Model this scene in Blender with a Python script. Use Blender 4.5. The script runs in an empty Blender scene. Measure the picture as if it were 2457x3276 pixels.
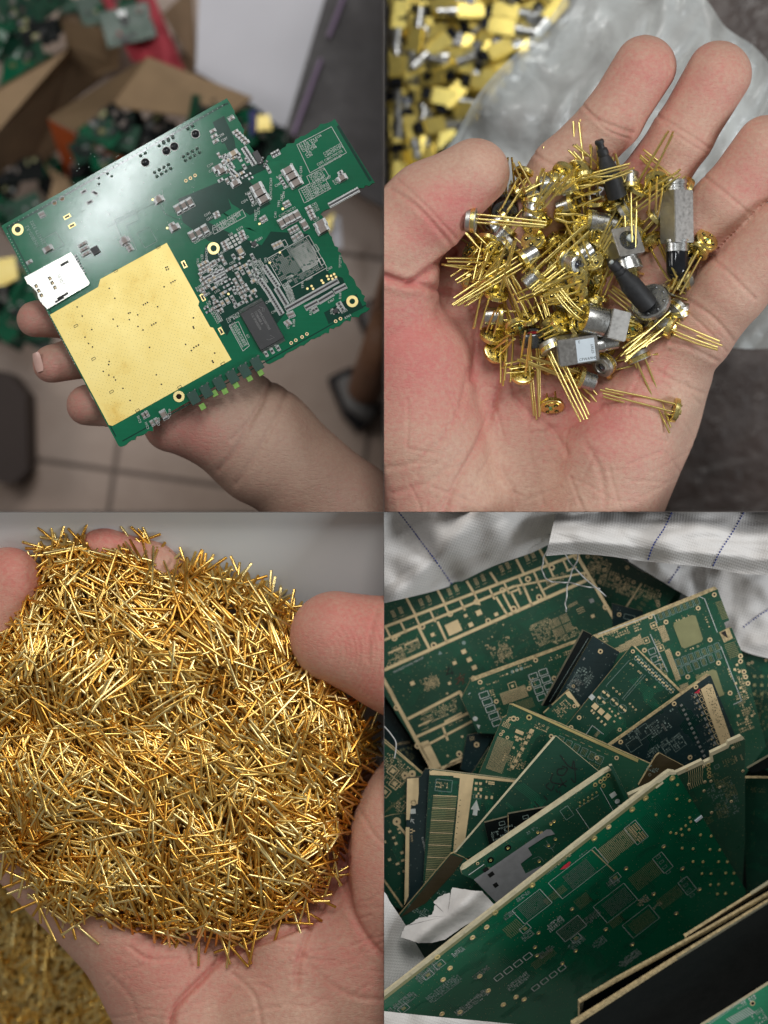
import bpy, bmesh, math, random
import numpy as np
from mathutils import Vector, Matrix, noise

R = math.radians
random.seed(7)
np.random.seed(7)
SC = bpy.context.scene
COL = SC.collection
SC.unit_settings.system = 'METRIC'
SC.unit_settings.scale_length = 0.01          # one unit is one centimetre

# ------------------------------------------------------------------ camera
D = 80.0                                       # height of the lens above the tray's main level
W, H = 16.59, 22.12                            # one compartment
cam_d = bpy.data.cameras.new('camera')
cam = bpy.data.objects.new('camera', cam_d)
COL.objects.link(cam)
cam.location = (0, 0, D)
cam.rotation_euler = (0, 0, 0)
cam_d.sensor_fit = 'VERTICAL'
cam_d.sensor_height = 36.0
cam_d.lens = 18.0 / (H / D)
cam_d.clip_start = 0.5
cam_d.clip_end = 600
cam_d.dof.use_dof = True
cam_d.dof.focus_distance = D - 0.3
cam_d.dof.aperture_fstop = 0.044
SC.camera = cam

# ------------------------------------------------------------------ light
wd = bpy.data.worlds.new('World')
SC.world = wd
wd.use_nodes = True
bgn = wd.node_tree.nodes['Background']
bgn.inputs[0].default_value = (1.0, 0.96, 0.90, 1)
bgn.inputs[1].default_value = 0.16
SC.cycles.use_denoising = True
SC.cycles.sample_clamp_indirect = 6.0
SC.view_settings.view_transform = 'Standard'
SC.view_settings.look = 'None'
SC.view_settings.exposure = 0.3
SC.view_settings.gamma = 1.0


def area(name, loc, target, size, power, color=(1, 1, 1), size_y=None):
    l = bpy.data.lights.new(name, 'AREA')
    l.shape = 'RECTANGLE'
    l.size = size
    l.size_y = size_y or size
    l.energy = power
    l.color = color
    o = bpy.data.objects.new(name, l)
    COL.objects.link(o)
    o.location = loc
    d = Vector(target) - Vector(loc)
    o.rotation_euler = d.to_track_quat('-Z', 'Y').to_euler()
    return o


area('ceiling_lamp', (14, 70, 106), (0, 0, 0), 50, 58000, (1.0, 0.98, 0.95))
area('right_key', (78, -12, 40), (8, -2, 0), 26, 27000, (0.92, 0.96, 1.0))  # added light from the right; throws the front boards' shadow on the long board
area('left_fill', (-62, 22, 34), (-10, 10, -20), 22, 7000, (1.0, 0.96, 0.93))  # fill added from the left to brighten the scrap background
TUBE = area('tube_lamp', (-21.6, 27.2, 73), (-11.3, 14.2, 0.4), 2.0, 5200, (0.95, 0.98, 1.0), 14)
_z = unit0 = (Vector((-21.6, 27.2, 73)) - Vector((-11.3, 14.2, 0.4))).normalized()
_y = Vector((-0.50, -0.86, 0))
_y = (_y - _z * _y.dot(_z)).normalized()
TUBE.rotation_euler = Matrix((_y.cross(_z), _y, _z)).transposed().to_euler()


# ------------------------------------------------------------------ placement
def P(q, x, y, z=0.0):
    ox = -W if q in (1, 3) else 0.0
    oy = H if q in (1, 2) else 0.0
    k = (D - z) / D
    return Vector(((ox + x / 100.0) * k, (oy - y / 100.0) * k, z))


def unit(v):
    v = Vector(v)
    return v / max(v.length, 1e-9)


# ------------------------------------------------------------------ materials
MATS = {}


class NT:
    def __init__(s, name):
        m = bpy.data.materials.new(name)
        m.use_nodes = True
        s.m = m
        s.t = m.node_tree
        s.b = s.t.nodes['Principled BSDF']
        MATS[name] = m

    def n(s, typ, **kw):
        nd = s.t.nodes.new(typ)
        for k, v in kw.items():
            if isinstance(v, (int, float, tuple, list)) and k in nd.inputs:
                nd.inputs[k].default_value = v
            else:
                setattr(nd, k, v)
        return nd

    def l(s, a, b):
        s.t.links.new(a, b)

    def coord(s, kind='Object'):
        return s.n('ShaderNodeTexCoord').outputs[kind]

    def noise(s, scale, detail=4, rough=0.55, vec=None, dist=0.0):
        nd = s.n('ShaderNodeTexNoise', Scale=scale, Detail=detail, Roughness=rough, Distortion=dist)
        s.l(vec if vec is not None else s.coord(), nd.inputs['Vector'])
        return nd

    def ramp(s, fac, stops):
        r = s.n('ShaderNodeValToRGB')
        e = r.color_ramp.elements
        while len(e) < len(stops):
            e.new(0.5)
        for i, (p, c) in enumerate(stops):
            e[i].position = p
            e[i].color = (c[0], c[1], c[2], 1) if not isinstance(c, (int, float)) else (c, c, c, 1)
        s.l(fac, r.inputs[0])
        return r.outputs[0]

    def bump(s, h, strength=0.3, dist=0.05, normal=None):
        b = s.n('ShaderNodeBump', Strength=strength, Distance=dist)
        s.l(h, b.inputs['Height'])
        if normal is not None:
            s.l(normal, b.inputs['Normal'])
        s.l(b.outputs[0], s.b.inputs['Normal'])
        return b.outputs[0]

    def set(s, **kw):
        for k, v in kw.items():
            k = k.replace('_', ' ')
            if k == 'Base Color' and len(v) == 3:
                v = (*v, 1)
            s.b.inputs[k].default_value = v
        return s


def simple(name, col, rough=0.5, metal=0.0, var=0.12, scale=3.0, bump=0.0, bscale=20.0, bdist=0.02, spec=0.5, coat=0.0, rvar=0.0):
    t = NT(name)
    t.set(Roughness=rough, Metallic=metal, **{'Specular_IOR_Level': spec, 'Coat_Weight': coat})
    n = t.noise(scale)
    a = tuple(c * (1 - var) for c in col)
    b = tuple(min(1, c * (1 + var)) for c in col)
    t.l(t.ramp(n.outputs[0], [(0.3, a), (0.7, b)]), t.b.inputs['Base Color'])
    if rvar:
        n3 = t.noise(scale * 2.3)
        t.l(t.ramp(n3.outputs[0], [(0.3, max(0.02, rough - rvar)), (0.7, min(1, rough + rvar))]), t.b.inputs['Roughness'])
    if bump:
        n2 = t.noise(bscale, 5)
        t.bump(n2.outputs[0], bump, bdist)
    return t.m


simple('gold_pin', (0.88, 0.60, 0.18), 0.30, 1.0, 0.12, 1.2, rvar=0.08)
simple('gold_pale', (0.94, 0.74, 0.33), 0.30, 1.0, 0.10, 1.2, rvar=0.06)
simple('gold_deep', (0.71, 0.39, 0.075), 0.32, 1.0, 0.15, 1.2, rvar=0.08)
simple('gold_header', (0.84, 0.71, 0.28), 0.26, 1.0, 0.12, 5, rvar=0.1)
simple('steel', (0.55, 0.56, 0.55), 0.30, 1.0, 0.14, 5, rvar=0.10)
simple('gold_lead', (0.86, 0.72, 0.27), 0.30, 1.0, 0.06, 0.4)
simple('steel_block', (0.40, 0.39, 0.37), 0.42, 1.0, 0.12, 4, rvar=0.1)
simple('steel_dark', (0.16, 0.17, 0.18), 0.25, 1.0, 0.2, 5, rvar=0.1)
simple('tin', (0.50, 0.50, 0.47), 0.42, 1.0, 0.2, 8, rvar=0.1)
simple('glass_bead', (0.012, 0.012, 0.014), 0.12, 0.0, 0.1)
simple('lens_glass', (0.03, 0.035, 0.06), 0.05, 0.0, 0.3, 9, coat=1.0)
simple('lens_red', (0.25, 0.02, 0.03), 0.12, 0.0, 0.3, 9, coat=1.0)
simple('rubber', (0.017, 0.018, 0.020), 0.55, 0.0, 0.3, 6, bump=0.15, bscale=40)
simple('black_gloss', (0.008, 0.009, 0.012), 0.10, 0.0, 0.3, 6)
simple('label_white', (0.62, 0.70, 0.76), 0.45, 0.0, 0.04)
simple('ink', (0.01, 0.01, 0.012), 0.6)
simple('white_tip', (0.55, 0.62, 0.62), 0.35)
simple('chip_green', (0.18, 0.35, 0.22), 0.3)
simple('partition_card', (0.17, 0.16, 0.155), 0.9)


def skin(name, base, red, pale, sss=0.05):
    t = NT(name)
    at = t.n('ShaderNodeAttribute', attribute_name='flush')
    n1 = t.noise(0.9, 5, 0.6)
    n2 = t.noise(5.5, 5, 0.65)
    mixn = t.n('ShaderNodeMath', operation='MULTIPLY_ADD')
    t.l(n1.outputs[0], mixn.inputs[0])
    mixn.inputs[1].default_value = 0.5
    t.l(n2.outputs[0], mixn.inputs[2])
    sub = t.n('ShaderNodeMath', operation='MULTIPLY_ADD')
    t.l(mixn.outputs[0], sub.inputs[0])
    sub.inputs[1].default_value = 1.05
    sub.inputs[2].default_value = -0.80
    add = t.n('ShaderNodeMath', operation='ADD')
    t.l(at.outputs['Fac'], add.inputs[0])
    t.l(sub.outputs[0], add.inputs[1])
    c = t.ramp(add.outputs[0], [(0.05, pale), (0.42, base), (0.95, red)])
    t.l(c, t.b.inputs['Base Color'])
    t.set(Roughness=0.48, **{'Specular_IOR_Level': 0.33, 'Subsurface_Weight': sss, 'Subsurface_Scale': 0.35})
    t.b.inputs['Subsurface Radius'].default_value = (1.0, 0.35, 0.2)
    # fine lines and pores
    co = t.coord()
    hs = []
    for rot, sc in ((0.5, (3.6, 11.0, 6.0)), (-0.75, (4.2, 12.0, 6.0)), (1.3, (4.0, 9.0, 6.0))):
        mp = t.n('ShaderNodeMapping')
        mp.inputs['Rotation'].default_value = (0, 0, rot)
        mp.inputs['Scale'].default_value = sc
        t.l(co, mp.inputs[0])
        nn = t.noise(1.0, 3, 0.6, mp.outputs[0], 0.6)
        hs.append(t.ramp(nn.outputs[0], [(0.36, 0.0), (0.50, 1.0)]))
    n4 = t.noise(14, 4, 0.7)
    acc_ = n4.outputs[0]
    for h_, w_ in zip(hs, (0.55, 0.45, 0.35)):
        m1 = t.n('ShaderNodeMath', operation='MULTIPLY_ADD')
        t.l(h_, m1.inputs[0])
        m1.inputs[1].default_value = w_
        t.l(acc_, m1.inputs[2])
        acc_ = m1.outputs[0]
    t.bump(acc_, 0.45, 0.032)
    n5 = t.noise(3.0, 3)
    t.l(t.ramp(n5.outputs[0], [(0.3, 0.42), (0.7, 0.60)]), t.b.inputs['Roughness'])
    return t.m


# ------------------------------------------------------------------ mesh building
class MB:
    def __init__(s):
        s.v = []
        s.f = []
        s.m = []

    def add(s, vs, fs, mi=0):
        o = len(s.v)
        s.v.extend([tuple(p) for p in vs])
        for f in fs:
            s.f.append(tuple(i + o for i in f))
            s.m.append(mi)

    def box(s, c, sx, sy, sz, ax=None, mi=0, taper=1.0):
        X, Y, Z = ax if ax else (Vector((1, 0, 0)), Vector((0, 1, 0)), Vector((0, 0, 1)))
        c = Vector(c)
        vs = []
        for k in (-1, 1):
            tp = taper if k > 0 else 1.0
            for i, j in ((-1, -1), (1, -1), (1, 1), (-1, 1)):
                vs.append(c + X * (i * sx / 2 * tp) + Y * (j * sy / 2 * tp) + Z * (k * sz / 2))
        s.add(vs, [(3, 2, 1, 0), (4, 5, 6, 7), (0, 1, 5, 4), (1, 2, 6, 5), (2, 3, 7, 6), (3, 0, 4, 7)], mi)

    def quad(s, pts, mi=0):
        s.add(pts, [tuple(range(len(pts)))], mi)

    def lathe(s, prof, n=20, ax=None, o=(0, 0, 0), mi=0, cap0=True, cap1=True, oval=1.0):
        X, Y, Z = ax if ax else (Vector((1, 0, 0)), Vector((0, 1, 0)), Vector((0, 0, 1)))
        o = Vector(o)
        vs = []
        for (r, h) in prof:
            for i in range(n):
                a = 2 * math.pi * i / n
                vs.append(o + X * (r * math.cos(a)) + Y * (r * oval * math.sin(a)) + Z * h)
        fs = []
        for k in range(len(prof) - 1):
            for i in range(n):
                j = (i + 1) % n
                fs.append((k * n + i, k * n + j, (k + 1) * n + j, (k + 1) * n + i))
        if cap0:
            fs.append(tuple(reversed(range(n))))
        if cap1:
            k = len(prof) - 1
            fs.append(tuple(k * n + i for i in range(n)))
        s.add(vs, fs, mi)

    def tube(s, pts, r, n=6, mi=0, r1=None, flat=1.0):
        pts = [Vector(p) for p in pts]
        m = len(pts)
        rings = []
        ref = None
        for i in range(m):
            t = unit(pts[min(i + 1, m - 1)] - pts[max(i - 1, 0)])
            if ref is None or abs(ref.dot(t)) > 0.98:
                ref = Vector((0, 0, 1)) if abs(t.z) < 0.9 else Vector((1, 0, 0))
            x = unit(ref - t * ref.dot(t))
            y = t.cross(x)
            ref = x
            rr = r if r1 is None else r + (r1 - r) * i / (m - 1)
            rings.append([pts[i] + x * (rr * flat * math.cos(2 * math.pi * k / n)) + y * (rr * math.sin(2 * math.pi * k / n)) for k in range(n)])
        vs = [p for rg in rings for p in rg]
        fs = [tuple(reversed(range(n)))]
        for i in range(m - 1):
            for k in range(n):
                j = (k + 1) % n
                fs.append((i * n + k, i * n + j, (i + 1) * n + j, (i + 1) * n + k))
        fs.append(tuple((m - 1) * n + k for k in range(n)))
        s.add(vs, fs, mi)

    def mesh(s, name, mats, origin=None, smooth=False, clip=None):
        me = bpy.data.meshes.new(name)
        me.from_pydata(s.v, [], s.f)
        for m in (mats if isinstance(mats, (list, tuple)) else [mats]):
            me.materials.append(MATS[m] if isinstance(m, str) else m)
        if any(s.m):
            me.polygons.foreach_set('material_index', s.m)
        finish(me, origin, smooth, clip)
        return me


GAP = 0.006


def clip_bm(bm, q):
    sx = -1 if q in (1, 3) else 1
    sy = 1 if q in (1, 2) else -1
    for co, no in (((sx * GAP, 0, 0), (-sx, 0, 0)), ((0, sy * GAP, 0), (0, -sy, 0))):
        r = bmesh.ops.bisect_plane(bm, geom=bm.verts[:] + bm.edges[:] + bm.faces[:], dist=1e-5, plane_co=co, plane_no=no, clear_outer=True)
        es = [e for e in r['geom_cut'] if isinstance(e, bmesh.types.BMEdge) and e.is_boundary]
        if es:
            try:
                bmesh.ops.holes_fill(bm, edges=es, sides=0)
            except Exception:
                pass


def finish(me, origin=None, smooth=False, clip=None):
    if clip:
        bm = bmesh.new()
        bm.from_mesh(me)
        clip_bm(bm, clip)
        bm.to_mesh(me)
        bm.free()
    if origin is not None:
        me.transform(Matrix.Translation(-Vector(origin)))
    if smooth:
        me.polygons.foreach_set('use_smooth', [True] * len(me.polygons))
        if smooth in ('auto', 'pin'):
            me.set_sharp_from_angle(angle=R(35 if smooth == 'auto' else 75))
    me.update()


def link(name, me, parent=None, loc=None):
    o = bpy.data.objects.new(name, me)
    COL.objects.link(o)
    if loc is not None:
        o.location = loc
    if parent is not None:
        o.parent = parent
    return o


def part(name, mb, mats, parent, smooth=False, clip=None, world=True):
    """mesh given in world coordinates (world=True) or in the parent's frame"""
    org = parent.location if world else None
    if world and parent.parent is not None:
        org = parent.parent.location + parent.location
    me = mb.mesh(name, mats, org, smooth, clip)
    return link(name, me, parent)


def thing(name, label, cat, loc=(0, 0, 0), group=None, mat=None):
    o = bpy.data.objects.new(name, None)
    o.empty_display_size = 0.3
    COL.objects.link(o)
    if mat is not None:
        o.matrix_world = mat
    else:
        o.location = loc
    return tag(o, label, cat, group)


def tag(o, label=None, cat=None, group=None, kind=None):
    if label:
        o['label'] = label
    if cat:
        o['category'] = cat
    if group:
        o['group'] = group
    if kind:
        o['kind'] = kind
    return o


def solo(name, mb, mats, label=None, cat=None, group=None, kind=None, smooth=False, clip=None, loc=None):
    if loc is None:
        a = np.array(mb.v)
        loc = Vector(((a[:, 0].min() + a[:, 0].max()) / 2, (a[:, 1].min() + a[:, 1].max()) / 2, a[:, 2].min()))
    me = mb.mesh(name, mats, loc, smooth, clip)
    return tag(link(name, me, None, loc), label, cat, group, kind)


def frame_z(d, roll=0.0):
    z = unit(d)
    a = Vector((0, 0, 1)) if abs(z.z) < 0.95 else Vector((0, 1, 0))
    x = unit(a.cross(z))
    y = z.cross(x)
    c, s_ = math.cos(roll), math.sin(roll)
    return x * c + y * s_, y * c - x * s_, z


def mat4(ax, o):
    X, Y, Z = ax
    m = Matrix.Identity(4)
    for i in range(3):
        m[i][0], m[i][1], m[i][2], m[i][3] = X[i], Y[i], Z[i], o[i]
    return m


# ------------------------------------------------------------------ text
GLY = {}


def glyph(ch):
    if ch not in GLY:
        cu = bpy.data.curves.new('glyph', 'FONT')
        cu.body = ch
        cu.resolution_u = 2
        cu.size = 1.0
        ob = bpy.data.objects.new('glyph', cu)
        COL.objects.link(ob)
        dg = bpy.context.evaluated_depsgraph_get()
        me = ob.evaluated_get(dg).to_mesh()
        vs = [tuple(v.co) for v in me.vertices]
        fs = [tuple(p.vertices) for p in me.polygons]
        w = max([v[0] for v in vs], default=0.28) + 0.07
        ob.evaluated_get(dg).to_mesh_clear()
        bpy.data.objects.remove(ob)
        bpy.data.curves.remove(cu)
        GLY[ch] = (vs, fs, w)
    return GLY[ch]


for _c in 'ABCDEFGHIJKLMNOPQRSTUVWXYZ0123456789-.':
    glyph(_c)


def text(mb, s, o, X, Y, size, mi=0, sx=1.0, center=False):
    """flat lettering from point o along X, capital height about 0.7*size along Y"""
    o = Vector(o)
    tot = sum(glyph(c)[2] for c in s) * size * sx
    u = -tot / 2 if center else 0.0
    for c in s:
        vs, fs, w = glyph(c)
        if fs:
            mb.add([o + X * ((u / size / sx + v[0]) * size * sx) + Y * (v[1] * size) for v in vs], fs, mi)
        u += w * size * sx


# ------------------------------------------------------------------ implicit surfaces (hands)
def smin(a, b, k):
    h = np.clip(0.5 + 0.5 * (b - a) / k, 0, 1)
    return b + (a - b) * h - k * h * (1 - h)


class SDF:
    """grid in compartment space: x right, y down (px/100), z up"""

    def __init__(s, x0, x1, y0, y1, z0, z1, h):
        s.h = h
        s.o = np.array([x0, y0, z0], np.float32)
        s.xs = np.arange(x0, x1, h, dtype=np.float32)
        s.ys = np.arange(y0, y1, h, dtype=np.float32)
        s.zs = np.arange(z0, z1, h, dtype=np.float32)
        s.X, s.Y, s.Z = np.meshgrid(s.xs, s.ys, s.zs, indexing='ij')
        s.F = np.full(s.X.shape, 9.0, np.float32)

    def cone(s, a, b, ra, rb, flat=1.0):
        ax, ay, az = a[0] / 100, a[1] / 100, a[2]
        bx, by, bz = b[0] / 100, b[1] / 100, b[2]
        dx, dy, dz = bx - ax, by - ay, bz - az
        L = dx * dx + dy * dy + dz * dz + 1e-9
        t = np.clip(((s.X - ax) * dx + (s.Y - ay) * dy + (s.Z - az) * dz) / L, 0, 1)
        d = np.sqrt((s.X - ax - t * dx) ** 2 + (s.Y - ay - t * dy) ** 2 + ((s.Z - az - t * dz) / flat) ** 2)
        return d - (ra + (rb - ra) * t)

    def chain(s, pts, k=0.5):
        d = None
        for (a, b) in zip(pts[:-1], pts[1:]):
            c = s.cone(a[:3], b[:3], a[3], b[3])
            d = c if d is None else smin(d, c, k)
        return d

    def ell(s, c, r, ang=0.0):
        ca, sa = math.cos(R(ang)), math.sin(R(ang))
        x = s.X - c[0] / 100
        y = s.Y - c[1] / 100
        u = x * ca + y * sa
        v = -x * sa + y * ca
        q = np.sqrt((u / r[0]) ** 2 + (v / r[1]) ** 2 + ((s.Z - c[2]) / r[2]) ** 2)
        return (q - 1) * min(r)

    def join(s, d, k):
        s.F = smin(s.F, d, k)

    def top(s):
        """height of the surface over the grid"""
        ins = s.F < 0
        idx = np.where(ins.any(axis=2), ins.shape[2] - 1 - np.argmax(ins[:, :, ::-1], axis=2), 0)
        return s.zs[idx]

    def nets(s):
        F = s.F
        sg = F < 0
        nx, ny, nz = [n - 1 for n in F.shape]
        acc = np.zeros((nx, ny, nz, 3), np.float32)
        cnt = np.zeros((nx, ny, nz), np.float32)
        corners = [(i, j, k) for i in (0, 1) for j in (0, 1) for k in (0, 1)]
        for a in corners:
            for d in range(3):
                if a[d] == 1:
                    continue
                b = list(a)
                b[d] = 1
                A = F[a[0]:a[0] + nx, a[1]:a[1] + ny, a[2]:a[2] + nz]
                B = F[b[0]:b[0] + nx, b[1]:b[1] + ny, b[2]:b[2] + nz]
                cr = (A < 0) != (B < 0)
                t = np.where(cr, A / np.where(cr, A - B, 1), 0)
                for e in range(3):
                    acc[..., e] += np.where(cr, a[e] + (t if e == d else 0), 0)
                cnt += cr
        m = cnt > 0
        idx = np.full(m.shape, -1, np.int64)
        idx[m] = np.arange(m.sum())
        ii = np.argwhere(m).astype(np.float32)
        V = (ii + acc[m] / cnt[m][:, None]) * s.h + s.o
        Q = []
        for d in range(3):
            e1, e2 = (d + 1) % 3, (d + 2) % 3
            sl0 = [slice(None)] * 3
            sl1 = [slice(None)] * 3
            sl0[d] = slice(0, -1)
            sl1[d] = slice(1, None)
            A, B = sg[tuple(sl0)], sg[tuple(sl1)]
            p = np.argwhere(A != B)
            ok = (p[:, e1] >= 1) & (p[:, e2] >= 1) & (p[:, e1] < idx.shape[e1]) & (p[:, e2] < idx.shape[e2])
            p = p[ok]
            fl = A[tuple(p.T)]
            q = []
            for (s1, s2) in ((-1, -1), (0, -1), (0, 0), (-1, 0)):
                c = p.copy()
                c[:, e1] += s1
                c[:, e2] += s2
                q.append(idx[tuple(c.T)])
            q = np.stack(q, 1)
            q[~fl] = q[~fl][:, ::-1]
            Q.append(q)
        return V, np.concatenate(Q)


def polydist(px, py, line):
    """distance (px) from points to a polyline"""
    best = np.full(px.shape, 1e9)
    for (x0, y0), (x1, y1) in zip(line[:-1], line[1:]):
        dx, dy = x1 - x0, y1 - y0
        t = np.clip(((px - x0) * dx + (py - y0) * dy) / (dx * dx + dy * dy + 1e-9), 0, 1)
        best = np.minimum(best, np.hypot(px - x0 - t * dx, py - y0 - t * dy))
    return best


def smoothline(pts, n=6):
    pts = [np.array(p, float) for p in pts]
    out = []
    for i in range(len(pts) - 1):
        p0, p1, p2, p3 = pts[max(i - 1, 0)], pts[i], pts[i + 1], pts[min(i + 2, len(pts) - 1)]
        for k in range(n):
            t = k / n
            out.append(tuple(0.5 * (2 * p1 + (p2 - p0) * t + (2 * p0 - 5 * p1 + 4 * p2 - p3) * t * t + (3 * p1 - p0 - 3 * p2 + p3) * t ** 3)))
    out.append(tuple(pts[-1]))
    return out


def hand_mesh(name, g, q, creases, flush, mat, subdiv=1):
    V, Q = g.nets()
    me = bpy.data.meshes.new(name)
    me.from_pydata(V.tolist(), [], Q.tolist())
    bm = bmesh.new()
    bm.from_mesh(me)
    for _ in range(4):
        bmesh.ops.smooth_vert(bm, verts=bm.verts[:], factor=0.5, use_axis_x=True, use_axis_y=True, use_axis_z=True)
    bmesh.ops.triangulate(bm, faces=[f for f in bm.faces if len(f.verts) > 4])
    if subdiv:
        bmesh.ops.subdivide_edges(bm, edges=bm.edges[:], cuts=1, use_grid_fill=True, smooth=0.0)
        for _ in range(2):
            bmesh.ops.smooth_vert(bm, verts=bm.verts[:], factor=0.5, use_axis_x=True, use_axis_y=True, use_axis_z=True)
    bm.to_mesh(me)
    bm.free()
    n = len(me.vertices)
    co = np.empty(n * 3)
    me.vertices.foreach_get('co', co)
    co = co.reshape(-1, 3)
    no = np.empty(n * 3)
    me.vertex_normals.foreach_get('vector', no)
    no = no.reshape(-1, 3)
    px, py = co[:, 0] * 100, co[:, 1] * 100
    up = np.clip(no[:, 2] * 2.2 + 0.5, 0, 1)
    disp = np.zeros(n)
    fl = np.zeros(n)
    for (line, wd_, dp) in creases:
        sl = smoothline(line)
        la = np.array(sl)
        m_ = 7 * wd_
        ii = np.nonzero((px > la[:, 0].min() - m_) & (px < la[:, 0].max() + m_) & (py > la[:, 1].min() - m_) & (py < la[:, 1].max() + m_) & (no[:, 2] > -0.3))[0]
        d = polydist(px[ii], py[ii], sl)
        disp[ii] += 0.28 * dp * np.exp(-((d - 2.2 * wd_) / (1.5 * wd_)) ** 2) - dp * np.exp(-(d / wd_) ** 2)
        fl[ii] += min(0.28, dp * (0.9 if dp < 0.09 else 1.4)) * np.exp(-(d / (wd_ * 1.6)) ** 2)
    co = co + no * (disp * up)[:, None]
    for (cx, cy, rx, ry, amt) in flush:
        fl += amt * np.exp(-(((px - cx) / rx) ** 2 + ((py - cy) / ry) ** 2))
    ox = -W if q in (1, 3) else 0.0
    oy = H if q in (1, 2) else 0.0
    k = (D - co[:, 2]) / D
    wco = np.stack([(ox + co[:, 0]) * k, (oy - co[:, 1]) * k, co[:, 2]], 1)
    me.vertices.foreach_set('co', wco.ravel())
    a = me.attributes.new('flush', 'FLOAT', 'POINT')
    a.data.foreach_set('value', np.clip(0.4 + fl, 0, 1))
    me.flip_normals()
    bm = bmesh.new()
    bm.from_mesh(me)
    clip_bm(bm, q)
    bmesh.ops.recalc_face_normals(bm, faces=bm.faces[:])
    bm.to_mesh(me)
    bm.free()
    me.materials.append(MATS[mat])
    loc = Vector((wco[:, 0].mean(), wco[:, 1].mean(), wco[:, 2].min()))
    finish(me, loc, True)
    return link(name, me, None, loc)


# ------------------------------------------------------------------ the tray that keeps the four displays apart
def tray():
    t = 0.003
    zt, zb = 0.9, -40.0
    mb = MB()
    mb.box((0, 0, (zt + zb) / 2), 2 * t, 2 * 34.0, zt - zb)
    o = solo('tray_partition', mb, 'partition_card', kind='structure')
    for sx in (-1, 1):
        mb = MB()
        mb.box((sx * (t + 13.5), 0, (zt + zb) / 2 - 0.002), 27.0 - 0.004, 2 * t, zt - zb - 0.004)
        solo('tray_partition', mb, 'partition_card', kind='structure')


tray()


def sheet(name, q, fn, nu, nv, mats=None):
    """fn(u,v) -> (px,py,z)"""
    mb = MB()
    vs = [P(q, *fn(i / nu, j / nv)) for j in range(nv + 1) for i in range(nu + 1)]
    fs = [(j * (nu + 1) + i, (j + 1) * (nu + 1) + i, (j + 1) * (nu + 1) + i + 1, j * (nu + 1) + i + 1) for j in range(nv) for i in range(nu)]
    mb.add(vs, fs)
    return mb


# ================================================================== printed circuit boards
simple('pad_gold', (0.84, 0.66, 0.38), 0.45, 0.45, 0.10, 2, rvar=0.08)
simple('pad_bright', (0.92, 0.76, 0.34), 0.32, 0.7, 0.08, 2)
simple('pad_olive', (0.30, 0.30, 0.15), 0.45, 0.4, 0.10, 2)
simple('pad_tin', (0.34, 0.35, 0.33), 0.42, 0.6, 0.2, 6)
simple('silk', (0.52, 0.56, 0.53), 0.6, 0.0, 0.12, 3)
simple('silk_faint', (0.22, 0.30, 0.27), 0.6, 0.0, 0.2, 3)
simple('fr4_edge', (0.46, 0.36, 0.19), 0.65, 0.0, 0.4, 7, bump=0.5, bscale=14, bdist=0.03)
simple('fr4_pale', (0.60, 0.54, 0.36), 0.6, 0.0, 0.15, 4)
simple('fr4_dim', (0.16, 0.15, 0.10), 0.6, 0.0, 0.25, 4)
simple('hole_dark', (0.006, 0.006, 0.006), 0.6)
simple('trace_green', (0.006, 0.135, 0.064), 0.135, 0.0, 0.1, 2)
simple('trace_dark', (0.003, 0.038, 0.025), 0.135, 0.0, 0.1, 2)
simple('marker', (0.010, 0.012, 0.012), 0.55)
simple('red_mark', (0.50, 0.03, 0.05), 0.5, 0.0, 0.3, 9)
simple('brown_mark', (0.12, 0.035, 0.02), 0.5)
simple('plate_grey', (0.40, 0.40, 0.42), 0.42, 0.35, 0.1, 3, rvar=0.1)


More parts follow.
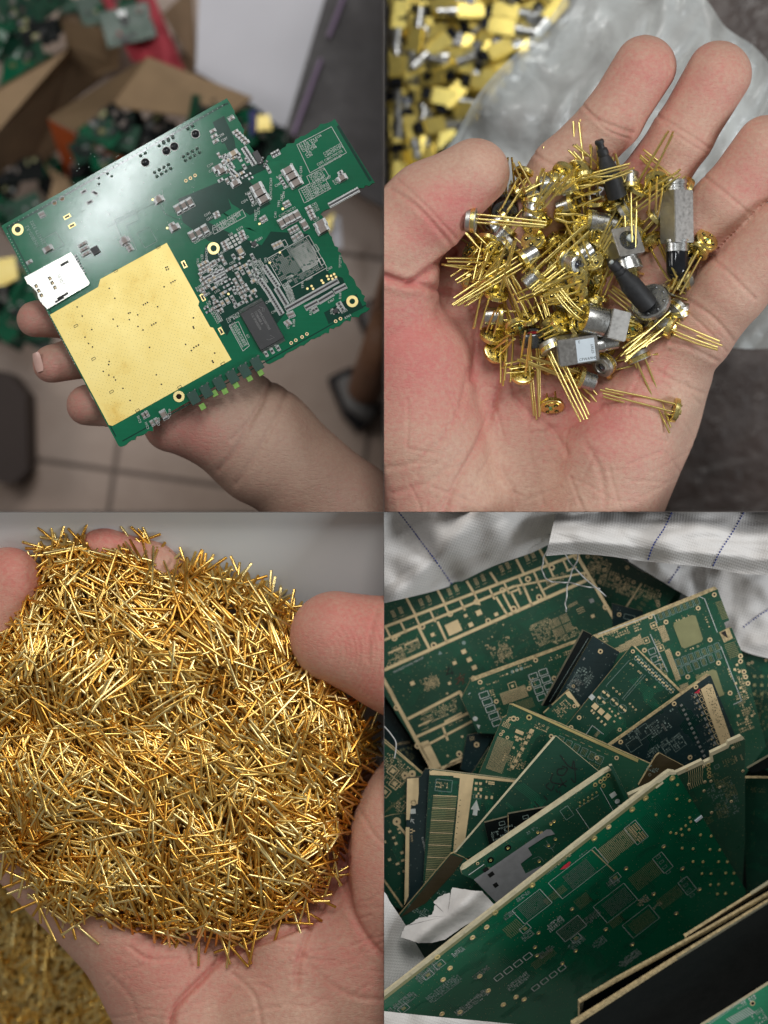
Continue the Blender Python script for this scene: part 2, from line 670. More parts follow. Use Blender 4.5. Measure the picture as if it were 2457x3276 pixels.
def mask(name, a, b, rough=0.34, tr=0.5, scale=1.0):
    """solder mask over copper: pours and runs show as a slightly lighter tone"""
    t = NT(name)
    co = t.coord()
    vo = t.n('ShaderNodeTexVoronoi', Scale=0.32 * scale)
    vo.distance = 'CHEBYCHEV'
    t.l(co, vo.inputs['Vector'])
    n = t.noise(0.35, 4, 0.5)
    br = t.n('ShaderNodeTexBrick', Scale=1.1 * scale)
    br.inputs['Mortar Size'].default_value = 0.025
    br.inputs['Color1'].default_value = (0, 0, 0, 1)
    br.inputs['Color2'].default_value = (0.5, 0.5, 0.5, 1)
    br.inputs['Mortar'].default_value = (1, 1, 1, 1)
    br.inputs['Brick Width'].default_value = 1.7
    t.l(co, br.inputs['Vector'])
    ad = t.n('ShaderNodeMath', operation='MULTIPLY_ADD')
    t.l(br.outputs['Color'], ad.inputs[0])
    ad.inputs[1].default_value = 0.30 * tr
    t.l(n.outputs[0], ad.inputs[2])
    ad2 = t.n('ShaderNodeMath', operation='MULTIPLY_ADD')
    t.l(vo.outputs['Color'], ad2.inputs[0])
    ad2.inputs[1].default_value = 0.45 * tr
    t.l(ad.outputs[0], ad2.inputs[2])
    t.l(t.ramp(ad2.outputs[0], [(0.35, a), (0.95, b)]), t.b.inputs['Base Color'])
    n2 = t.noise(1.3, 5, 0.7)
    t.l(t.ramp(n2.outputs[0], [(0.3, rough - (0.07 if rough > 0.3 else 0.01)), (0.75, rough + (0.12 if rough > 0.3 else 0.02))]), t.b.inputs['Roughness'])
    t.set(Specular_IOR_Level=0.45)
    n3 = t.noise(9, 4)
    t.bump(n3.outputs[0], 0.12 if rough > 0.2 else 0.03, 0.02)
    if rough == 0.34:
        mp = t.n('ShaderNodeMapping')
        mp.inputs['Rotation'].default_value = (0, 0, 0.9)
        mp.inputs['Scale'].default_value = (0.6, 14, 3)
        t.l(co, mp.inputs[0])
        ns = t.noise(1.0, 4, 0.7, mp.outputs[0], 0.8)
        nd = t.noise(0.45, 5, 0.7)
        mm = t.n('ShaderNodeMath', operation='MULTIPLY')
        t.l(t.ramp(ns.outputs[0], [(0.60, 0.0), (0.72, 1.0)]), mm.inputs[0])
        t.l(t.ramp(nd.outputs[0], [(0.45, 0.0), (0.75, 0.5)]), mm.inputs[1])
        mc = t.n('ShaderNodeMix', data_type='RGBA')
        t.l(mm.outputs[0], mc.inputs[0])
        lk = t.b.inputs['Base Color'].links[0].from_socket
        t.l(lk, mc.inputs[6])
        mc.inputs[7].default_value = (0.10, 0.14, 0.12, 1)
        t.l(mc.outputs[2], t.b.inputs['Base Color'])


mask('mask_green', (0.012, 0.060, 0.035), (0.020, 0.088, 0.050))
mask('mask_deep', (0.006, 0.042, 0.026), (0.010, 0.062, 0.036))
mask('mask_blue', (0.008, 0.022, 0.024), (0.014, 0.034, 0.036))
mask('mask_black', (0.003, 0.005, 0.005), (0.005, 0.008, 0.008), 0.45)
MATS['mask_black'].node_tree.nodes['Principled BSDF'].inputs['Specular IOR Level'].default_value = 0.15
mask('mask_brown', (0.035, 0.026, 0.012), (0.055, 0.042, 0.02))
mask('mask_router', (0.003, 0.100, 0.048), (0.005, 0.140, 0.066), 0.135, 0.35)
mask('mask_vivid', (0.003, 0.085, 0.040), (0.005, 0.125, 0.058), 0.24, 0.35)
simple('trace_soft', (0.010, 0.105, 0.055), 0.35, 0.0, 0.2, 2)
mask('mask_bright', (0.02, 0.20, 0.10), (0.03, 0.30, 0.16), 0.35, 0.4)

CAMP = Vector((0, 0, D))


class Board:
    def __init__(s, q, name, label, outline, p0, p1, p2, thick=0.2, mats=('mask_green', 'fr4_edge'), cat='circuit board', group=None, holes=(), udir=None, jag=None):
        s.q = q
        w0, w1, w2 = P(q, *p0), P(q, *p1), P(q, *p2)
        n = unit((w1 - w0).cross(w2 - w0))
        if n.z < 0:
            n = -n
        s.N, s.o = n, w0
        a = udir or ((p0[0], p0[1]), (p1[0], p1[1]))
        s.U = unit(s.pt(*a[1]) - s.pt(*a[0]))
        s.V = s.U.cross(s.N)                       # runs down the picture when U runs right
        s.V = unit(s.V)
        s.L = {}
        s.outline = outline
        s.maskname = mats[0]
        s.rings = 0
        pts = [s.pt(x, y) for x, y in outline]
        if jag:
            pts = s._jag(pts, jag)
        c = sum(pts, Vector()) / len(pts)
        sx = (-1, 1)[q in (2, 4)]
        c.x = sx * max(abs(c.x), 0.3) if c.x * sx < 0.3 else c.x
        s.root = thing(name, label, cat, c - s.N * thick, group)
        s._slab(pts, holes, thick, mats)

    def pt(s, x, y, h=0.0):
        g = P(s.q, x, y, 0)
        d = g - CAMP
        t = ((s.o + s.N * h) - CAMP).dot(s.N) / d.dot(s.N)
        return CAMP + d * t

    def _jag(s, pts, jag):
        out = []
        rn = random.Random(4)
        n = len(pts)
        for i in range(n):
            a, b = pts[i], pts[(i + 1) % n]
            out.append(a)
            if i in jag:
                k = max(2, int((b - a).length / 0.13))
                nn = unit(s.N.cross(b - a))
                for j in range(1, k):
                    out.append(a + (b - a) * (j / k) + nn * rn.gauss(0, 0.045))
        return out

    def _slab(s, pts, holes, th, mats):
        bm = bmesh.new()
        loops = [pts]
        for (x, y, r) in holes:
            c = s.pt(x, y)
            loops.append([c + s.U * (r / 100 * math.cos(k * math.pi / 8)) + s.V * (r / 100 * math.sin(k * math.pi / 8)) for k in range(16)])
        edges = []
        rings = []
        for lp in loops:
            vs = [bm.verts.new(p) for p in lp]
            rings.append(vs)
            for i in range(len(vs)):
                edges.append(bm.edges.new((vs[i], vs[(i + 1) % len(vs)])))
        if holes:
            bmesh.ops.triangle_fill(bm, edges=edges, use_beauty=True)
        else:
            bm.faces.new(rings[0])
        top = bm.faces[:]
        for f in top:
            if f.normal.length == 0:
                f.normal_update()
            if f.normal.dot(s.N) < 0:
                f.normal_flip()
        r = bmesh.ops.duplicate(bm, geom=bm.verts[:] + bm.edges[:] + bm.faces[:])
        vm = r['vert_map']
        for v in [g for g in r['geom'] if isinstance(g, bmesh.types.BMVert)]:
            v.co -= s.N * th
        for f in [g for g in r['geom'] if isinstance(g, bmesh.types.BMFace)]:
            f.normal_flip()
        for vs in rings:
            m = len(vs)
            for i in range(m):
                a, b = vs[i], vs[(i + 1) % m]
                try:
                    f = bm.faces.new((a, b, vm[b], vm[a]))
                    f.material_index = 1
                except Exception:
                    pass
        bmesh.ops.recalc_face_normals(bm, faces=bm.faces[:])
        clip_bm(bm, s.q)
        me = bpy.data.meshes.new('board')
        bm.to_mesh(me)
        bm.free()
        for m in mats:
            me.materials.append(MATS[m])
        finish(me, s.root.location)
        link('substrate', me, s.root)

    def px(s, w):
        k = D / (D - w.z)
        return (w.x * k + (W if s.q in (1, 3) else 0)) * 100, ((H if s.q in (1, 2) else 0) - w.y * k) * 100

    def has(s, x, y, o=None):
        o = o or s.outline
        c = False
        j = len(o) - 1
        for i in range(len(o)):
            if (o[i][1] > y) != (o[j][1] > y) and x < (o[j][0] - o[i][0]) * (y - o[i][1]) / (o[j][1] - o[i][1]) + o[i][0]:
                c = not c
            j = i
        return c and (x > 3 if s.q in (2, 4) else x < W * 100 - 3)

    def wear(s, rn, dens=1.0, tm='trace_soft', vm='pad_olive'):
        """runs of copper under the mask and scattered vias"""
        xs, ys = [p[0] for p in s.outline], [p[1] for p in s.outline]
        x0, x1, y0, y1 = max(0, min(xs)), min(1659, max(xs)), max(0, min(ys)), min(2212, max(ys))
        ar = (x1 - x0) * (y1 - y0) / 1e4
        for _ in range(int(ar * 0.9 * dens) + 2):
            p = s.pt(rn.uniform(x0, x1), rn.uniform(y0, y1), s._h(tm) + rn.uniform(0, 0.006))
            a, b_ = (s.U, s.V) if rn.random() < 0.6 else (s.V, s.U)
            if rn.random() < 0.5:
                b_ = -b_
            L = [rn.uniform(0.2, 1.0), rn.uniform(0.1, 0.5), rn.uniform(0.2, 0.9)]
            for k in range(rn.randint(2, 7)):
                o = p + b_ * (0.07 * k) - a * (0.03 * k)
                q = [o, o + a * L[0], o + a * L[0] + (a + b_) * L[1] * 0.7, o + a * (L[0] + L[2]) + (a + b_) * L[1] * 0.7]
                if not all(s.has(*s.px(w)) for w in q):
                    break
                for w0, w1 in zip(q[:-1], q[1:]):
                    e = unit(s.N.cross(w1 - w0)) * 0.013
                    s.layer(tm).quad([w0 - e, w1 - e, w1 + e, w0 + e])
        for _ in range(int(ar * 14 * dens)):
            x, y = rn.uniform(x0, x1), rn.uniform(y0, y1)
            if s.has(x, y):
                e = rn.choice((2.2, 2.6, 3.2))
                s.rect(vm, x, y, e, e)

    def layer(s, m):
        if m not in s.L:
            s.L[m] = MB()
        return s.L[m]

    HS = {'trace_soft': 0.005, 'trace_green': 0.006, 'trace_dark': 0.005, 'silk': 0.026, 'silk_faint': 0.012, 'marker': 0.03, 'pad_gold': 0.018, 'pad_bright': 0.019, 'pad_olive': 0.016, 'pad_tin': 0.02, 'red_mark': 0.034, 'brown_mark': 0.032, 'plate_grey': 0.05, 'hole_dark': 0.028, 'mask_deep': 0.004}

    def _h(s, m):
        return s.HS.get(m, 0.02)

    def rect(s, m, x, y, w, h, ang=0.0, dh=0.0):
        c = s.pt(x, y, s._h(m) + dh)
        s.rectw(m, c, w / 100, h / 100, ang)

    def rectw(s, m, c, w, h, ang=0.0):
        U, V = s.U, s.V
        if ang:
            ca, sa = math.cos(R(ang)), math.sin(R(ang))
            U, V = U * ca + V * sa, V * ca - U * sa
        s.layer(m).quad([c - U * w / 2 + V * h / 2, c + U * w / 2 + V * h / 2, c + U * w / 2 - V * h / 2, c - U * w / 2 - V * h / 2])

    def solid(s, m, x, y, w, h, t=0.03, name='pad', ang=0.0):
        """a pad or part with edges, as a piece of its own"""
        mb = MB()
        U, V = s.U, s.V
        if ang:
            ca, sa = math.cos(R(ang)), math.sin(R(ang))
            U, V = U * ca + V * sa, V * ca - U * sa
        mb.box(s.pt(x, y, t / 2 + 0.001), w / 100, h / 100, t, (U, -V, s.N))
        return part(name, mb, m, s.root, clip=s.q)

    def poly(s, m, pts, dh=0.0):
        s.layer(m).quad([s.pt(x, y, s._h(m) + dh) for x, y in pts])

    def plate(s, m, pts, t=0.03, name='pad', h0=0.001):
        mb = MB()
        n = len(pts)
        a = [s.pt(x, y, h0 + t) for x, y in pts]
        b = [s.pt(x, y, h0) for x, y in pts]
        mb.add(a + b, [tuple(range(n))] + [(i, i + n, (i + 1) % n + n, (i + 1) % n) for i in range(n)])
        me = mb.mesh(name, m)
        bm = bmesh.new()
        bm.from_mesh(me)
        bmesh.ops.recalc_face_normals(bm, faces=bm.faces[:])
        clip_bm(bm, s.q)
        bm.to_mesh(me)
        bm.free()
        finish(me, s.root.location)
        return link(name, me, s.root)

    def line(s, m, pts, w, dh=0.0):
        w = w / 200
        ps = [s.pt(x, y, s._h(m) + dh) for x, y in pts]
        for i, (a, b) in enumerate(zip(ps[:-1], ps[1:])):
            d = unit(b - a)
            e = unit(s.N.cross(d)) * w
            ex = d * (w * 0.4)
            s.layer(m).quad([a - e - ex, b - e + ex, b + e + ex, a + e - ex])

    def box_line(s, m, x, y, w, h, lw, ang=0.0):
        U, V = s.U, s.V
        if ang:
            ca, sa = math.cos(R(ang)), math.sin(R(ang))
            U, V = U * ca + V * sa, V * ca - U * sa
        c = s.pt(x, y, s._h(m))
        w, h, lw = w / 200, h / 200, lw / 100
        mb = s.layer(m)
        for sg in (-1, 1):
            a = c + V * (sg * h)
            mb.quad([a - U * w - V * lw / 2, a + U * w - V * lw / 2, a + U * w + V * lw / 2, a - U * w + V * lw / 2])
            a = c + U * (sg * w)
            mb.quad([a - V * h - U * lw / 2, a + V * h - U * lw / 2, a + V * h + U * lw / 2, a - V * h + U * lw / 2])

    def disc(s, m, x, y, r, dh=0.0, n=14):
        c = s.pt(x, y, s._h(m) + dh)
        s.layer(m).quad([c + s.U * (r / 100 * math.cos(2 * math.pi * k / n)) - s.V * (r / 100 * math.sin(2 * math.pi * k / n)) for k in range(n)])

    def ring(s, x, y, r=13, ri=6, m='pad_gold', inner='hole_dark', name='ring_pad', t=0.025, real=False):
        mb = MB()
        c = s.pt(x, y, 0.001)
        ax = (s.U, -s.V, s.N)
        r, ri = r / 100, ri / 100
        if real:
            mb.lathe([(ri, -0.12), (ri, t), (r * 0.97, t), (r, 0)], 28, ax, c, 0, False, False)
        else:
            mb.lathe([(r, 0), (r * 0.97, t), (ri, t), (ri * 0.9, 0.006), (0.004, 0.005)], 18, ax, c, 0, False, False)
            n = 18
            # the bore
            for k in range(len(mb.m) - 2 * n, len(mb.m)):
                mb.m[k] = 1
        return part(name, mb, [m, inner], s.root, clip=s.q)

    def grid(s, m, x, y, w, h, nu, nv, fill=0.6, ang=0.0, skip=0.0, rn=random, mask_fn=None):
        U, V = s.U, s.V
        if ang:
            ca, sa = math.cos(R(ang)), math.sin(R(ang))
            U, V = U * ca + V * sa, V * ca - U * sa
        c = s.pt(x, y, s._h(m))
        w, h = w / 100, h / 100
        du, dv = w / nu, h / nv
        mb = s.layer(m)
        a, b = du * fill / 2, dv * fill / 2
        for i in range(nu):
            for j in range(nv):
                if skip and rn.random() < skip:
                    continue
                if mask_fn and not mask_fn((i + .5) / nu, (j + .5) / nv):
                    continue
                p = c + U * (-w / 2 + (i + .5) * du) + V * (-h / 2 + (j + .5) * dv)
                mb.quad([p - U * a + V * b, p + U * a + V * b, p + U * a - V * b, p - U * a - V * b])

    def cluster(s, m, x, y, w, h, n, rn, size=4.0, ang=0.0):
        """footprints of small parts: little pairs, rows and blocks of pads on a loose grid"""
        U, V = s.U, s.V
        p = size / 100 * 2.3
        nu, nv = max(1, int(w / 100 / p)), max(1, int(h / 100 / p))
        cells = [(i, j) for i in range(nu) for j in range(nv)]
        rn.shuffle(cells)
        keep = int(min(n, len(cells) * 0.72))
        o = s.pt(x, y, s._h(m))
        for (i, j) in cells[:keep]:
            # thin the corners out so that groups keep an uneven outline
            fu, fv = abs((i + .5) / nu - .5) * 2, abs((j + .5) / nv - .5) * 2
            if fu * fu + fv * fv > 1.25 + rn.random() * 0.5:
                continue
            c = o + U * ((i - nu / 2 + .5) * p) + V * ((j - nv / 2 + .5) * p)
            k = rn.random()
            a = size / 100 * rn.uniform(0.75, 1.1)
            if k < 0.45:
                for e in (-0.55, 0.55):
                    if (i // 2 + j // 2) % 2:
                        s.rectw(m, c + U * (e * a), a * 0.75, a * 1.2)
                    else:
                        s.rectw(m, c + V * (e * a), a * 1.2, a * 0.75)
            elif k < 0.8:
                q = rn.randint(3, 5)
                for t in range(q):
                    d = (t - (q - 1) / 2) * a * 0.5
                    for e in ((-0.5, 0.5) if rn.random() < 0.7 else (0,)):
                        if (i // 3) % 2:
                            s.rectw(m, c + U * d + V * (e * a * 1.3), a * 0.26, a * 0.75)
                        else:
                            s.rectw(m, c + V * d + U * (e * a * 1.3), a * 0.75, a * 0.26)
            else:
                s.rectw(m, c, a * rn.uniform(1.0, 1.7), a * rn.uniform(1.0, 1.7))

    def text(s, m, st, x, y, size, ang=0.0, sx=1.0, center=False):
        U, V = s.U, s.V
        if ang:
            ca, sa = math.cos(R(ang)), math.sin(R(ang))
            U, V = U * ca + V * sa, V * ca - U * sa
        text(s.layer(m), st, s.pt(x, y, s._h(m)), U, -V, size / 100, 0, sx, center)

    def done(s):
        nm = {'silk': 'silkscreen', 'silk_faint': 'silkscreen', 'trace_green': 'traces', 'trace_soft': 'traces', 'trace_dark': 'traces', 'marker': 'handwriting', 'hole_dark': 'via_holes',
              'plate_grey': 'metal_foil', 'red_mark': 'red_mark', 'brown_mark': 'handwriting'}
        for m, mb in s.L.items():
            if mb.v:
                o = part(nm.get(m, 'pads'), mb, m, s.root, clip=s.q)
                o['kind'] = 'stuff'
        return s
# ================================================================== first compartment: a router board held over scrap boxes
simple('cap_body', (0.20, 0.165, 0.145), 0.45, 0.0, 0.2, 9)
simple('cap_tan', (0.36, 0.28, 0.19), 0.45, 0.0, 0.15, 9)
simple('solder', (0.33, 0.34, 0.34), 0.40, 0.9, 0.2, 9)
simple('chip_black', (0.016, 0.017, 0.019), 0.42, 0.0, 0.2, 4, bump=0.15, bscale=30)
simple('laser_print', (0.20, 0.20, 0.20), 0.6)
simple('led_green', (0.17, 0.34, 0.07), 0.25, 0.0, 0.15, 6)
simple('led_body', (0.006, 0.045, 0.030), 0.35)
simple('via_dark', (0.10, 0.075, 0.015), 0.6)


def shield_gold():
    t = NT('shield_gold')
    n = t.noise(0.35, 5, 0.6)
    n2 = t.noise(2.2, 5, 0.65)
    mu = t.n('ShaderNodeMath', operation='MULTIPLY_ADD')
    t.l(n2.outputs[0], mu.inputs[0])
    mu.inputs[1].default_value = 0.35
    t.l(n.outputs[0], mu.inputs[2])
    t.l(t.ramp(mu.outputs[0], [(0.45, (0.88, 0.73, 0.29)), (0.76, (0.86, 0.69, 0.24)), (0.97, (0.74, 0.50, 0.11))]), t.b.inputs['Base Color'])
    t.set(Metallic=0.55)
    t.l(t.ramp(mu.outputs[0], [(0.45, 0.38), (0.85, 0.55)]), t.b.inputs['Roughness'])
    n3 = t.noise(14, 4)
    t.bump(n3.outputs[0], 0.1, 0.02)


shield_gold()
simple('sim_steel', (0.72, 0.72, 0.66), 0.30, 0.9, 0.06, 3, rvar=0.06)
Q1H = [(77, 992, 13), (923, 1073, 14), (1522, 1302, 12), (773, 1713, 12), (235, 876, 9), (268, 858, 9)]
OUT1 = [(5, 976), (980, 424), (998, 452), (1030, 520), (1062, 590), (1098, 655), (1118, 690), (1140, 696), (1220, 640), (1300, 588), (1400, 535), (1446, 513), (1620, 790), (1555, 812), (1440, 885), (1398, 912), (1385, 925), (1420, 1000), (1480, 1120), (1540, 1235), (1598, 1332), (1570, 1352),
        (1240, 1525), (1225, 1542), (1165, 1572), (1150, 1570), (1143, 1555), (1120, 1560), (700, 1800), (640, 1862), (520, 1930), (512, 1926)]
bd = Board(1, 'router_board', 'green router circuit board with a big gold shield area, held in the hand', OUT1, (5, 976, 0.4), (980, 424, 0.4), (512, 1926, 0.4), 0.16, ('mask_router', 'fr4_dim'), udir=((5, 976), (980, 424)), holes=Q1H,
           jag={2, 3, 4, 5, 7, 8, 9, 10, 12, 13, 14, 15, 16, 17, 18, 19, 20, 21, 22, 28, 29})
ROOT1 = bd.root
r1 = random.Random(101)
AX1 = (bd.U, -bd.V, bd.N)


def comp_mesh(name, w, h, t, bodym, endf=0.24):
    """chip part with two metal ends, long axis along local X"""
    mb = MB()
    e = w * endf
    mb.box((0, 0, t / 2), w - 2 * e, h * 0.94, t * 0.94, None, 0)
    for sg in (-1, 1):
        mb.box((sg * (w / 2 - e / 2), 0, t / 2), e, h, t, None, 1)
        mb.box((sg * (w / 2 + e * 0.25), 0, 0.006), e * 0.9, h * 1.12, 0.012, None, 1)
    return mb.mesh(name, [bodym, 'solder'])


CM = {
    'big': comp_mesh('capacitor', 0.46, 0.27, 0.22, 'cap_body', 0.16), 'mid': comp_mesh('capacitor', 0.36, 0.22, 0.18, 'cap_body', 0.2), 'tan': comp_mesh('capacitor', 0.34, 0.22, 0.18, 'cap_tan', 0.2),
    'small': comp_mesh('capacitor', 0.20, 0.11, 0.09, 'cap_body'), 'stan': comp_mesh('capacitor', 0.20, 0.12, 0.09, 'cap_tan'), 'res': comp_mesh('resistor', 0.17, 0.09, 0.05, 'chip_black'),
}


def comp(kind, x, y, ang=0.0, outline=False):
    c, s_ = math.cos(R(ang)), math.sin(R(ang))
    U = bd.U * c + bd.V * s_
    m = mat4((U, bd.N.cross(U), bd.N), bd.pt(x, y, 0.004) - ROOT1.location)
    me = CM[kind]
    o = link(me.name.split('.')[0], me, ROOT1)
    o.matrix_local = m
    if outline:
        w = {'big': 58, 'mid': 46, 'tan': 44, 'small': 27, 'stan': 27, 'res': 24}[kind]
        h = {'big': 32, 'mid': 27, 'tan': 27, 'small': 15, 'stan': 15, 'res': 13}[kind]
        bd.box_line('silk', x, y, w, h, 1.4, ang)


def row(kind, x0, y0, x1, y1, n, ang, outline=True):
    for k in range(n):
        t = k / max(1, n - 1)
        comp(kind, x0 + (x1 - x0) * t, y0 + (y1 - y0) * t, ang, outline)


def z2(X, Y):
    return 830 + X * 0.4996, 405 + Y * 0.4996


def z4(X, Y):
    return 830 + X * 0.4996, 1012 + Y * 0.4996


# darker and lighter areas of copper under the mask
for m, pg in [('trace_dark', [(918, 528), (968, 500), (1012, 600), (1022, 660), (985, 650), (970, 618), (960, 622)]),
              ('trace_dark', [(945, 790), (1010, 745), (1100, 700), (1140, 700), (1150, 730), (1065, 770), (1170, 880), (1080, 930), (1000, 880)]),
              ('trace_dark', [(770, 860), (960, 780), (1000, 900), (900, 960), (1000, 1010), (960, 1050), (900, 1040), (790, 960)]),
              ('trace_dark', [(890, 1060), (1000, 1010), (1130, 1060), (1170, 1000), (1330, 1010), (1360, 1060), (1420, 1180), (1480, 1200), (1500, 1250), (1250, 1330), (1180, 1420), (1050, 1330), (980, 1450), (900, 1300), (860, 1180)]),
              ('trace_dark', [(1400, 1350), (1540, 1270), (1570, 1330), (1420, 1400)]),
              ('trace_green', [(1140, 700), (1270, 690), (1310, 760), (1220, 830), (1180, 790)])]:
    bd.poly(m, pg, 0.0008 * (len(bd.layer(m).f) + 1))
bd.line('trace_dark', [(30, 985), (970, 452), (985, 447)], 9)
bd.line('trace_dark', [(30, 985), (330, 1560), (500, 1885)], 5)
bd.line('trace_dark', [(1460, 545), (1600, 780)], 12)
bd.line('trace_dark', [(530, 1905), (1170, 1550), (1580, 1318)], 5)
bd.line('trace_green', [(24, 972), (982, 432)], 3)


def run(pts, w=2.4, m='trace_green'):
    bd.line(m, pts, w)


for k in range(9):
    d = k * 6.0
    run([(755 + d * .5, 835 + d), (800 + d * .3, 812 + d * .9), (880 - d * .2, 815 + d * .6), (930, 850 + d * .5), (1000 + d, 855 + d * .4), (1030 + d, 905 + d * .2), (1060 + d, 900 - d * .2)])
for k in range(7):
    d = k * 5.5
    run([(760, 905 + d), (830, 930 + d * .8), (905, 890 + d * .5), (960 + d * .3, 910 + d * .4), (975 + d * .5, 935)])
for k in range(6):
    d = k * 5
    run([(1010 + d, 930), (1060 + d, 985 + d * .3), (1140, 990 + d), (1185, 965 + d)])
run([(690, 890), (715, 925), (760, 945), (830, 960)], 3, 'trace_dark')
for k in range(14):
    d = k * 5.0
    run([(1060 + d, 1050 + d * .6), (1090 + d * .5, 1090 + d), (1130 + d * .4, 1080 + d)], 1.6)
for k in range(18):
    run([(1230 + 7 * k, 1305 - 3.8 * k), (1215 + 7 * k, 1280 - 3.8 * k), (1240 + 7 * k, 1240 - 3.6 * k)], 1.4)
run([(420, 925), (425, 945), (415, 960), (428, 975)], 4)
for pts in [[(495, 950), (590, 905), (600, 950), (545, 975), (590, 1080)], [(495, 950), (530, 1035)]]:
    bd.line('silk_faint', pts, 2)
bd.box_line('silk_faint', 635, 1025, 60, 72, 2)
bd.box_line('silk_faint', 232, 1045, 62, 66, 2)
bd.line('silk_faint', [(640, 895), (690, 868), (710, 905)], 2)
bd.line('silk_faint', [(700, 820), (708, 855), (480, 975)], 1.6)
for k in range(60):
    x, y = r1.uniform(300, 900), r1.uniform(650, 1050)
    bd.disc('silk_faint', x, y, 2.2, 0, 6)
for k in range(46):
    t = k / 45
    bd.disc('silk_faint', 40 + 920 * t, 975 - 518 * t, 2.6, 0, 6)
    bd.disc('silk_faint', 32 + 290 * t, 1010 + 560 * t, 2.6, 0, 6)

# mounting rings
for (x, y, ri), ro in zip(Q1H, (26, 27, 26, 25, 12, 12)):
    bd.ring(x, y, ro, ri, 'pad_bright' if ro > 20 else 'pad_tin', real=True, name='mounting_ring')
for (x, y, a) in [(290, 936, 0), (311, 974, 0), (796, 1142, 92), (876, 1285, 92), (955, 1430, 92)]:
    bd.line('pad_bright', [(x - 13 * math.cos(R(29 - a)), y + 13 * math.sin(R(29 - a))), (x + 13 * math.cos(R(29 - a)), y - 13 * math.sin(R(29 - a)))], 17)
    bd.line('hole_dark', [(x - 9 * math.cos(R(29 - a)), y + 9 * math.sin(R(29 - a))), (x + 9 * math.cos(R(29 - a)), y - 9 * math.sin(R(29 - a)))], 8)
for (x, y) in [(803, 781), (823, 770), (843, 758), (1258, 1482), (1278, 1470), (1305, 1456), (1326, 1443), (1450, 1388), (1471, 1377)]:
    bd.ring(x, y, 7.5, 4, 'pad_gold')
for (x, y) in [(660, 862), (722, 985), (987, 1270), (1222, 902), (1121, 967), (1165, 1135), (1209, 1090), (1328, 1247)] + [z4(X, Y) for X, Y in [(1120, 400), (1133, 420), (1168, 362), (1180, 388), (1202, 360), (1214, 386), (1228, 345), (1243, 370), (1033, 448), (1046, 472)]]:
    bd.disc('pad_bright', x, y, 5.5, 0, 10)

# gold shield
bd.plate('shield_gold', [(216, 1360), (424, 1240), (433, 1206), (720, 1049), (861, 1303), (856, 1320), (908, 1413), (921, 1416), (1000, 1554), (486, 1840), (470, 1836)], 0.014, 'gold_shield')
SHU = unit(bd.pt(720, 1049) - bd.pt(433, 1206))
mbv = bd.layer('via_dark')
Board.HS['via_dark'] = 0.017
r9 = random.Random(77)


def in_shield(x, y):
    # inside the shield's outline with a margin
    a = (x - 226) * 0.49 + (y - 1360) * 0.87
    u = (x - 226) * 0.87 - (y - 1360) * 0.49
    return 12 < a < 545 and 10 < u < 565 and not (a < 55 and u < 240 and False)


for i in range(58):
    for j in range(56):
        u = 14 + i * 10.0 + r9.gauss(0, 1.2)
        a = 4 + j * 10.0 + r9.gauss(0, 1.2)
        if (i + j) % 2 or r9.random() < 0.12:
            continue
        x = 222 + u * 0.872 + a * 0.485
        y = 1358 - u * 0.492 + a * 0.875
        if x > 985 or a > 548 or u > 560 or (u < 236 and a < 8):
            continue
        if u > 240 and a < -40:
            continue
        bd.disc('via_dark', x, y, 1.1, 0, 5)
for X, Y in [(945, 197), (993, 283), (667, 358), (711, 437), (793, 554), (735, 620), (765, 674), (800, 704), (944, 830), (940, 857), (893, 915), (941, 947), (984, 965), (999, 990), (1063, 1062), (1125, 1167), (978, 464), (1017, 525), (1191, 427), (1118, 468), (1193, 527), (1237, 557), (1363, 356), (1419, 184), (1478, 150), (1496, 140), (1513, 130), (1293, 708), (1352, 945), (1396, 1027), (1240, 340), (1258, 329), (1275, 320), (1312, 516), (1330, 506), (1347, 496), (1111, 412), (1125, 408), (1605, 682), (1655, 735), (1433, 18), (1449, 12), (1441, 38), (1457, 30)]:
    bd.disc('hole_dark', X * 0.4996, 1147 + Y * 0.4996, 3.4, 0, 9)
for X, Y in [(12, 723), (9, 800), (15, 812), (35, 968), (55, 958), (15, 980), (195, 1027), (175, 1095), (182, 1108)]:
    x, y = z4(X, Y)
    bd.disc('hole_dark', x, y, 3.6, 0, 9)
for (x, y) in [(500, 1170), (684, 1068), (328, 1408), (404, 1550), (482, 1692), (594, 1773), (776, 1672), (963, 1571)]:
    bd.box_line('hole_dark', x, y, 17, 9, 1.6)

# SIM holder
sim = bd.plate('sim_steel', [(104, 1198), (306, 1089), (316, 1104), (388, 1222), (382, 1232), (205, 1336), (186, 1318), (166, 1290), (160, 1262), (140, 1240), (118, 1225)], 0.13, 'sim_holder', 0.02)
for (x, y) in [(215, 1202), (226, 1222), (237, 1242), (156, 1236), (167, 1256), (179, 1276)]:
    mb = MB()
    mb.box(bd.pt(x, y, 0.152), 0.13, 0.15, 0.006, AX1)
    part('hole', mb, 'hole_dark', sim)
    mb = MB()
    mb.box(bd.pt(x + 1.5, y + 1, 0.157), 0.05, 0.08, 0.004, AX1)
    part('contact', mb, 'pad_gold', sim)
for (x, y, w, h) in [(279, 1138, 38, 11), (271, 1279, 52, 9), (258, 1295, 44, 8)]:
    mb = MB()
    mb.box(bd.pt(x, y, 0.152), w / 100, h / 100, 0.006, AX1)
    part('slot', mb, 'hole_dark', sim)
mb = MB()
text(mb, '14301', bd.pt(242, 1188, 0.153), bd.V, bd.U, 0.22)
part('stamped_number', mb, 'laser_print', sim)
for k in range(8):
    t = k / 7
    mb = MB()
    mb.box(bd.pt(322 + 38 * t, 1107 + 74 * t, 0.06), 0.20, 0.06, 0.08, AX1)
    part('contact_leg', mb, 'solder', sim)
mb = MB()
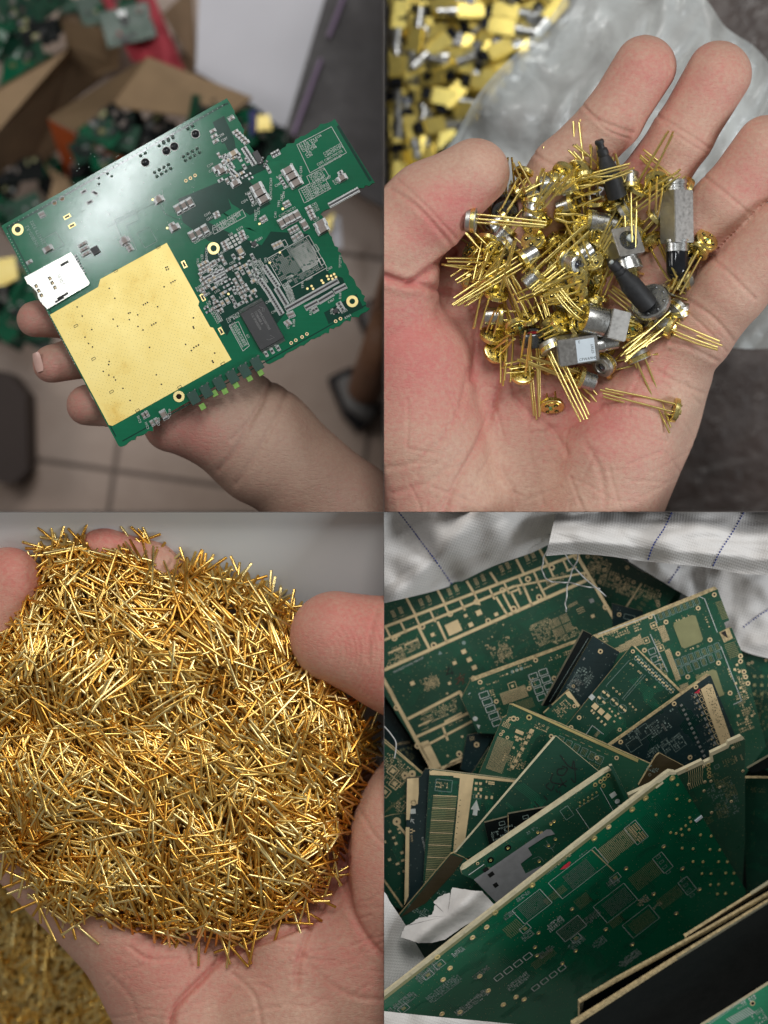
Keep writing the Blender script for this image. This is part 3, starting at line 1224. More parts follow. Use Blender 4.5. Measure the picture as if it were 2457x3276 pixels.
mb.box(bd.pt(330, 1145, 0.03), 0.16, 1.05, 0.05, AX1)
part('contact_strip', mb, 'chip_black', sim)

# flash chip
fx, fy = 1132, 1407
mb = MB()
mb.box(bd.pt(fx, fy, 0.10), 1.17, 1.84, 0.14, AX1, 0, 0.97)
flash = part('flash_chip', mb, 'chip_black', ROOT1)
FO = bd.pt(fx, fy, 0)
for sg in (-1, 1):
    for k in range(24):
        u = (k - 11.5) * 0.047
        mb = MB()
        a = FO + bd.U * u + bd.V * (sg * 0.91) + bd.N * 0.09
        mb.tube([a, a + bd.V * (sg * 0.05), a + bd.V * (sg * 0.08) - bd.N * 0.075, a + bd.V * (sg * 0.15) - bd.N * 0.08], 0.014, 4)
        part('leg', mb, 'solder', flash)
mb = MB()
for i, st in enumerate(('S34ML02G100TFI00', '732BB4BB A', 'C12 SPANSION')):
    text(mb, st, FO + bd.N * 0.174 - bd.V * 0.66 + bd.U * (0.16 - 0.17 * i), bd.V, bd.U, 0.145, 0, 0.8)
part('print', mb, 'laser_print', flash)
mb = MB()
for a in [[(0.30, -0.75), (0.40, -0.62), (0.30, -0.50)], [(0.34, -0.70), (0.46, -0.58), (0.36, -0.46)], [(0.10, 0.55), (0.22, 0.72), (-0.05, 0.70)], [(-0.05, 0.70), (-0.12, 0.62)]]:
    mb.tube([FO + bd.U * u + bd.V * v + bd.N * 0.172 for u, v in a], 0.008, 4)
part('print', mb, 'laser_print', flash)
for (x, y, w, h, nm) in [(412, 1082, 34, 34, 'controller_chip'), (1115, 680, 26, 60, 'regulator_chip'), (1097, 1052, 22, 18, 'transistor'), (1450, 1343, 22, 18, 'transistor')]:
    mb = MB()
    mb.box(bd.pt(x, y, 0.05), w / 100, h / 100, 0.09, AX1, 0, 0.96)
    part(nm, mb, 'chip_black', ROOT1)
for k in range(8):
    bd.rect('pad_tin', 392 + 6 * (k % 4) * 0, 1000, 1, 1)
for (x, y) in [(1097, 1052), (1450, 1343), (412, 1082)]:
    for a in range(4):
        bd.rect('pad_tin', x + 15 * math.cos(a * 1.57 + .5), y + 15 * math.sin(a * 1.57 + .5), 6, 6)
mb = MB()
for i in range(3):
    for j in range(3):
        o = bd.pt(1010, 1042) + bd.U * ((i - 1) * 0.19) + bd.V * ((j - 1) * 0.17) + bd.N * 0.025
        bd.rectw('pad_tin', o, 0.13, 0.12)
for k in range(2):
    for j in range(3):
        x, y = z2(590 + 36 * k + 10 * j, 600 + 30 * k - 22 * j)
        mb = MB()
        mb.lathe([(0.07, 0), (0.06, 0.07), (0.02, 0.10)], 8, AX1, bd.pt(x, y, 0))
        part('solder_joint', mb, 'solder', ROOT1, True)

# capacitors that can be told apart
for (x, y) in [(1245, 737), (1261, 763), (1280, 792), (1110, 810), (1122, 835), (1140, 862)]:
    comp('big', x, y, 0, True)
for (x, y) in [(770, 905), (796, 890), (822, 876), (832, 1020), (860, 1008), (887, 992)]:
    comp('mid', x, y, 90, True)
for (x, y) in [(1218, 966), (1240, 952), (1261, 942), (1284, 930)]:
    comp('mid', x, y, 90, True)
for (k, x, y, a) in [('mid', 1315, 972, 90), ('big', 1385, 968, 0), ('big', 1394, 992, 0), ('tan', 1039, 1087, 90), ('mid', 208, 1076, 0), ('mid', 709, 1792, 90), ('small', 635, 1788, 90), ('small', 622, 1796, 90), ('small', 658, 1828, 90), ('small', 676, 1818, 90), ('tan', 1009, 664, 0), ('mid', 1018, 792, 0), ('mid', 941, 727, 0), ('mid', 960, 738, 0),
                     ('mid', 688, 865, 0), ('small', 682, 852, 0), ('mid', 755, 985, 0), ('small', 742, 970, 0), ('small', 934, 922, 0), ('small', 938, 934, 0), ('small', 1246, 878, 90), ('small', 1232, 886, 90), ('small', 1145, 943, 90), ('small', 1131, 952, 90), ('small', 176, 930, 90), ('small', 187, 925, 90), ('small', 127, 1132, 0), ('mid', 540, 1042, 0), ('small', 533, 1030, 0), ('small', 548, 1055, 0),
                     ('mid', 1478, 770, 0), ('res', 1474, 757, 0), ('res', 1470, 745, 0), ('small', 1332, 898, 0), ('small', 1340, 915, 0), ('small', 1346, 928, 0), ('small', 1352, 940, 0), ('small', 565, 1078, 0), ('small', 558, 1068, 0)]:
    comp(k, x, y, a, True)
# ranks of resistors
row('res', *z4(820, 645), *z4(1250, 405), 26, 90)
row('res', *z4(990, 635), *z4(1075, 588), 7, 90)
row('res', *z4(1105, 578), *z4(1210, 515), 7, 90)
row('res', *z4(1240, 490), *z4(1320, 450), 6, 90)
row('res', *z4(628, 285), *z4(738, 445), 9, 0)
row('res', *z4(735, 475), *z4(812, 600), 8, 0)
row('res', *z4(655, 490), *z4(770, 680), 11, 0)
row('res', *z4(590, 400), *z4(640, 470), 4, 0)
row('res', *z4(115, 390), *z4(270, 310), 11, 90)
row('res', *z4(195, 408), *z4(285, 358), 7, 90)
row('small', *z4(80, 320), *z4(195, 250), 5, 90)
row('res', *z2(1195, 962), *z2(1430, 832), 16, 90)
row('res', *z2(450, 475), *z2(535, 605), 8, 0)
row('res', *z2(330, 660), *z2(390, 720), 5, 0)
row('res', *z2(275, 540), *z2(345, 640), 5, 0)
row('res', *z2(500, 880), *z2(520, 925), 3, 90)
row('res', *z2(770, 745), *z2(800, 790), 3, 90)
row('small', *z2(850, 1190), *z2(905, 1160), 3, 90)
row('small', *z2(880, 1255), *z2(940, 1215), 3, 90)
row('stan', *z2(710, 1320), *z2(765, 1295), 3, 90)
row('res', *z4(640, 1035), *z4(745, 985), 3, 90)
row('res', *z4(1050, 660), *z4(1075, 645), 2, 90)
row('small', *z4(840, 700), *z4(870, 690), 3, 90)
row('small', *z2(275, 1290), *z2(300, 1340), 3, 0)
row('small', *z2(425, 1200), *z2(445, 1255), 3, 0)
row('res', *z2(640, 620), *z2(665, 665), 2, 90)
row('small', *z2(375, 330), *z2(470, 420), 5, 0)
row('res', *z2(700, 530), *z2(745, 505), 3, 90)
row('small', 920, 566, 932, 610, 3, 0)
row('small', 1000, 512, 1000, 512, 1, 0)
row('res', *z4(1270, 600), *z4(1300, 650), 3, 0)
row('small', *z4(820, 760), *z4(835, 775), 2, 0)
for k in range(2):
    row('small', 350 + 14 * k, 1060 - 8 * k, 366 + 14 * k, 1100 - 8 * k, 3, 0)
# the crowded middle: parts in loose rows and columns
def rank_area(cx, cy, nu, nv, pu, pv, keep, ok):
    o = bd.pt(cx, cy)
    for i in range(nu):
        for j in range(nv):
            w = o + bd.U * ((i - nu / 2) * pu) + bd.V * ((j - nv / 2) * pv)
            x, y = bd.px(w)
            if not ok(x, y) or r1.random() > keep:
                continue
            blk = (i // 4 * 7 + j // 3 * 3) % 2
            kd = ('res', 'res', 'small', 'res', 'stan', 'small')[(i // 2 * 5 + j * 3) % 6]
            comp(kd, x, y, 0 if blk else 90, (i // 4 + j // 3) % 3 != 0)


def ok_mid(x, y):
    X, Y = (x - 830) / 0.4996, (y - 1012) / 0.4996
    if X < 120 and Y > 560 or ((X - 420) * 0.49 + (Y - 680) * 0.87 > -40 and X > 400):
        return False
    return 70 < X < 600 and 190 < Y < 680 and math.hypot(x - 923, y - 1073) > 40


rank_area(1000, 1235, 14, 15, 0.235, 0.19, 0.62, ok_mid)
rank_area(1010, 735, 8, 9, 0.235, 0.19, 0.6, lambda x, y: 945 < x < 1085 and 665 < y < 800)
# ball field left by the removed chip
cx, cy = z4(900, 250)
bd.grid('pad_tin', cx, cy, 190, 150, 24, 20, 0.5, 0, 0.16, r1, lambda u, v: not (u < .25 and v > .75) and not (u > .35 and u < .45 and v < .2))
bd.grid('pad_tin', *z4(985, 190), 90, 110, 12, 14, 0.6, 0, 0.1, r1)
bd.box_line('silk', cx + 4, cy, 205, 160, 2)
for (X, Y) in [(1070, 120), (1120, 235), (800, 80)]:
    bd.box_line('silk', *z4(X, Y), 18, 28, 2)

# connector posts and solder joints
for (x, y) in [(845, 579), (753, 633), (719, 652), (628, 702)]:
    bd.ring(x, y, 20, 17, 'pad_tin', 'hole_dark', 'post_hole')
    mb = MB()
    mb.lathe([(0.15, 0), (0.14, 0.06), (0.07, 0.11), (0.02, 0.12)], 14, AX1, bd.pt(x, y, 0.01))
    part('post', mb, 'black_gloss', ROOT1, 'auto')


def joint(x, y, r=0.075):
    mb = MB()
    c = bd.pt(x, y, 0)
    mb.lathe([(r, 0.0), (r * 0.8, 0.04), (r * 0.35, 0.12), (r * 0.3, 0.16)], 9, AX1, c)
    part('solder_joint', mb, 'solder', ROOT1, True)


for (x0, y0, n1, n2) in [(688, 630, 4, 1), (668, 745, 4, 2), (792, 676, 4, 2), (706, 612, 3, 1), (812, 556, 2, 1), (608, 673, 2, 1)]:
    for i in range(n1):
        for j in range(n2):
            joint(x0 + 20 * i + 10 * j, y0 - 11.3 * i + 17 * j)
for X, Y in [(855, 728), (855, 780), (930, 690), (965, 712)]:
    joint(X * .5, 405 + Y * .5, 0.06)
for (x, y, a) in [(362, 828, 0), (410, 833, 60), (388, 873, 0)]:
    bd.line('solder', [(x - 12 * math.cos(R(29 - a)), y + 12 * math.sin(R(29 - a))), (x + 12 * math.cos(R(29 - a)), y - 12 * math.sin(R(29 - a)))], 14)
    bd.line('hole_dark', [(x - 8 * math.cos(R(29 - a)), y + 8 * math.sin(R(29 - a))), (x + 8 * math.cos(R(29 - a)), y - 8 * math.sin(R(29 - a)))], 7)

# light pipes along the lower edge
for (x, y, lx, ly) in [(838, 1718, 876, 1757), (892, 1690, 928, 1700), (948, 1657, 972, 1690), (1005, 1628, 1020, 1664), (1058, 1602, 1078, 1634), (1111, 1572, 1126, 1610)]:
    mb = MB()
    mb.box(bd.pt(x, y, 0.05), 0.42, 0.56, 0.20, AX1)
    led = part('light_pipe', mb, 'led_body', ROOT1)
    mb = MB()
    mb.box(bd.pt(lx, ly, -0.02), 0.24, 0.26, 0.24, AX1)
    part('lens', mb, 'led_green', led)
    joint(x - 18, y - 20, 0.07)
    joint(x + 4, y - 33, 0.07)

# lettering
SK = 'silk'
bd.text('silk_faint', 'HN1800-A2', 172, 1062, 24, -90, 0.85)
bd.text('silk_faint', '2144279 9202', 196, 1050, 22, -90, 0.85)


def block(lines, x, y, size=15, lh=15.5, frame=None, ang=0, sx=0.9):
    U, V = bd.U, bd.V
    ca, sa = math.cos(R(ang)), math.sin(R(ang))
    Vv = V * ca - U * sa
    o = bd.pt(x, y, 0.026)
    Uu = U * ca + V * sa
    for i, st in enumerate(lines):
        text(bd.layer(SK), st, o + Vv * (i * lh / 100), Uu, -Vv, size / 100, 0, sx)
    if frame:
        bd.box_line(SK, *frame, 2, ang)


block(['C258C231R99R94', 'C236C142C17C16C157', 'C228C115C131', 'C143C220R100R95', 'C215C148C13 C12', 'C114C110C125C134'], *z2(945, 845), 16, 10.5)
block(['UC166C172', 'C130C161', 'C169C150'], *z2(1020, 730), 16, 12.5)
bd.line(SK, [z2(990, 715), z2(1140, 640), z2(1185, 715), z2(1155, 745), z2(1200, 820), z2(970, 945), z2(920, 830), z2(1020, 775), z2(990, 715)], 2)
block(['R7 R9', 'R6 R10 TP4 R236', 'R1 R24  R239', 'C203C209', '   R2 C198'], *z2(925, 450), 15, 11)
block(['C210', 'C196'], *z2(985, 540), 15, 11)
block(['C197C237C257', 'C189C177C171'], *z2(1140, 530), 15, 12)
block(['C202 C180C170C175', 'C261C213C118C187'], *z2(1085, 625), 15, 15)
bd.line(SK, [z2(905, 440), z2(1205, 285), z2(1335, 510), z2(1020, 685), z2(905, 440)], 2)
block(['C513 R456 C515C502', 'C512 R487C518C504', '  R488C516C503'], *z2(180, 1165), 16, 11)
bd.line(SK, [z2(175, 1165), z2(325, 1085), z2(435, 1000), z2(465, 1060), z2(190, 1215), z2(175, 1165)], 2)
block(['R144', 'R140', 'R207', 'R204', 'R144', 'R176', 'R193', 'R186', 'R190', 'R148'], *z4(330, 800), 15, 11.5)
bd.line(SK, [z4(320, 790), z4(400, 755), z4(495, 965), z4(440, 1010), z4(320, 790)], 2)
block(['R460', 'R461', 'R475', 'C487', 'C481', 'C482', 'C485'], *z4(150, 660), 15, 11)
for (st, X, Y, a) in [('R496', 735, 735, 0), ('C340', 720, 810, 0), ('R501', 795, 830, 0), ('R514', 465, 880, 0), ('C374', 430, 955, 0), ('R519', 520, 980, 0), ('R518', 520, 955, 0), ('C577', 560, 1065, -60), ('C575', 585, 1045, -60), ('TP83', 560, 1100, -60), ('TP81', 760, 980, -60), ('C542', 785, 930, -60), ('C546', 800, 905, -60),
                       ('C545', 110, 1065, 0), ('C547', 130, 1100, 0), ('C141', 730, 1075, -60), ('C119C116C121', 755, 1070, 0), ('C82', 1040, 975, 0), ('C127', 1045, 1005, 0), ('C153', 1055, 1030, 0), ('C137', 1055, 1110, 0), ('C167', 1110, 1210, 0), ('C543', 870, 660, -60), ('C545 C544', 950, 760, -60), ('C570C573C569', 690, 915, -60), ('R107', 1220, 770, 0), ('C49', 1235, 790, 0), ('C528C529C531', 20, 1300, 0), ('C681', 560, 1280, 0), ('U73', 535, 1335, 0), ('R279', 390, 1190, 0),
                       ('U15', 320, 1235, 0), ('C282', 440, 1270, 0), ('R463', 230, 1400, 0), ('C290', 305, 225, 0), ('C298', 225, 385, 0), ('C287', 255, 420, 0), ('C317', 360, 805, 0), ('C310', 210, 720, 0), ('C313', 150, 685, 0), ('C314', 135, 640, 0), ('TP5', 650, 1460, -70)]:
    bd.text(SK, st, *z2(X, Y), 15, a, 0.9)
for (st, X, Y, a) in [('C511', 60, 265, -60), ('L25 L23', 95, 270, -60), ('C509C510', 135, 235, -60), ('R698', 35, 480, 0), ('R480', 45, 500, 0), ('C496', 85, 500, 0), ('C495', 105, 545, 0), ('L16', 130, 605, 0), ('R479', 115, 640, 0), ('L15', 225, 675, 0), ('L18', 245, 690, 0), ('C490C478', 300, 750, 0), ('L17  R462', 310, 770, 0), ('U9', 500, 890, -90), ('C484', 640, 605, 0), ('C483', 690, 690, 0), ('R265', 990, 405, 0), ('TP10', 970, 465, -70), ('R228', 755, 1000, -90), ('R227', 715, 1025, -90), ('R229', 665, 1055, -90),
                       ('C160', 1165, 320, 0), ('R964', 1325, 735, 0), ('R965', 1295, 690, 0), ('U36', 1215, 690, -60), ('R38', 1035, 700, -60), ('R20', 1080, 660, -60), ('C1', 840, 820, -60), ('R1198', 890, 800, -60), ('C467', 1180, 600, 0), ('TP12TP11', 1290, 290, -60), ('R168', 1290, 560, -60), ('FB5', 830, 425, 0), ('C208', 820, 395, 0)]:
    bd.text(SK, st, *z4(X, Y), 15, a, 0.9)
for (st, x, y, a) in [('C2115', 612, 1826, -80), ('C2117', 648, 1800, -90), ('C2120', 690, 1840, -60), ('C2119', 738, 1800, -60), ('C2111', 645, 1852, -80)]:
    bd.text(SK, st, x, y, 15, a, 0.9)
for k in range(6):
    block([r1.choice('RC') + str(r1.randint(100, 599)) for _ in range(4)], *z4(500 + 18 * k, 250 + 70 * (k % 3)), 13, 9)
for k in range(5):
    block([r1.choice('RC') + str(r1.randint(100, 599)) for _ in range(5)], *z4(790 + 8 * k, 450 + 24 * k), 13, 9)
for k in range(14):
    block([r1.choice('RCL') + str(r1.randint(10, 599))], *z4(r1.uniform(150, 560), r1.uniform(220, 640)), 14, 9, None, r1.choice((0, 0, -90)))
bd.done()


# ---- the hand under the board
skin('skin_shaded', (0.38, 0.235, 0.18), (0.43, 0.175, 0.145), (0.41, 0.28, 0.21))  # the hand's shade is put into this darker skin tone


def hand_one():
    g = SDF(0.2, 20.5, 12.2, 25.5, -7.5, 0.9, 0.13)
    f1 = g.chain([(600, 1500, -2.4, 1.0), (330, 1370, -1.6, 0.92), (150, 1378, -0.9, 0.80)], 0.4)
    f2 = g.chain([(700, 1600, -2.6, 1.0), (430, 1530, -1.7, 0.95), (222, 1572, -0.85, 0.84)], 0.4)
    f3 = g.chain([(760, 1720, -2.6, 1.0), (560, 1750, -1.9, 1.0), (375, 1750, -1.0, 0.90)], 0.4)
    palm = g.chain([(640, 1560, -3.4, 1.5), (900, 1700, -2.7, 2.0), (1130, 1900, -3.2, 2.25), (1500, 2250, -4.2, 2.45), (1800, 2560, -5.0, 2.6)], 0.7)
    palm = smin(palm, g.chain([(740, 1830, -1.9, 1.25), (930, 1850, -2.1, 1.6), (1100, 2000, -2.9, 1.7)], 0.6), 0.6)
    g.join(palm, 0.4)
    g.join(f1, 0.2)
    g.join(f2, 0.2)
    g.join(f3, 0.2)
    cr = [([(1200, 1580), (1150, 1700), (1080, 1830), (1010, 1960), (940, 2030)], 14, 0.07), ([(1260, 1560), (1240, 1700), (1170, 1850), (1090, 1990), (1020, 2090)], 13, 0.06), ([(1180, 1640), (1090, 1800), (1000, 1900)], 10, 0.04),
          ([(300, 1300), (330, 1370), (340, 1450)], 10, 0.03), ([(420, 1480), (440, 1560), (430, 1650)], 10, 0.03)]
    fl = [(130, 1390, 110, 90, 0.35), (210, 1600, 110, 80, 0.35), (340, 1770, 90, 90, 0.35), (820, 1880, 200, 110, 0.45), (1200, 1900, 260, 240, -0.2), (1100, 1700, 90, 140, -0.1)]
    o = hand_mesh('hand', g, 1, cr, fl, 'skin_shaded', 1)
    tag(o, 'bare hand and forearm holding the router board from behind', 'hand')
    simple('nail', (0.56, 0.36, 0.31), 0.28, 0, 0.06, 4)
    for (x, y, z, ang, w, h, tl) in [(158, 1566, -0.22, 15, 0.55, 0.85, -40), (395, 1722, -0.20, 100, 0.55, 0.5, 6)]:
        mb = MB()
        vs = []
        n = 10
        for i in range(n + 1):
            for j in range(n + 1):
                u, v = (i / n - .5), (j / n - .5)
                r_ = 1 - 0.3 * abs(2 * v) ** 4
                vs.append(Vector((u * w * r_, v * h, -0.55 * u * u * w)))
        fs = [(i * (n + 1) + j, (i + 1) * (n + 1) + j, (i + 1) * (n + 1) + j + 1, i * (n + 1) + j + 1) for i in range(n) for j in range(n)]
        M = Matrix.Translation(P(1, x, y, z)) @ Matrix.Rotation(R(ang), 4, 'Z') @ Matrix.Rotation(R(tl), 4, 'Y')
        mb.add([M @ v for v in vs], fs)
        part('fingernail', mb, 'nail', o, True)


hand_one()


# ---- blurred surroundings
def tile_floor():
    t = NT('floor_tile')
    n = t.noise(0.10, 5, 0.6)
    n2 = t.noise(0.9, 5, 0.6)
    mu = t.n('ShaderNodeMath', operation='MULTIPLY_ADD')
    t.l(n2.outputs[0], mu.inputs[0])
    mu.inputs[1].default_value = 0.3
    t.l(n.outputs[0], mu.inputs[2])
    t.l(t.ramp(mu.outputs[0], [(0.4, (0.32, 0.235, 0.19)), (0.62, (0.44, 0.335, 0.275)), (0.85, (0.52, 0.41, 0.345))]), t.b.inputs['Base Color'])
    t.set(Roughness=0.32)
    root = MB()
    z = -34.0
    mb = MB()
    mb.quad([(-60, 0.03, z - 0.08), (-0.03, 0.03, z - 0.08), (-0.03, 60, z - 0.08), (-60, 60, z - 0.08)])
    simple('grout', (0.21, 0.165, 0.14), 0.8)
    fl = solo('floor', mb, 'grout', kind='structure')
    S = 15.2
    ca, sa = math.cos(R(-8)), math.sin(R(-8))
    for i in range(-6, 3):
        for j in range(-2, 6):
            mb = MB()
            c = Vector((-8 + (i * ca - j * sa) * S, 9 + (i * sa + j * ca) * S, z))
            mb.box(c, S - 0.3, S - 0.3, 0.14, (Vector((ca, sa, 0)), Vector((-sa, ca, 0)), Vector((0, 0, 1))))
            me = mb.mesh('tile', 'floor_tile', fl.location, False, 1)
            if len(me.polygons):
                link('tile', me, fl)


tile_floor()
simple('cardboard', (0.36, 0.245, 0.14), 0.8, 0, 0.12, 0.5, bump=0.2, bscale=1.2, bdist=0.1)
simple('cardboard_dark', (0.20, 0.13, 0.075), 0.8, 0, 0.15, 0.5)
simple('print_orange', (0.52, 0.10, 0.02), 0.6, 0, 0.12, 0.5)
simple('print_blue', (0.02, 0.02, 0.14), 0.6)
simple('red_cloth', (0.42, 0.05, 0.07), 0.8, 0, 0.25, 0.4, bump=0.4, bscale=0.6, bdist=0.4)
simple('panel_white', (0.62, 0.62, 0.68), 0.4, 0, 0.05, 0.2)
simple('metal_dark', (0.075, 0.070, 0.072), 0.55, 0.2, 0.25, 0.25, rvar=0.1)
simple('lilac_glint', (0.42, 0.32, 0.48), 0.3, 0.4, 0.1, 1)
simple('dark_box', (0.035, 0.022, 0.018), 0.7)
simple('shoe_dark', (0.015, 0.016, 0.022), 0.5)
simple('shoe_grey', (0.22, 0.22, 0.22), 0.6)
simple('leg_skin', (0.20, 0.095, 0.05), 0.6, 0, 0.1, 1)


def slab(name, pts, z, th, mats, label, cat, zs=None, parent=None, kind=None):
    """flat piece with thickness; pts in compartment px, z per corner optional"""
    mb = MB()
    n = len(pts)
    top = [P(1, x, y, (zs[i] if zs else z)) for i, (x, y) in enumerate(pts)]
    bot = [p - Vector((0, 0, th)) for p in top]
    mb.add(top + bot, [tuple(reversed(range(n))), tuple(range(n, 2 * n))] + [(i, (i + 1) % n, (i + 1) % n + n, i + n) for i in range(n)])
    if parent is not None:
        return part(name, mb, mats, parent, clip=1)
    return solo(name, mb, mats, label, cat, clip=1, kind=kind)


slab('white_panel', [(845, 305), (862, -80), (1440, -80), (1300, 558), (1288, 565), (1195, 540), (1120, 470)], -27.5, 0.6, 'panel_white', 'pale grey smooth panel standing behind the router board', 'panel')
o = thing('metal_cabinet', 'dark brushed metal cabinet side at the upper right of the scrap room', 'cabinet', P(1, 1500, 300, -27))
slab('side_panel', [(1425, -80), (1720, -80), (1720, 930), (1560, 840), (1232, 566)], -26.0, 1.0, 'metal_dark', None, None, parent=o)
for (a, c) in [((1488, -20), (1420, 160)), ((1388, 255), (1268, 580))]:  # lilac tubes stand in for highlights along the dark metal
    mb = MB()
    mb.tube([P(1, *a, -25.6), P(1, *c, -25.6)], 0.13, 8)
    part('glint_strip', mb, 'lilac_glint', o, clip=1)


def red_cloth():
    def fn(u, v):
        x0, x1 = 400 + 170 * v, 640 + 160 * v
        x = x0 + (x1 - x0) * u
        y = -80 + 385 * v - 40 * (1 - u) * v
        return x, y, -28.5 + 0.7 * math.sin(u * 8 + v * 2) + 0.5 * noise.noise(Vector((u * 3, v * 4, 1)))
    mb = sheet('red_cloth', 1, fn, 30, 30, None)
    solo('red_cloth', mb, 'red_cloth', 'crumpled red cloth hanging behind the cardboard boxes', 'cloth', smooth=True, clip=1)


red_cloth()

# boxes: each side and flap its own board
o = thing('cardboard_box', 'open brown cardboard box with orange printing, full of scrap boards', 'box', P(1, 600, 560, -32))
for nm, pts, zs, m in [('flap', [(205, 508), (640, 245), (1090, 420), (960, 520), (700, 480), (480, 460), (320, 570)], [-24.5, -24.5, -25, -25.5, -26, -26, -26], 'cardboard'),
                       ('front_side', [(203, 512), (322, 575), (470, 660), (660, 720), (560, 900), (430, 840), (300, 790), (250, 650)], [-24.6, -26, -26, -26.2, -31, -31, -31, -29], 'print_orange'),
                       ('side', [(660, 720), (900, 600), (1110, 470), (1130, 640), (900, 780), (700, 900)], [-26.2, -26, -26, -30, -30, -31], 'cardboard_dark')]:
    slab(nm, pts, 0, 0.25, m, None, None, zs, o)
slab('printed_mark', [(360, 690), (420, 715), (410, 780), (345, 760)], 0, 0.05, 'print_blue', None, None, [-27.6, -27.6, -28.8, -28.8], o)
o = thing('cardboard_box', 'brown cardboard box with a raised flap at the left edge', 'box', P(1, 150, 500, -31))
for nm, pts, zs, m in [('flap', [(-80, 420), (300, 200), (520, 290), (420, 330), (310, 250), (-80, 640)], [-24, -23, -25, -26, -25, -25], 'cardboard'),
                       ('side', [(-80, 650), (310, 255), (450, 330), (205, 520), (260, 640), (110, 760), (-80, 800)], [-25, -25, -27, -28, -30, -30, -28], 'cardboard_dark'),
                       ('flap', [(200, 720), (330, 790), (420, 830), (330, 990), (200, 900), (230, 780)], [-28, -28, -28.5, -29, -29, -28.5], 'cardboard')]:
    slab(nm, pts, 0, 0.25, m, None, None, zs, o)
o = thing('cardboard_box', 'yellowish cardboard box below the red cloth', 'box', P(1, 400, 180, -31))
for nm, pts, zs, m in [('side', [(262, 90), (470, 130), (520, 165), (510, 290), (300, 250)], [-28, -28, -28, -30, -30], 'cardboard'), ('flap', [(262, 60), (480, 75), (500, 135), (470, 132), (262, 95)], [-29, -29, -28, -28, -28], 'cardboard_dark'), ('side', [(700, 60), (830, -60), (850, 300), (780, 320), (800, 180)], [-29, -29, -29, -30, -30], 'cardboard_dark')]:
    slab(nm, pts, 0, 0.25, m, None, None, zs, o)
slab('dark_crate', [(-80, 1590), (40, 1610), (112, 1700), (118, 2030), (60, 2090), (-80, 2080)], -30, 3.0, 'dark_box', 'dark brown crate at the lower left edge of the floor', 'crate')
slab('gold_board', [(-60, 1130), (62, 1108), (78, 1200), (20, 1232), (-60, 1240)], -24, 0.3, 'shield_gold', 'blurred gold-coated board piece at the left edge', 'circuit board')
slab('pale_offcut', [(1440, 930), (1470, 935), (1480, 1070), (1440, 1080), (1425, 980)], -26, 0.3, 'panel_white', 'blurred pale offcut right of the router board', 'offcut')
slab('gold_strip', [(1405, 950), (1445, 915), (1430, 990), (1400, 1010)], -25.5, 0.2, 'shield_gold', 'blurred gold offcut behind the right edge of the router board', 'offcut')
slab('gold_offcut', [(1090, 500), (1165, 495), (1175, 560), (1100, 565)], -25.5, 0.2, 'shield_gold', 'blurred gold offcut behind the notch of the router board', 'offcut')
slab('blue_wrapper', [(1075, 480), (1112, 470), (1108, 560), (1080, 600)], -25.4, 0.2, 'print_blue', 'blurred dark blue wrapper behind the notch of the router board', 'wrapper')

# scrap boards
SCR = []
for (x0, x1, y0, y1, n, z) in [(-60, 230, -60, 310, 16, -26), (380, 760, 520, 660, 20, -27), (800, 1110, 430, 570, 14, -26), (-60, 190, 1180, 1480, 14, -29), (-60, 140, 730, 960, 8, -29), (1000, 1260, 560, 700, 9, -28), (300, 560, 20, 110, 7, -28.5), (330, 470, 640, 790, 6, -28), (180, 330, 720, 900, 4, -30.5)]:
    for k in range(n):
        SCR.append((r1.uniform(x0, x1), r1.uniform(y0, y1), z + r1.uniform(-1.2, 1.0)))
where = {0: 'in the heap at the upper left', 16: 'inside the orange-printed box', 36: 'heaped on the box edge behind the router board', 50: 'on the floor left of the fingers', 64: 'on the floor under the raised flap', 72: 'behind the notch of the router board', 81: 'lying below the red cloth', 88: 'spilling beside the orange box front', 94: 'on the floor between the boxes'}
wl = ''
for k, (x, y, z) in enumerate(SCR):
    wl = where.get(k, wl)
    w, h = r1.uniform(1.2, 3.2), r1.uniform(1.0, 2.2)
    ax = frame_z((r1.gauss(0, .4), r1.gauss(0, .4), 1), r1.uniform(0, 6.3))
    c = P(1, x, y, z)
    if c.x > -2.5:
        c.x = -2.5
    if c.y < 2.5:
        c.y = 2.5
    o = thing('scrap_board', 'blurred green scrap circuit board ' + wl, 'circuit board', c, 'scrap boards ' + wl)
    mb = MB()
    mb.box(c, w, h, 0.14, ax)
    part('substrate', mb, r1.choice(('mask_vivid', 'mask_green', 'mask_deep', 'mask_black')), o)
    for j in range(r1.randint(5, 9)):
        mb = MB()
        s1, s2 = r1.uniform(.12, .5), r1.uniform(.10, .35)
        mb.box(c + ax[0] * r1.uniform(-.4, .4) * w + ax[1] * r1.uniform(-.4, .4) * h + ax[2] * 0.16, s1, s2, r1.uniform(.12, .3), ax)
        part('component', mb, r1.choice(('chip_black', 'solder', 'chip_black', 'pad_tin', 'chip_black', 'cap_body', 'pad_olive')), o)


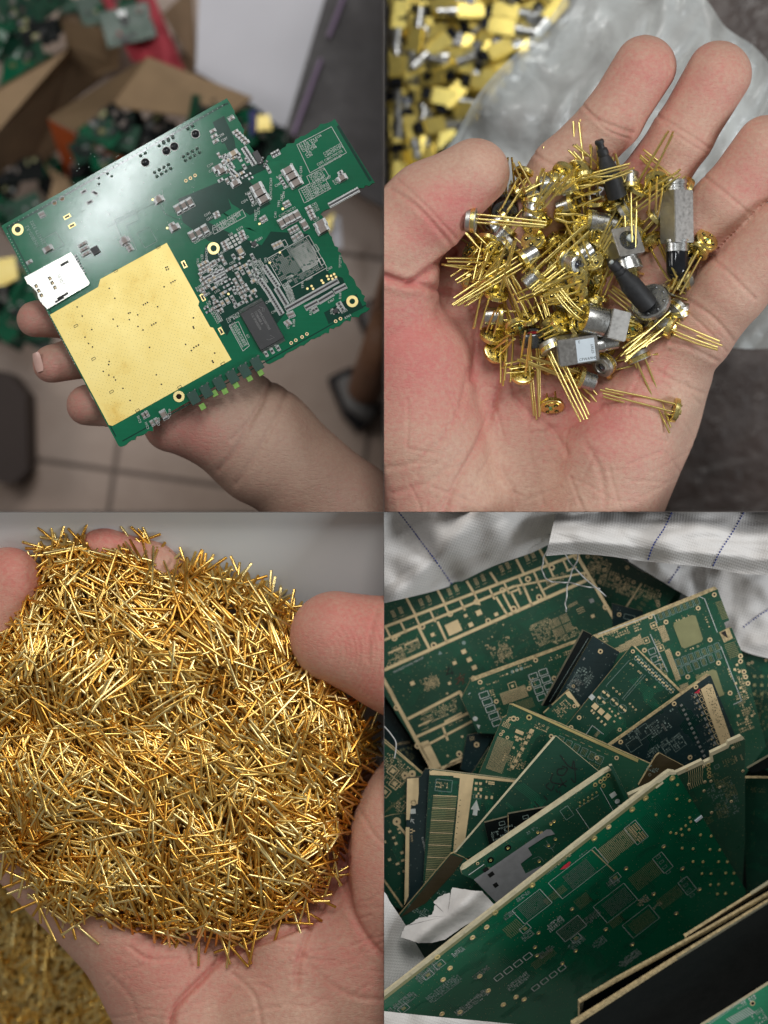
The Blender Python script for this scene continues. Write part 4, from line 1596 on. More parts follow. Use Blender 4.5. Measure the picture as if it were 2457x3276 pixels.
# ---- a passer-by's sandalled feet
def feet():
    for (dx, dy, s_, lab) in [(0, 0, 1.0, 'lower of two blurred sandalled feet at the right edge of the floor'), (95, -310, 0.8, 'upper of two blurred sandalled feet at the right edge of the floor')]:
        def q(x, y, z):
            return P(1, 1560 + (x - 1560) * s_ + dx, 1650 + (y - 1650) * s_ + dy, z)
        o = thing('person', lab, 'person', q(1580, 1650, -34))
        mb = MB()
        mb.tube([q(1700, 1440, -22), q(1640, 1560, -27), q(1585, 1660, -31), q(1540, 1730, -33)], 1.5, 14, 0, 0.85)
        part('leg', mb, 'leg_skin', o, True, clip=1)
        mb = MB()
        mb.tube([q(1500, 1640, -32.4), q(1530, 1730, -31.9), q(1610, 1790, -32.2)], 0.7, 10)
        part('strap', mb, 'shoe_grey', o, True, clip=1)
        mb = MB()
        mb.tube([q(1470, 1610, -33.2), q(1540, 1760, -33.2), q(1600, 1820, -33.2)], 0.9, 12, 0, 1.1)
        part('sole', mb, 'shoe_dark', o, True, clip=1)


feet()
# ================================================================== second compartment: a palm full of diodes
skin('skin_palm', (0.58, 0.345, 0.262), (0.58, 0.20, 0.175), (0.64, 0.44, 0.33))


def hand_two():
    g = SDF(-3.2, 19.5, 0.8, 24.5, -5.2, 4.2, 0.14)
    fi = g.chain([(560, 1050, -1.9, 1.6), (780, 735, -0.2, 1.42), (985, 515, 0.7, 1.30), (1130, 285, 0.9, 1.36)], 0.35)
    fm = g.chain([(860, 1180, -2.1, 1.6), (1110, 850, -0.5, 1.45), (1290, 585, 0.4, 1.32), (1450, 315, 0.7, 1.42)], 0.35)
    fr = g.chain([(1060, 1330, -2.1, 1.6), (1320, 1010, -0.4, 1.48), (1490, 860, 0.5, 1.36), (1660, 640, 0.9, 1.45)], 0.35)
    fp = g.chain([(1180, 1560, -1.8, 1.75), (1340, 1440, -0.8, 1.65), (1510, 1240, 0.3, 1.55), (1720, 1010, 1.2, 1.45)], 0.35)
    th = g.chain([(0, 1330, -1.0, 2.4), (20, 1060, -0.1, 2.15), (200, 885, 0.5, 1.85), (395, 745, 0.8, 1.5)], 0.5)
    g.join(fi, 0.3)
    g.join(fm, 0.10)
    g.join(fr, 0.10)
    g.join(fp, 0.10)
    palm = g.ell((720, 1560, -3.2), (6.6, 7.6, 2.1), -20)
    palm = smin(palm, g.chain([(480, 1080, -2.9, 1.7), (880, 1260, -3.1, 1.7), (1180, 1560, -2.2, 1.85)], 0.6), 0.9)
    palm = smin(palm, g.chain([(1210, 1580, -1.7, 2.0), (1010, 1960, -1.7, 2.35), (880, 2400, -2.0, 2.6)], 0.6), 0.9)
    palm = smin(palm, g.chain([(120, 1560, -1.2, 2.5), (150, 1900, -1.3, 2.7), (300, 2400, -2.0, 3.0)], 0.6), 0.7)
    palm = smin(palm, g.ell((600, 2150, -3.0), (5.0, 4.0, 1.9)), 0.9)
    g.join(palm, 0.55)
    g.join(th, 0.35)
    cr = [
        # finger joints
        ([(845, 440), (930, 520), (1075, 575)], 8, 0.050), ([(870, 470), (960, 560), (1060, 600)], 6, 0.030),
        ([(640, 660), (740, 720), (900, 790)], 9, 0.050),
        ([(1180, 500), (1280, 560), (1405, 640)], 8, 0.045), ([(1200, 530), (1290, 600), (1390, 660)], 6, 0.025),
        ([(1010, 770), (1110, 850), (1250, 900)], 8, 0.040),
        ([(1380, 760), (1480, 840), (1590, 930)], 8, 0.045), ([(1230, 960), (1340, 1040), (1430, 1110)], 8, 0.040),
        ([(1380, 1090), (1480, 1170), (1600, 1290)], 8, 0.040), ([(1300, 1290), (1420, 1370), (1510, 1470)], 9, 0.040),
        ([(1310, 1350), (1400, 1430), (1480, 1520)], 6, 0.030),
        # thumb and web
        ([(30, 820), (150, 900), (290, 1060)], 10, 0.05), ([(60, 780), (170, 880), (310, 1030)], 7, 0.04),
        ([(0, 1195), (60, 1215), (110, 1222), (180, 1180), (300, 1090)], 15, 0.22),
        ([(110, 1222), (230, 1250), (340, 1285), (390, 1360), (400, 1500), (385, 1640)], 14, 0.13),
        # palm lines
        ([(500, 1600), (470, 1760), (400, 1930), (300, 2110), (255, 2230)], 15, 0.12),
        ([(360, 1600), (330, 1760), (250, 1900)], 12, 0.06),
        ([(520, 1640), (600, 1760), (720, 1850), (790, 1960)], 14, 0.07),
        ([(720, 1850), (800, 1840), (930, 1760)], 12, 0.05),
        ([(500, 2020), (560, 2130), (570, 2230)], 14, 0.06),
        ([(0, 2020), (130, 2000), (260, 1900)], 12, 0.04), ([(40, 2130), (200, 2080), (330, 1960)], 12, 0.04),
        ([(1240, 1480), (1320, 1500), (1440, 1560)], 9, 0.05), ([(1180, 1600), (1260, 1650), (1380, 1700)], 9, 0.035),
        ([(860, 1900), (930, 2020), (960, 2200)], 12, 0.035),
        ([(620, 1800), (640, 1990), (690, 2180)], 10, 0.03),
    ]
    rnd = random.Random(3)
    for _ in range(80):
        x, y = rnd.uniform(20, 1350), rnd.uniform(1500, 2200)
        a = rnd.choice((rnd.uniform(0.9, 2.1), rnd.uniform(-0.6, 0.5)))
        L = rnd.uniform(60, 200)
        cr.append(([(x, y), (x + L * 0.5 * math.cos(a) + rnd.uniform(-12, 12), y + L * 0.5 * math.sin(a)), (x + L * math.cos(a), y + L * math.sin(a))], 7, rnd.uniform(0.012, 0.035)))
    fl = [(1130, 330, 170, 150, 0.30), (1450, 360, 160, 170, 0.22), (1560, 760, 160, 140, 0.25), (330, 880, 220, 130, 0.42), (200, 1010, 180, 80, 0.25),
          (110, 1520, 240, 300, 0.55), (430, 1700, 160, 260, 0.18), (830, 1750, 250, 140, 0.40), (1180, 1600, 160, 120, 0.25), (1020, 1880, 220, 160, 0.25),
          (1400, 1100, 200, 130, 0.12), (1080, 700, 120, 160, 0.3), (740, 660, 120, 100, -0.1), (330, 700, 240, 70, -0.12), (380, 2080, 240, 140, -0.2),
          (1330, 1750, 130, 200, -0.25), (150, 2150, 260, 130, 0.2), (820, 1280, 360, 300, 0.25)]
    o = hand_mesh('hand', g, 2, cr, fl, 'skin_palm')
    tag(o, 'open left hand palm up, cupping the heap of gold pinned diodes', 'hand')
    return g


G2 = hand_two()
TOP2 = G2.top()


def hand_z(x, y):
    i = int(np.clip((x / 100 - G2.o[0]) / G2.h, 0, TOP2.shape[0] - 1))
    j = int(np.clip((y / 100 - G2.o[1]) / G2.h, 0, TOP2.shape[1] - 1))
    return float(TOP2[i, j])


# ---- shared pieces of a diode (front of the package along +Z, pins along -Z)
def shared(name, mats, fn, smooth='auto'):
    mb = MB()
    fn(mb)
    return mb.mesh(name, mats, None, smooth)


def _flange(mb):
    mb.lathe([(0.43, -0.10), (0.47, -0.08), (0.47, 0.07), (0.455, 0.09), (0.36, 0.095), (0.355, 0.13)], 28)


def _bead(mb):
    mb.lathe([(0.085, -0.02), (0.085, 0.006), (0.05, 0.016)], 10)


def _stub(mb):
    mb.lathe([(0.045, 0.0), (0.045, 0.055), (0.02, 0.07)], 8)


def _pedestal(mb):
    mb.box((0.03, 0.06, 0.05), 0.17, 0.15, 0.10)
    mb.box((-0.07, -0.10, 0.03), 0.08, 0.10, 0.06)


def _chip(mb):
    mb.box((0, 0, 0.012), 0.11, 0.12, 0.024)


def _can(mb):
    mb.lathe([(0.385, 0.0), (0.385, 0.03), (0.335, 0.05), (0.33, 0.50), (0.30, 0.54), (0.17, 0.545), (0.16, 0.50), (0.02, 0.50)], 24)


def _ring(mb):
    mb.lathe([(0.44, -0.16), (0.47, -0.15), (0.47, -0.11), (0.445, -0.09), (0.44, 0.20), (0.41, 0.235), (0.27, 0.24), (0.25, 0.20), (0.02, 0.20)], 26)


def _window(mb):
    mb.lathe([(0.16, 0.0), (0.155, 0.02), (0.10, 0.05), (0.03, 0.065)], 18)


def _barrel(mb):
    mb.lathe([(0.50, -0.16), (0.52, -0.12), (0.52, 0.30), (0.48, 0.36), (0.36, 0.37), (0.33, 0.28), (0.02, 0.28)], 28)


DM = {
    'flange': shared('flange', 'gold_header', _flange), 'bead': shared('glass_bead', 'glass_bead', _bead),
    'stub': shared('pin_end', 'gold_header', _stub), 'pedestal': shared('pedestal', 'gold_header', _pedestal),
    'chip': shared('chip', 'chip_green', _chip), 'can': shared('cap', 'steel', _can), 'ring': shared('cap', 'tin', _ring),
    'window': shared('window', 'lens_glass', _window), 'window_red': shared('window', 'lens_red', _window),
    'barrel': shared('barrel', 'steel_dark', _barrel),
}
PINPOS = ((0.17, 0.17), (-0.17, 0.17), (-0.17, -0.17), (0.17, -0.17))


def pin_mesh(L, sx, sy, bx, by, solder=False):
    mb = MB()
    n = 6
    pts = [(sx + (bx) * (i / n) ** 1.6, sy + by * (i / n) ** 1.6, -0.02 - L * i / n) for i in range(n + 1)]
    mb.tube(pts, 0.042, 7)
    if solder:
        mb.tube([(sx, sy, -0.03), (sx + bx * 0.02, sy + by * 0.02, -0.32)], 0.075, 8, 1, 0.045)
    return mb.mesh('pin', ['gold_lead', 'tin'], None, 'pin')


def diode(x, y, z, ang, tilt, kind, L, label, name='pinned_diode', npins=4, solder=False, bend=0.2, group='loose gold diodes in the hand', conv=0.32):
    """ang: way the pins run in the picture (0 right, 90 up); tilt: how far they rise towards the viewer"""
    a, t = R(ang), R(tilt)
    pd = Vector((math.cos(a) * math.cos(t), math.sin(a) * math.cos(t), math.sin(t)))
    ax = frame_z(-pd, random.uniform(0, 6.28))
    o = thing(name, label, 'diode', group=group, mat=mat4(ax, P(2, x, y, z)) @ Matrix.Diagonal((1.14, 1.14, 1.14, 1)))
    link('header', DM['flange'], o)
    bx0, by0 = random.gauss(0, bend), random.gauss(0, bend)
    for k in range(npins):
        sx, sy = PINPOS[k]
        bx = bx0 - sx * conv + random.gauss(0, 0.03)
        by = by0 - sy * conv + random.gauss(0, 0.03)
        link('pin', pin_mesh(L * random.uniform(0.96, 1.04), sx, sy, bx, by, solder), o)
        b = link('glass_bead', DM['bead'], o, (sx, sy, -0.10))
        b.rotation_euler = (math.pi, 0, 0)
    if kind == 'open':
        link('pedestal', DM['pedestal'], o, (0, 0, 0.125))
        link('chip', DM['chip'], o, (0.06, -0.06, 0.13))
        for k in range(npins):
            link('glass_bead', DM['bead'], o, (PINPOS[k][0], PINPOS[k][1], 0.13))
            link('pin_end', DM['stub'], o, (PINPOS[k][0], PINPOS[k][1], 0.14))
    elif kind == 'can':
        c = link('cap', DM['can'], o, (0, 0, 0.10))
        link('window', DM['window'], c, (0, 0, 0.49))
    elif kind == 'ring':
        c = link('cap', DM['ring'], o, (0, 0, 0.04))
        link('window', DM['window'], c, (0, 0, 0.19))
    elif kind in ('barrel', 'barrel_red'):
        c = link('barrel', DM['barrel'], o, (0, 0, 0.06))
        link('window', DM['window_red' if kind == 'barrel_red' else 'window'], c, (0, 0, 0.27)).scale = (1.5, 1.5, 1.5)
    return o


def pile_z(x, y):
    u, v = (x - 860) / 560.0, (y - 1180) / 600.0
    return -1.15 + 1.75 * max(0.0, 1 - u * u - v * v)


DIODES = [
    # x, y, angle, tilt, kind, length, lift, label
    (640, 965, 18, -38, 'open', 2.7, .75, 'gold diode header with green chip facing up, left of centre on the heap'),
    (525, 895, 80, -52, 'barrel', 2.0, .55, 'dark steel barrel with round lens looking up beside the thumb'),
    (385, 952, -6, 8, 'ring', 2.7, .55, 'dull tin-capped diode next to the thumb, its pins running right'),
    (987, 872, -42, -48, 'open', 1.5, .75, 'round gold header lying face up below the upper black boot'),
    (1065, 815, 267, 15, 'can', 2.3, .95, 'silver-domed diode whose pins hang straight down beside the upper boot'),
    (1180, 778, 258, 22, 'open', 2.2, .75, 'gold header with pins hanging down just left of the hexagonal module'),
    (1105, 815, 62, 18, 'open', 2.45, .5, 'gold diode with a tight pin bundle standing up towards the middle finger'),
    (1300, 815, 148, 10, 'open', 2.2, .35, 'gold header behind the hexagonal module, pins crossing to upper left'),
    (1392, 1040, 225, -50, 'open', 1.4, .55, 'gold header lying flat against the little finger'),
    (1350, 1085, 240, 12, 'open', 2.0, .45, 'gold header under the flat one by the little finger, pins to lower left'),
    (1165, 1045, 286, 20, 'open', 2.0, .3, 'brownish gold header left of the black-capped module, pins pointing down'),
    (1240, 1268, -25, 30, 'can', 0.8, .6, 'short-pinned diode with pale solder below the black cap'),
    (1262, 1345, 221, 12, 'ring', 2.7, .7, 'tin-capped diode at the right edge with solder on its crossing pins'),
    (1100, 1545, 293, -4, 'ring', 2.95, .55, 'tin-capped diode at the lower right with long pins running down'),
    (1258, 1772, 166, 3, 'open', 2.85, .5, 'lone gold header seen edge-on at the bottom right of the palm'),
    (955, 1572, 42, -32, 'ring', 1.4, .35, 'tin-capped diode with its lens facing the viewer below the labelled box'),
    (845, 1632, 161, 10, 'can', 2.4, .6, 'gold flange with a silver can pointing right, pins crossing to the left'),
    (725, 1503, 293, 10, 'ring', 3.0, 1.0, 'bright steel ring with long pins ending lowest on the palm'),
    (725, 1755, 89, -12, 'open', 1.7, .35, 'gold header at the very bottom of the heap, pins pointing up'),
    (597, 1617, 88, 55, 'open', 2.3, .6, 'gold header showing four pin holes at the lower left of the heap'),
    (480, 1520, 40, 60, 'open', 1.4, .35, 'dark olive gold header with four holes at the lower left edge'),
    (465, 1450, 75, 42, 'open', 1.2, .3, 'pale gold header tucked above the olive one'),
    (573, 1412, 106, -30, 'open', 2.2, .7, 'gold header with silvery chip on the lower left slope'),
    (645, 1478, 274, -22, 'barrel_red', 3.0, .6, 'steel ring diode with a red-rimmed lens'),
    (628, 1372, 119, 32, 'open', 2.0, .45, 'gold header back with pins leaning to upper left'),
    (485, 1268, 78, 38, 'open', 2.3, .65, 'wide gold header at the left edge with tall pins rising'),
    (505, 1365, 0, 4, 'can', 1.2, .2, 'small silver can lying sideways at the left edge'),
    (450, 1235, 254, 10, 'open', 2.1, .55, 'diode whose pin bundle hangs down over the life line'),
    (600, 1125, 212, 6, 'can', 3.1, .75, 'silver-capped diode with the longest pin bundle reaching to the lower left'),
    (465, 1147, 179, 8, 'open', 1.9, .45, 'round gold header with pins pointing straight left at the thumb base'),
    (380, 1082, -30, -30, 'open', 1.0, .3, 'small gold header facing left below the thumb'),
    (445, 1040, 256, 18, 'open', 1.7, .6, 'gold header seen from its rim below the thumb tip, pins downward'),
    (360, 1205, -14, 0, 'open', 1.6, .25, 'gold header edge-on at the far left of the heap'),
    (668, 1182, 43, 12, 'can', 2.4, .9, 'silver can with gold flange in mid heap, pins to upper right'),
    (835, 1112, 217, 6, 'can', 2.1, .85, 'silver can pointing to upper right in the centre of the heap'),
    (790, 1125, 150, -48, 'can', 0.9, .9, 'ribbed silver can with round window at the heap centre'),
    (838, 1200, 207, 48, 'open', 2.2, .95, 'gold header with four dark holes in the centre of the heap'),
    (897, 1128, 300, -62, 'open', 1.2, .65, 'gold header with dark beads between the cans and the lower boot'),
    (838, 1258, 200, 35, 'open', 1.8, .55, 'gold header half hidden under the four-hole one'),
    (765, 1392, 222, -25, 'open', 1.7, .6, 'thick gold header with chip left of the ringed module'),
    (780, 745, 235, 20, 'open', 2.0, .6, 'gold header at the top left of the heap, pins to lower left'),
    (842, 738, 228, 25, 'open', 1.9, .7, 'bright gold header at the top of the heap beside the boot'),
    (612, 757, 240, 5, 'open', 1.8, .35, 'gold header against the index finger root'),
    (640, 812, 118, 5, 'can', 1.1, .45, 'grey steel can behind the dark lens barrel'),
    (727, 792, 205, 10, 'can', 1.0, .55, 'small grey can among the upper pins'),
    (905, 868, 92, 6, 'open', 2.1, .75, 'gold diode with solder-blobbed pins rising beside the upper boot'),
    (925, 745, 138, 10, 'open', 1.4, .45, 'diode behind the upper boot with pins to upper left'),
    (820, 875, 15, 30, 'can', 1.1, .75, 'pale gold header with fine bent pins near the top'),
    (652, 905, 78, 18, 'open', 1.6, .35, 'gold diode with two tall pins above the green chip header'),
    (540, 850, 92, 10, 'open', 1.5, .3, 'diode behind the dark barrel with one pin rising by the thumb'),
]
rnd2 = random.Random(11)
for (x, y, an, ti, kd, L, lift, lab) in DIODES:
    if kd == 'open' and abs(ti) <= 25 and 'edge-on' not in lab and 'rim' not in lab:
        ti = ti + (22 if ti >= 0 else -22) * rnd2.uniform(0.4, 1.1)
    z = max(pile_z(x, y) + lift - 0.25, hand_z(x, y) + 0.3)
    diode(x, y, z, an, ti, kd, L, lab, npins=rnd2.choice((4, 4, 4, 3)), solder=('solder' in lab), bend=0.05)
for k in range(76):
    while True:
        x, y = rnd2.uniform(380, 1340), rnd2.uniform(720, 1660)
        if ((x - 850) / 470) ** 2 + ((y - 1180) / 470) ** 2 < 1:
            break
    z = max(pile_z(x, y) - rnd2.uniform(0.25, 1.0), hand_z(x, y) + 0.25)
    ti = rnd2.uniform(-25, 35)
    if k % 3 == 0:
        ti = -rnd2.uniform(46, 68)
        z = pile_z(x, y) + 0.3
    diode(x, y, z, rnd2.uniform(0, 360), ti, 'open' if k % 3 == 0 else rnd2.choice(('open', 'open', 'can', 'can', 'ring')), rnd2.uniform(1.8, 2.6),
          'gold pinned diode half buried among the others in the palm', group='half buried diodes in the heap', bend=0.08)


# ---- modules, boots and caps
def axis_frame(p0, p1, roll=0.0):
    return frame_z(p1 - p0, roll)


def module_hex():
    p0 = P(2, 1268, 1215, 1.5)
    p1 = P(2, 1262, 790, 1.7)
    ax = axis_frame(p0, p1, R(45 - 14))
    o = thing('optical_module', 'square silver module with a round black end cap, right side of the heap', 'module', mat=mat4(ax, p0))
    mb = MB()
    mb.box((0, 0, 2.70), 1.02, 1.02, 2.2)
    bm_part(o, 'block', mb, 'steel_block', 0.03)
    mb = MB()
    mb.lathe([(0.50, 1.25), (0.50, 1.62), (0.55, 1.64), (0.55, 1.74)], 28)
    mb.lathe([(0.47, 3.6), (0.47, 3.9), (0.43, 3.92), (0.43, 4.05), (0.47, 4.07), (0.47, 4.25), (0.40, 4.3)], 28)
    part('barrel', mb, 'steel', o, 'auto', world=False)
    mb = MB()
    prof = [(0.46, 1.52), (0.47, 1.50), (0.47, 0.45)] + [(0.47 * math.cos(a), 0.45 - 0.45 * math.sin(a)) for a in [0.3, 0.6, 0.9, 1.2, 1.45]]
    mb.lathe(list(reversed(prof)), 28)
    part('end_cap', mb, 'black_gloss', o, 'auto', world=False)
    return o


def bm_part(o, name, mb, mat, bev, smooth=False):
    me = mb.mesh(name, mat)
    bm = bmesh.new()
    bm.from_mesh(me)
    bmesh.ops.bevel(bm, geom=bm.edges[:], offset=bev, segments=2, affect='EDGES')
    bm.to_mesh(me)
    bm.free()
    return link(name, me, o)


module_hex()


def module_label():
    c = P(2, 835, 1505, 1.0)
    X = unit((math.cos(R(9)), math.sin(R(9)), -0.05))
    Z = unit(Vector((0.05, -0.30, 1)) - X * X.dot(Vector((0.05, -0.30, 1))))
    Y = Z.cross(X)
    o = thing('optical_module', 'silver box module with a printed white paper label near the bottom', 'module', mat=mat4((X, Y, Z), c))
    mb = MB()
    mb.box((-0.05, 0, 0), 1.75, 1.15, 1.0)
    bm_part(o, 'block', mb, 'steel_block', 0.05)
    mb = MB()
    A = (Vector((0, 1, 0)), Vector((0, 0, 1)), Vector((1, 0, 0)))
    mb.lathe([(0.33, 0.80), (0.33, 1.15), (0.28, 1.17), (0.28, 1.75), (0.24, 1.78)], 22, A)
    part('barrel', mb, 'steel', o, 'auto', world=False)
    mb = MB()
    mb.box((0.27, -0.02, 0.506), 0.80, 0.98, 0.008)
    lb = part('label', mb, 'label_white', o, world=False)
    mb = MB()
    text(mb, 'CFWA9H0', (-0.06, -0.45, 0.513), Vector((1, 0, 0)), Vector((0, 1, 0)), 0.17, sx=0.9)
    text(mb, '07597', (0.62, -0.20, 0.513), Vector((0, 1, 0)), Vector((-1, 0, 0)), 0.17, sx=0.9)
    text(mb, 'E', (-0.02, 0.32, 0.513), Vector((1, 0, 0)), Vector((0, 1, 0)), 0.16)
    part('lettering', mb, 'ink', lb, world=False)


module_label()


def module_ring():
    p0 = P(2, 862, 1372, 1.6)
    p1 = P(2, 960, 1398, 1.3)
    ax = axis_frame(p0, p1)
    o = thing('optical_module', 'steel ringed module with gold pin face and a silver block, lower centre', 'module', mat=mat4(ax, p0))
    mb = MB()
    mb.lathe([(0.56, 0.05), (0.60, 0.0), (0.62, 0.03), (0.62, 0.95), (0.56, 1.0)], 30)
    part('sleeve', mb, 'steel', o, 'auto', world=False)
    mb = MB()
    mb.lathe([(0.50, -0.02), (0.54, 0.0), (0.54, 0.06)], 28)
    part('header', mb, 'gold_header', o, 'auto', world=False)
    for sx, sy in PINPOS:
        mb = MB()
        mb.lathe([(0.085, -0.03), (0.085, 0.0)], 10, o=(sx, sy, -0.005))
        part('glass_bead', mb, 'glass_bead', o, world=False)
        mb = MB()
        b = ax[0].dot(Vector((-0.6, 0.55, 0.45))), ax[1].dot(Vector((-0.6, 0.55, 0.45)))
        pts = [(sx + b[0] * 1.9 * (t / 6) ** 1.3, sy + b[1] * 1.9 * (t / 6) ** 1.3, -0.02 - 1.6 * t / 6) for t in range(7)]
        mb.tube(pts, 0.036, 7)
        part('pin', mb, 'gold_lead', o, 'pin', world=False)
    X = Vector((1, 0, 0))
    mb = MB()
    mb.box((0, 0, 1.42), 1.25, 1.25, 0.85)
    bm_part(o, 'block', mb, 'steel_block', 0.04)


module_ring()


def module_cube():
    c = P(2, 1030, 1062, 1.2)
    ax = (unit((0.93, 0.22, -0.35)), None, None)
    X = ax[0]
    Z = unit(Vector((0.33, 0.25, 0.9)) - X * X.dot(Vector((0.33, 0.25, 0.9))))
    Y = Z.cross(X)
    o = thing('optical_module', 'silver cube module lettered CZUA just left of the black-capped one', 'module', mat=mat4((X, Y, Z), c))
    mb = MB()
    mb.box((0, 0, 0), 1.25, 1.25, 1.25)
    bm_part(o, 'block', mb, 'steel_block', 0.04)
    mb = MB()
    mb.lathe([(0.42, 0.62), (0.42, 0.64), (0.36, 0.645), (0.35, 0.635), (0.02, 0.635)], 24)
    part('socket', mb, 'steel_dark', o, 'auto', world=False)
    mb = MB()
    mb.lathe([(0.16, 0.64), (0.15, 0.72), (0.05, 0.76)], 16, o=(0.1, 0.08, 0))
    part('ferrule', mb, 'white_tip', o, 'auto', world=False)
    A = (Vector((1, 0, 0)), Vector((0, 0, 1)), Vector((0, -1, 0)))
    mb = MB()
    mb.lathe([(0.50, 0.60), (0.50, 0.80), (0.56, 0.82), (0.56, 1.15), (0.50, 1.17), (0.44, 1.14), (0.02, 1.14)], 28, A)
    part('sleeve', mb, 'steel', o, 'auto', world=False)
    mb = MB()
    text(mb, 'CZUA', (0.631, -0.45, 0.25), Vector((0, 1, 0)), Vector((0, 0, 1)), 0.22)
    part('lettering', mb, 'label_white', o, world=False)


module_cube()


def module_barrel():
    p0 = P(2, 868, 952, 0.95)
    p1 = P(2, 1045, 978, 0.7)
    ax = axis_frame(p0, p1)
    o = thing('optical_module', 'steel barrel lying sideways with a gold flange, left of the CZUA cube', 'module', mat=mat4(ax, p0))
    mb = MB()
    mb.lathe([(0.44, 0.18), (0.49, 0.2), (0.49, 0.42), (0.43, 0.44), (0.43, 1.05), (0.36, 1.1), (0.36, 1.35), (0.28, 1.37), (0.28, 1.8)], 28)
    part('barrel', mb, 'steel', o, 'auto', world=False)
    mb = MB()
    mb.lathe([(0.46, 0.0), (0.49, 0.02), (0.49, 0.18), (0.45, 0.19)], 28)
    part('header', mb, 'gold_header', o, 'auto', world=False)
    for sx, sy in PINPOS:
        mb = MB()
        mb.tube([(sx, sy, 0), (sx + 0.02, sy, -0.4), (sx - .05, sy + .05, -0.8), (sx * .6, sy * .6, -1.3)], 0.036, 7)
        part('pin', mb, 'gold_lead', o, 'pin', world=False)


module_barrel()


def boot(p0, p1, label, tip=False, r=0.42):
    ax = axis_frame(p0, p1)
    L = (p1 - p0).length
    o = thing('rubber_boot', label, 'rubber boot', mat=mat4(ax, p0))
    mb = MB()
    if tip:
        prof = [(0.20, 0.0), (0.23, 0.03), (0.24, 0.30), (0.21, 0.33), (0.21, 0.38), (0.25, 0.40), (0.27, 0.52), (0.24, 0.55), (0.24, 0.60), (0.29, 0.62), (0.33, 0.9), (r, L * 0.5), (r, L)]
    else:
        prof = [(0.10, 0.02), (0.17, 0.0), (0.20, 0.04), (0.20, 0.14), (0.15, 0.22), (0.15, 0.36), (0.23, 0.42), (0.25, 0.62), (0.21, 0.70), (0.26, 0.85), (r * .85, 1.15), (r, 1.5), (r, L)]
    mb.lathe(prof, 26)
    part('sleeve', mb, 'rubber', o, 'auto', world=False)
    mb = MB()
    if tip:
        mb.lathe([(0.02, -0.10), (0.09, -0.09), (0.10, -0.02), (0.10, 0.06)], 14)
        part('ferrule_tip', mb, 'white_tip', o, 'auto', world=False)
    else:
        mb.lathe([(0.10, -0.002), (0.09, 0.012)], 14)
        part('bore', mb, 'black_gloss', o, world=False)
    return o


boot(P(2, 928, 605, 2.2), P(2, 1008, 850, 1.3), 'black rubber boot with a narrow open neck at the top of the heap')
boot(P(2, 985, 1135, 2.6), P(2, 1140, 1318, 1.7), 'black rubber boot with a white tip lying across the heap', True, 0.45)


def flange_disc():
    p0 = P(2, 1150, 1300, 1.4)
    ax = axis_frame(p0, P(2, 1120, 1255, 2.05))
    o = thing('steel_flange', 'steel flange with tiny studs round the foot of the white-tipped boot', 'flange', mat=mat4(ax, p0))
    mb = MB()
    mb.lathe([(0.82, -0.25), (0.86, -0.2), (0.86, 0.0), (0.80, 0.06), (0.2, 0.07)], 30)
    part('plate', mb, 'steel', o, 'auto', world=False)
    for k in range(9):
        a = k * 0.7
        mb = MB()
        mb.lathe([(0.05, 0.05), (0.05, 0.10), (0.02, 0.12)], 8, o=(0.65 * math.cos(a), 0.65 * math.sin(a), 0))
        part('stud', mb, 'steel_dark', o, 'auto', world=False)


flange_disc()


def dome(x, y, z, r, mat, name, label, cat):
    mb = MB()
    mb.lathe([(r, -r * 0.9), (r, 0)] + [(r * math.cos(a), r * math.sin(a)) for a in (0.25, 0.5, 0.75, 1.0, 1.25, 1.45)], 24)
    me = mb.mesh(name, mat, None, 'auto')
    o = link(name, me, None, P(2, x, y, z))
    o.rotation_euler = (0.3, 0.5, 0)
    tag(o, label, cat)


dome(1322, 1122, 0.7, 0.30, 'black_gloss', 'dust_cap', 'small shiny black dome beside the big black end cap', 'cap')
dome(1345, 948, 0.8, 0.36, 'steel_dark', 'steel_stud', 'rounded steel knob peeping out right of the square module', 'knob')


# ---- behind the hand: bag, modules and dark floor
def floor_two():
    t = NT('dark_floor')
    n = t.noise(0.16, 6, 0.65)
    t.l(t.ramp(n.outputs[0], [(0.3, (0.030, 0.022, 0.020)), (0.5, (0.065, 0.046, 0.040)), (0.72, (0.12, 0.088, 0.08))]), t.b.inputs['Base Color'])
    n2 = t.noise(0.5, 5)
    t.l(t.ramp(n2.outputs[0], [(0.3, 0.18), (0.7, 0.5)]), t.b.inputs['Roughness'])
    n3 = t.noise(0.6, 4)
    t.bump(n3.outputs[0], 0.6, 0.5)
    mb = MB()
    n_ = 24
    mb.quad([(0.02, 0.02, -24), (44, 0.02, -24), (44, 44, -24), (0.02, 44, -24)])
    o = solo('floor', mb, 'dark_floor', kind='structure')
    return o


floor_two()




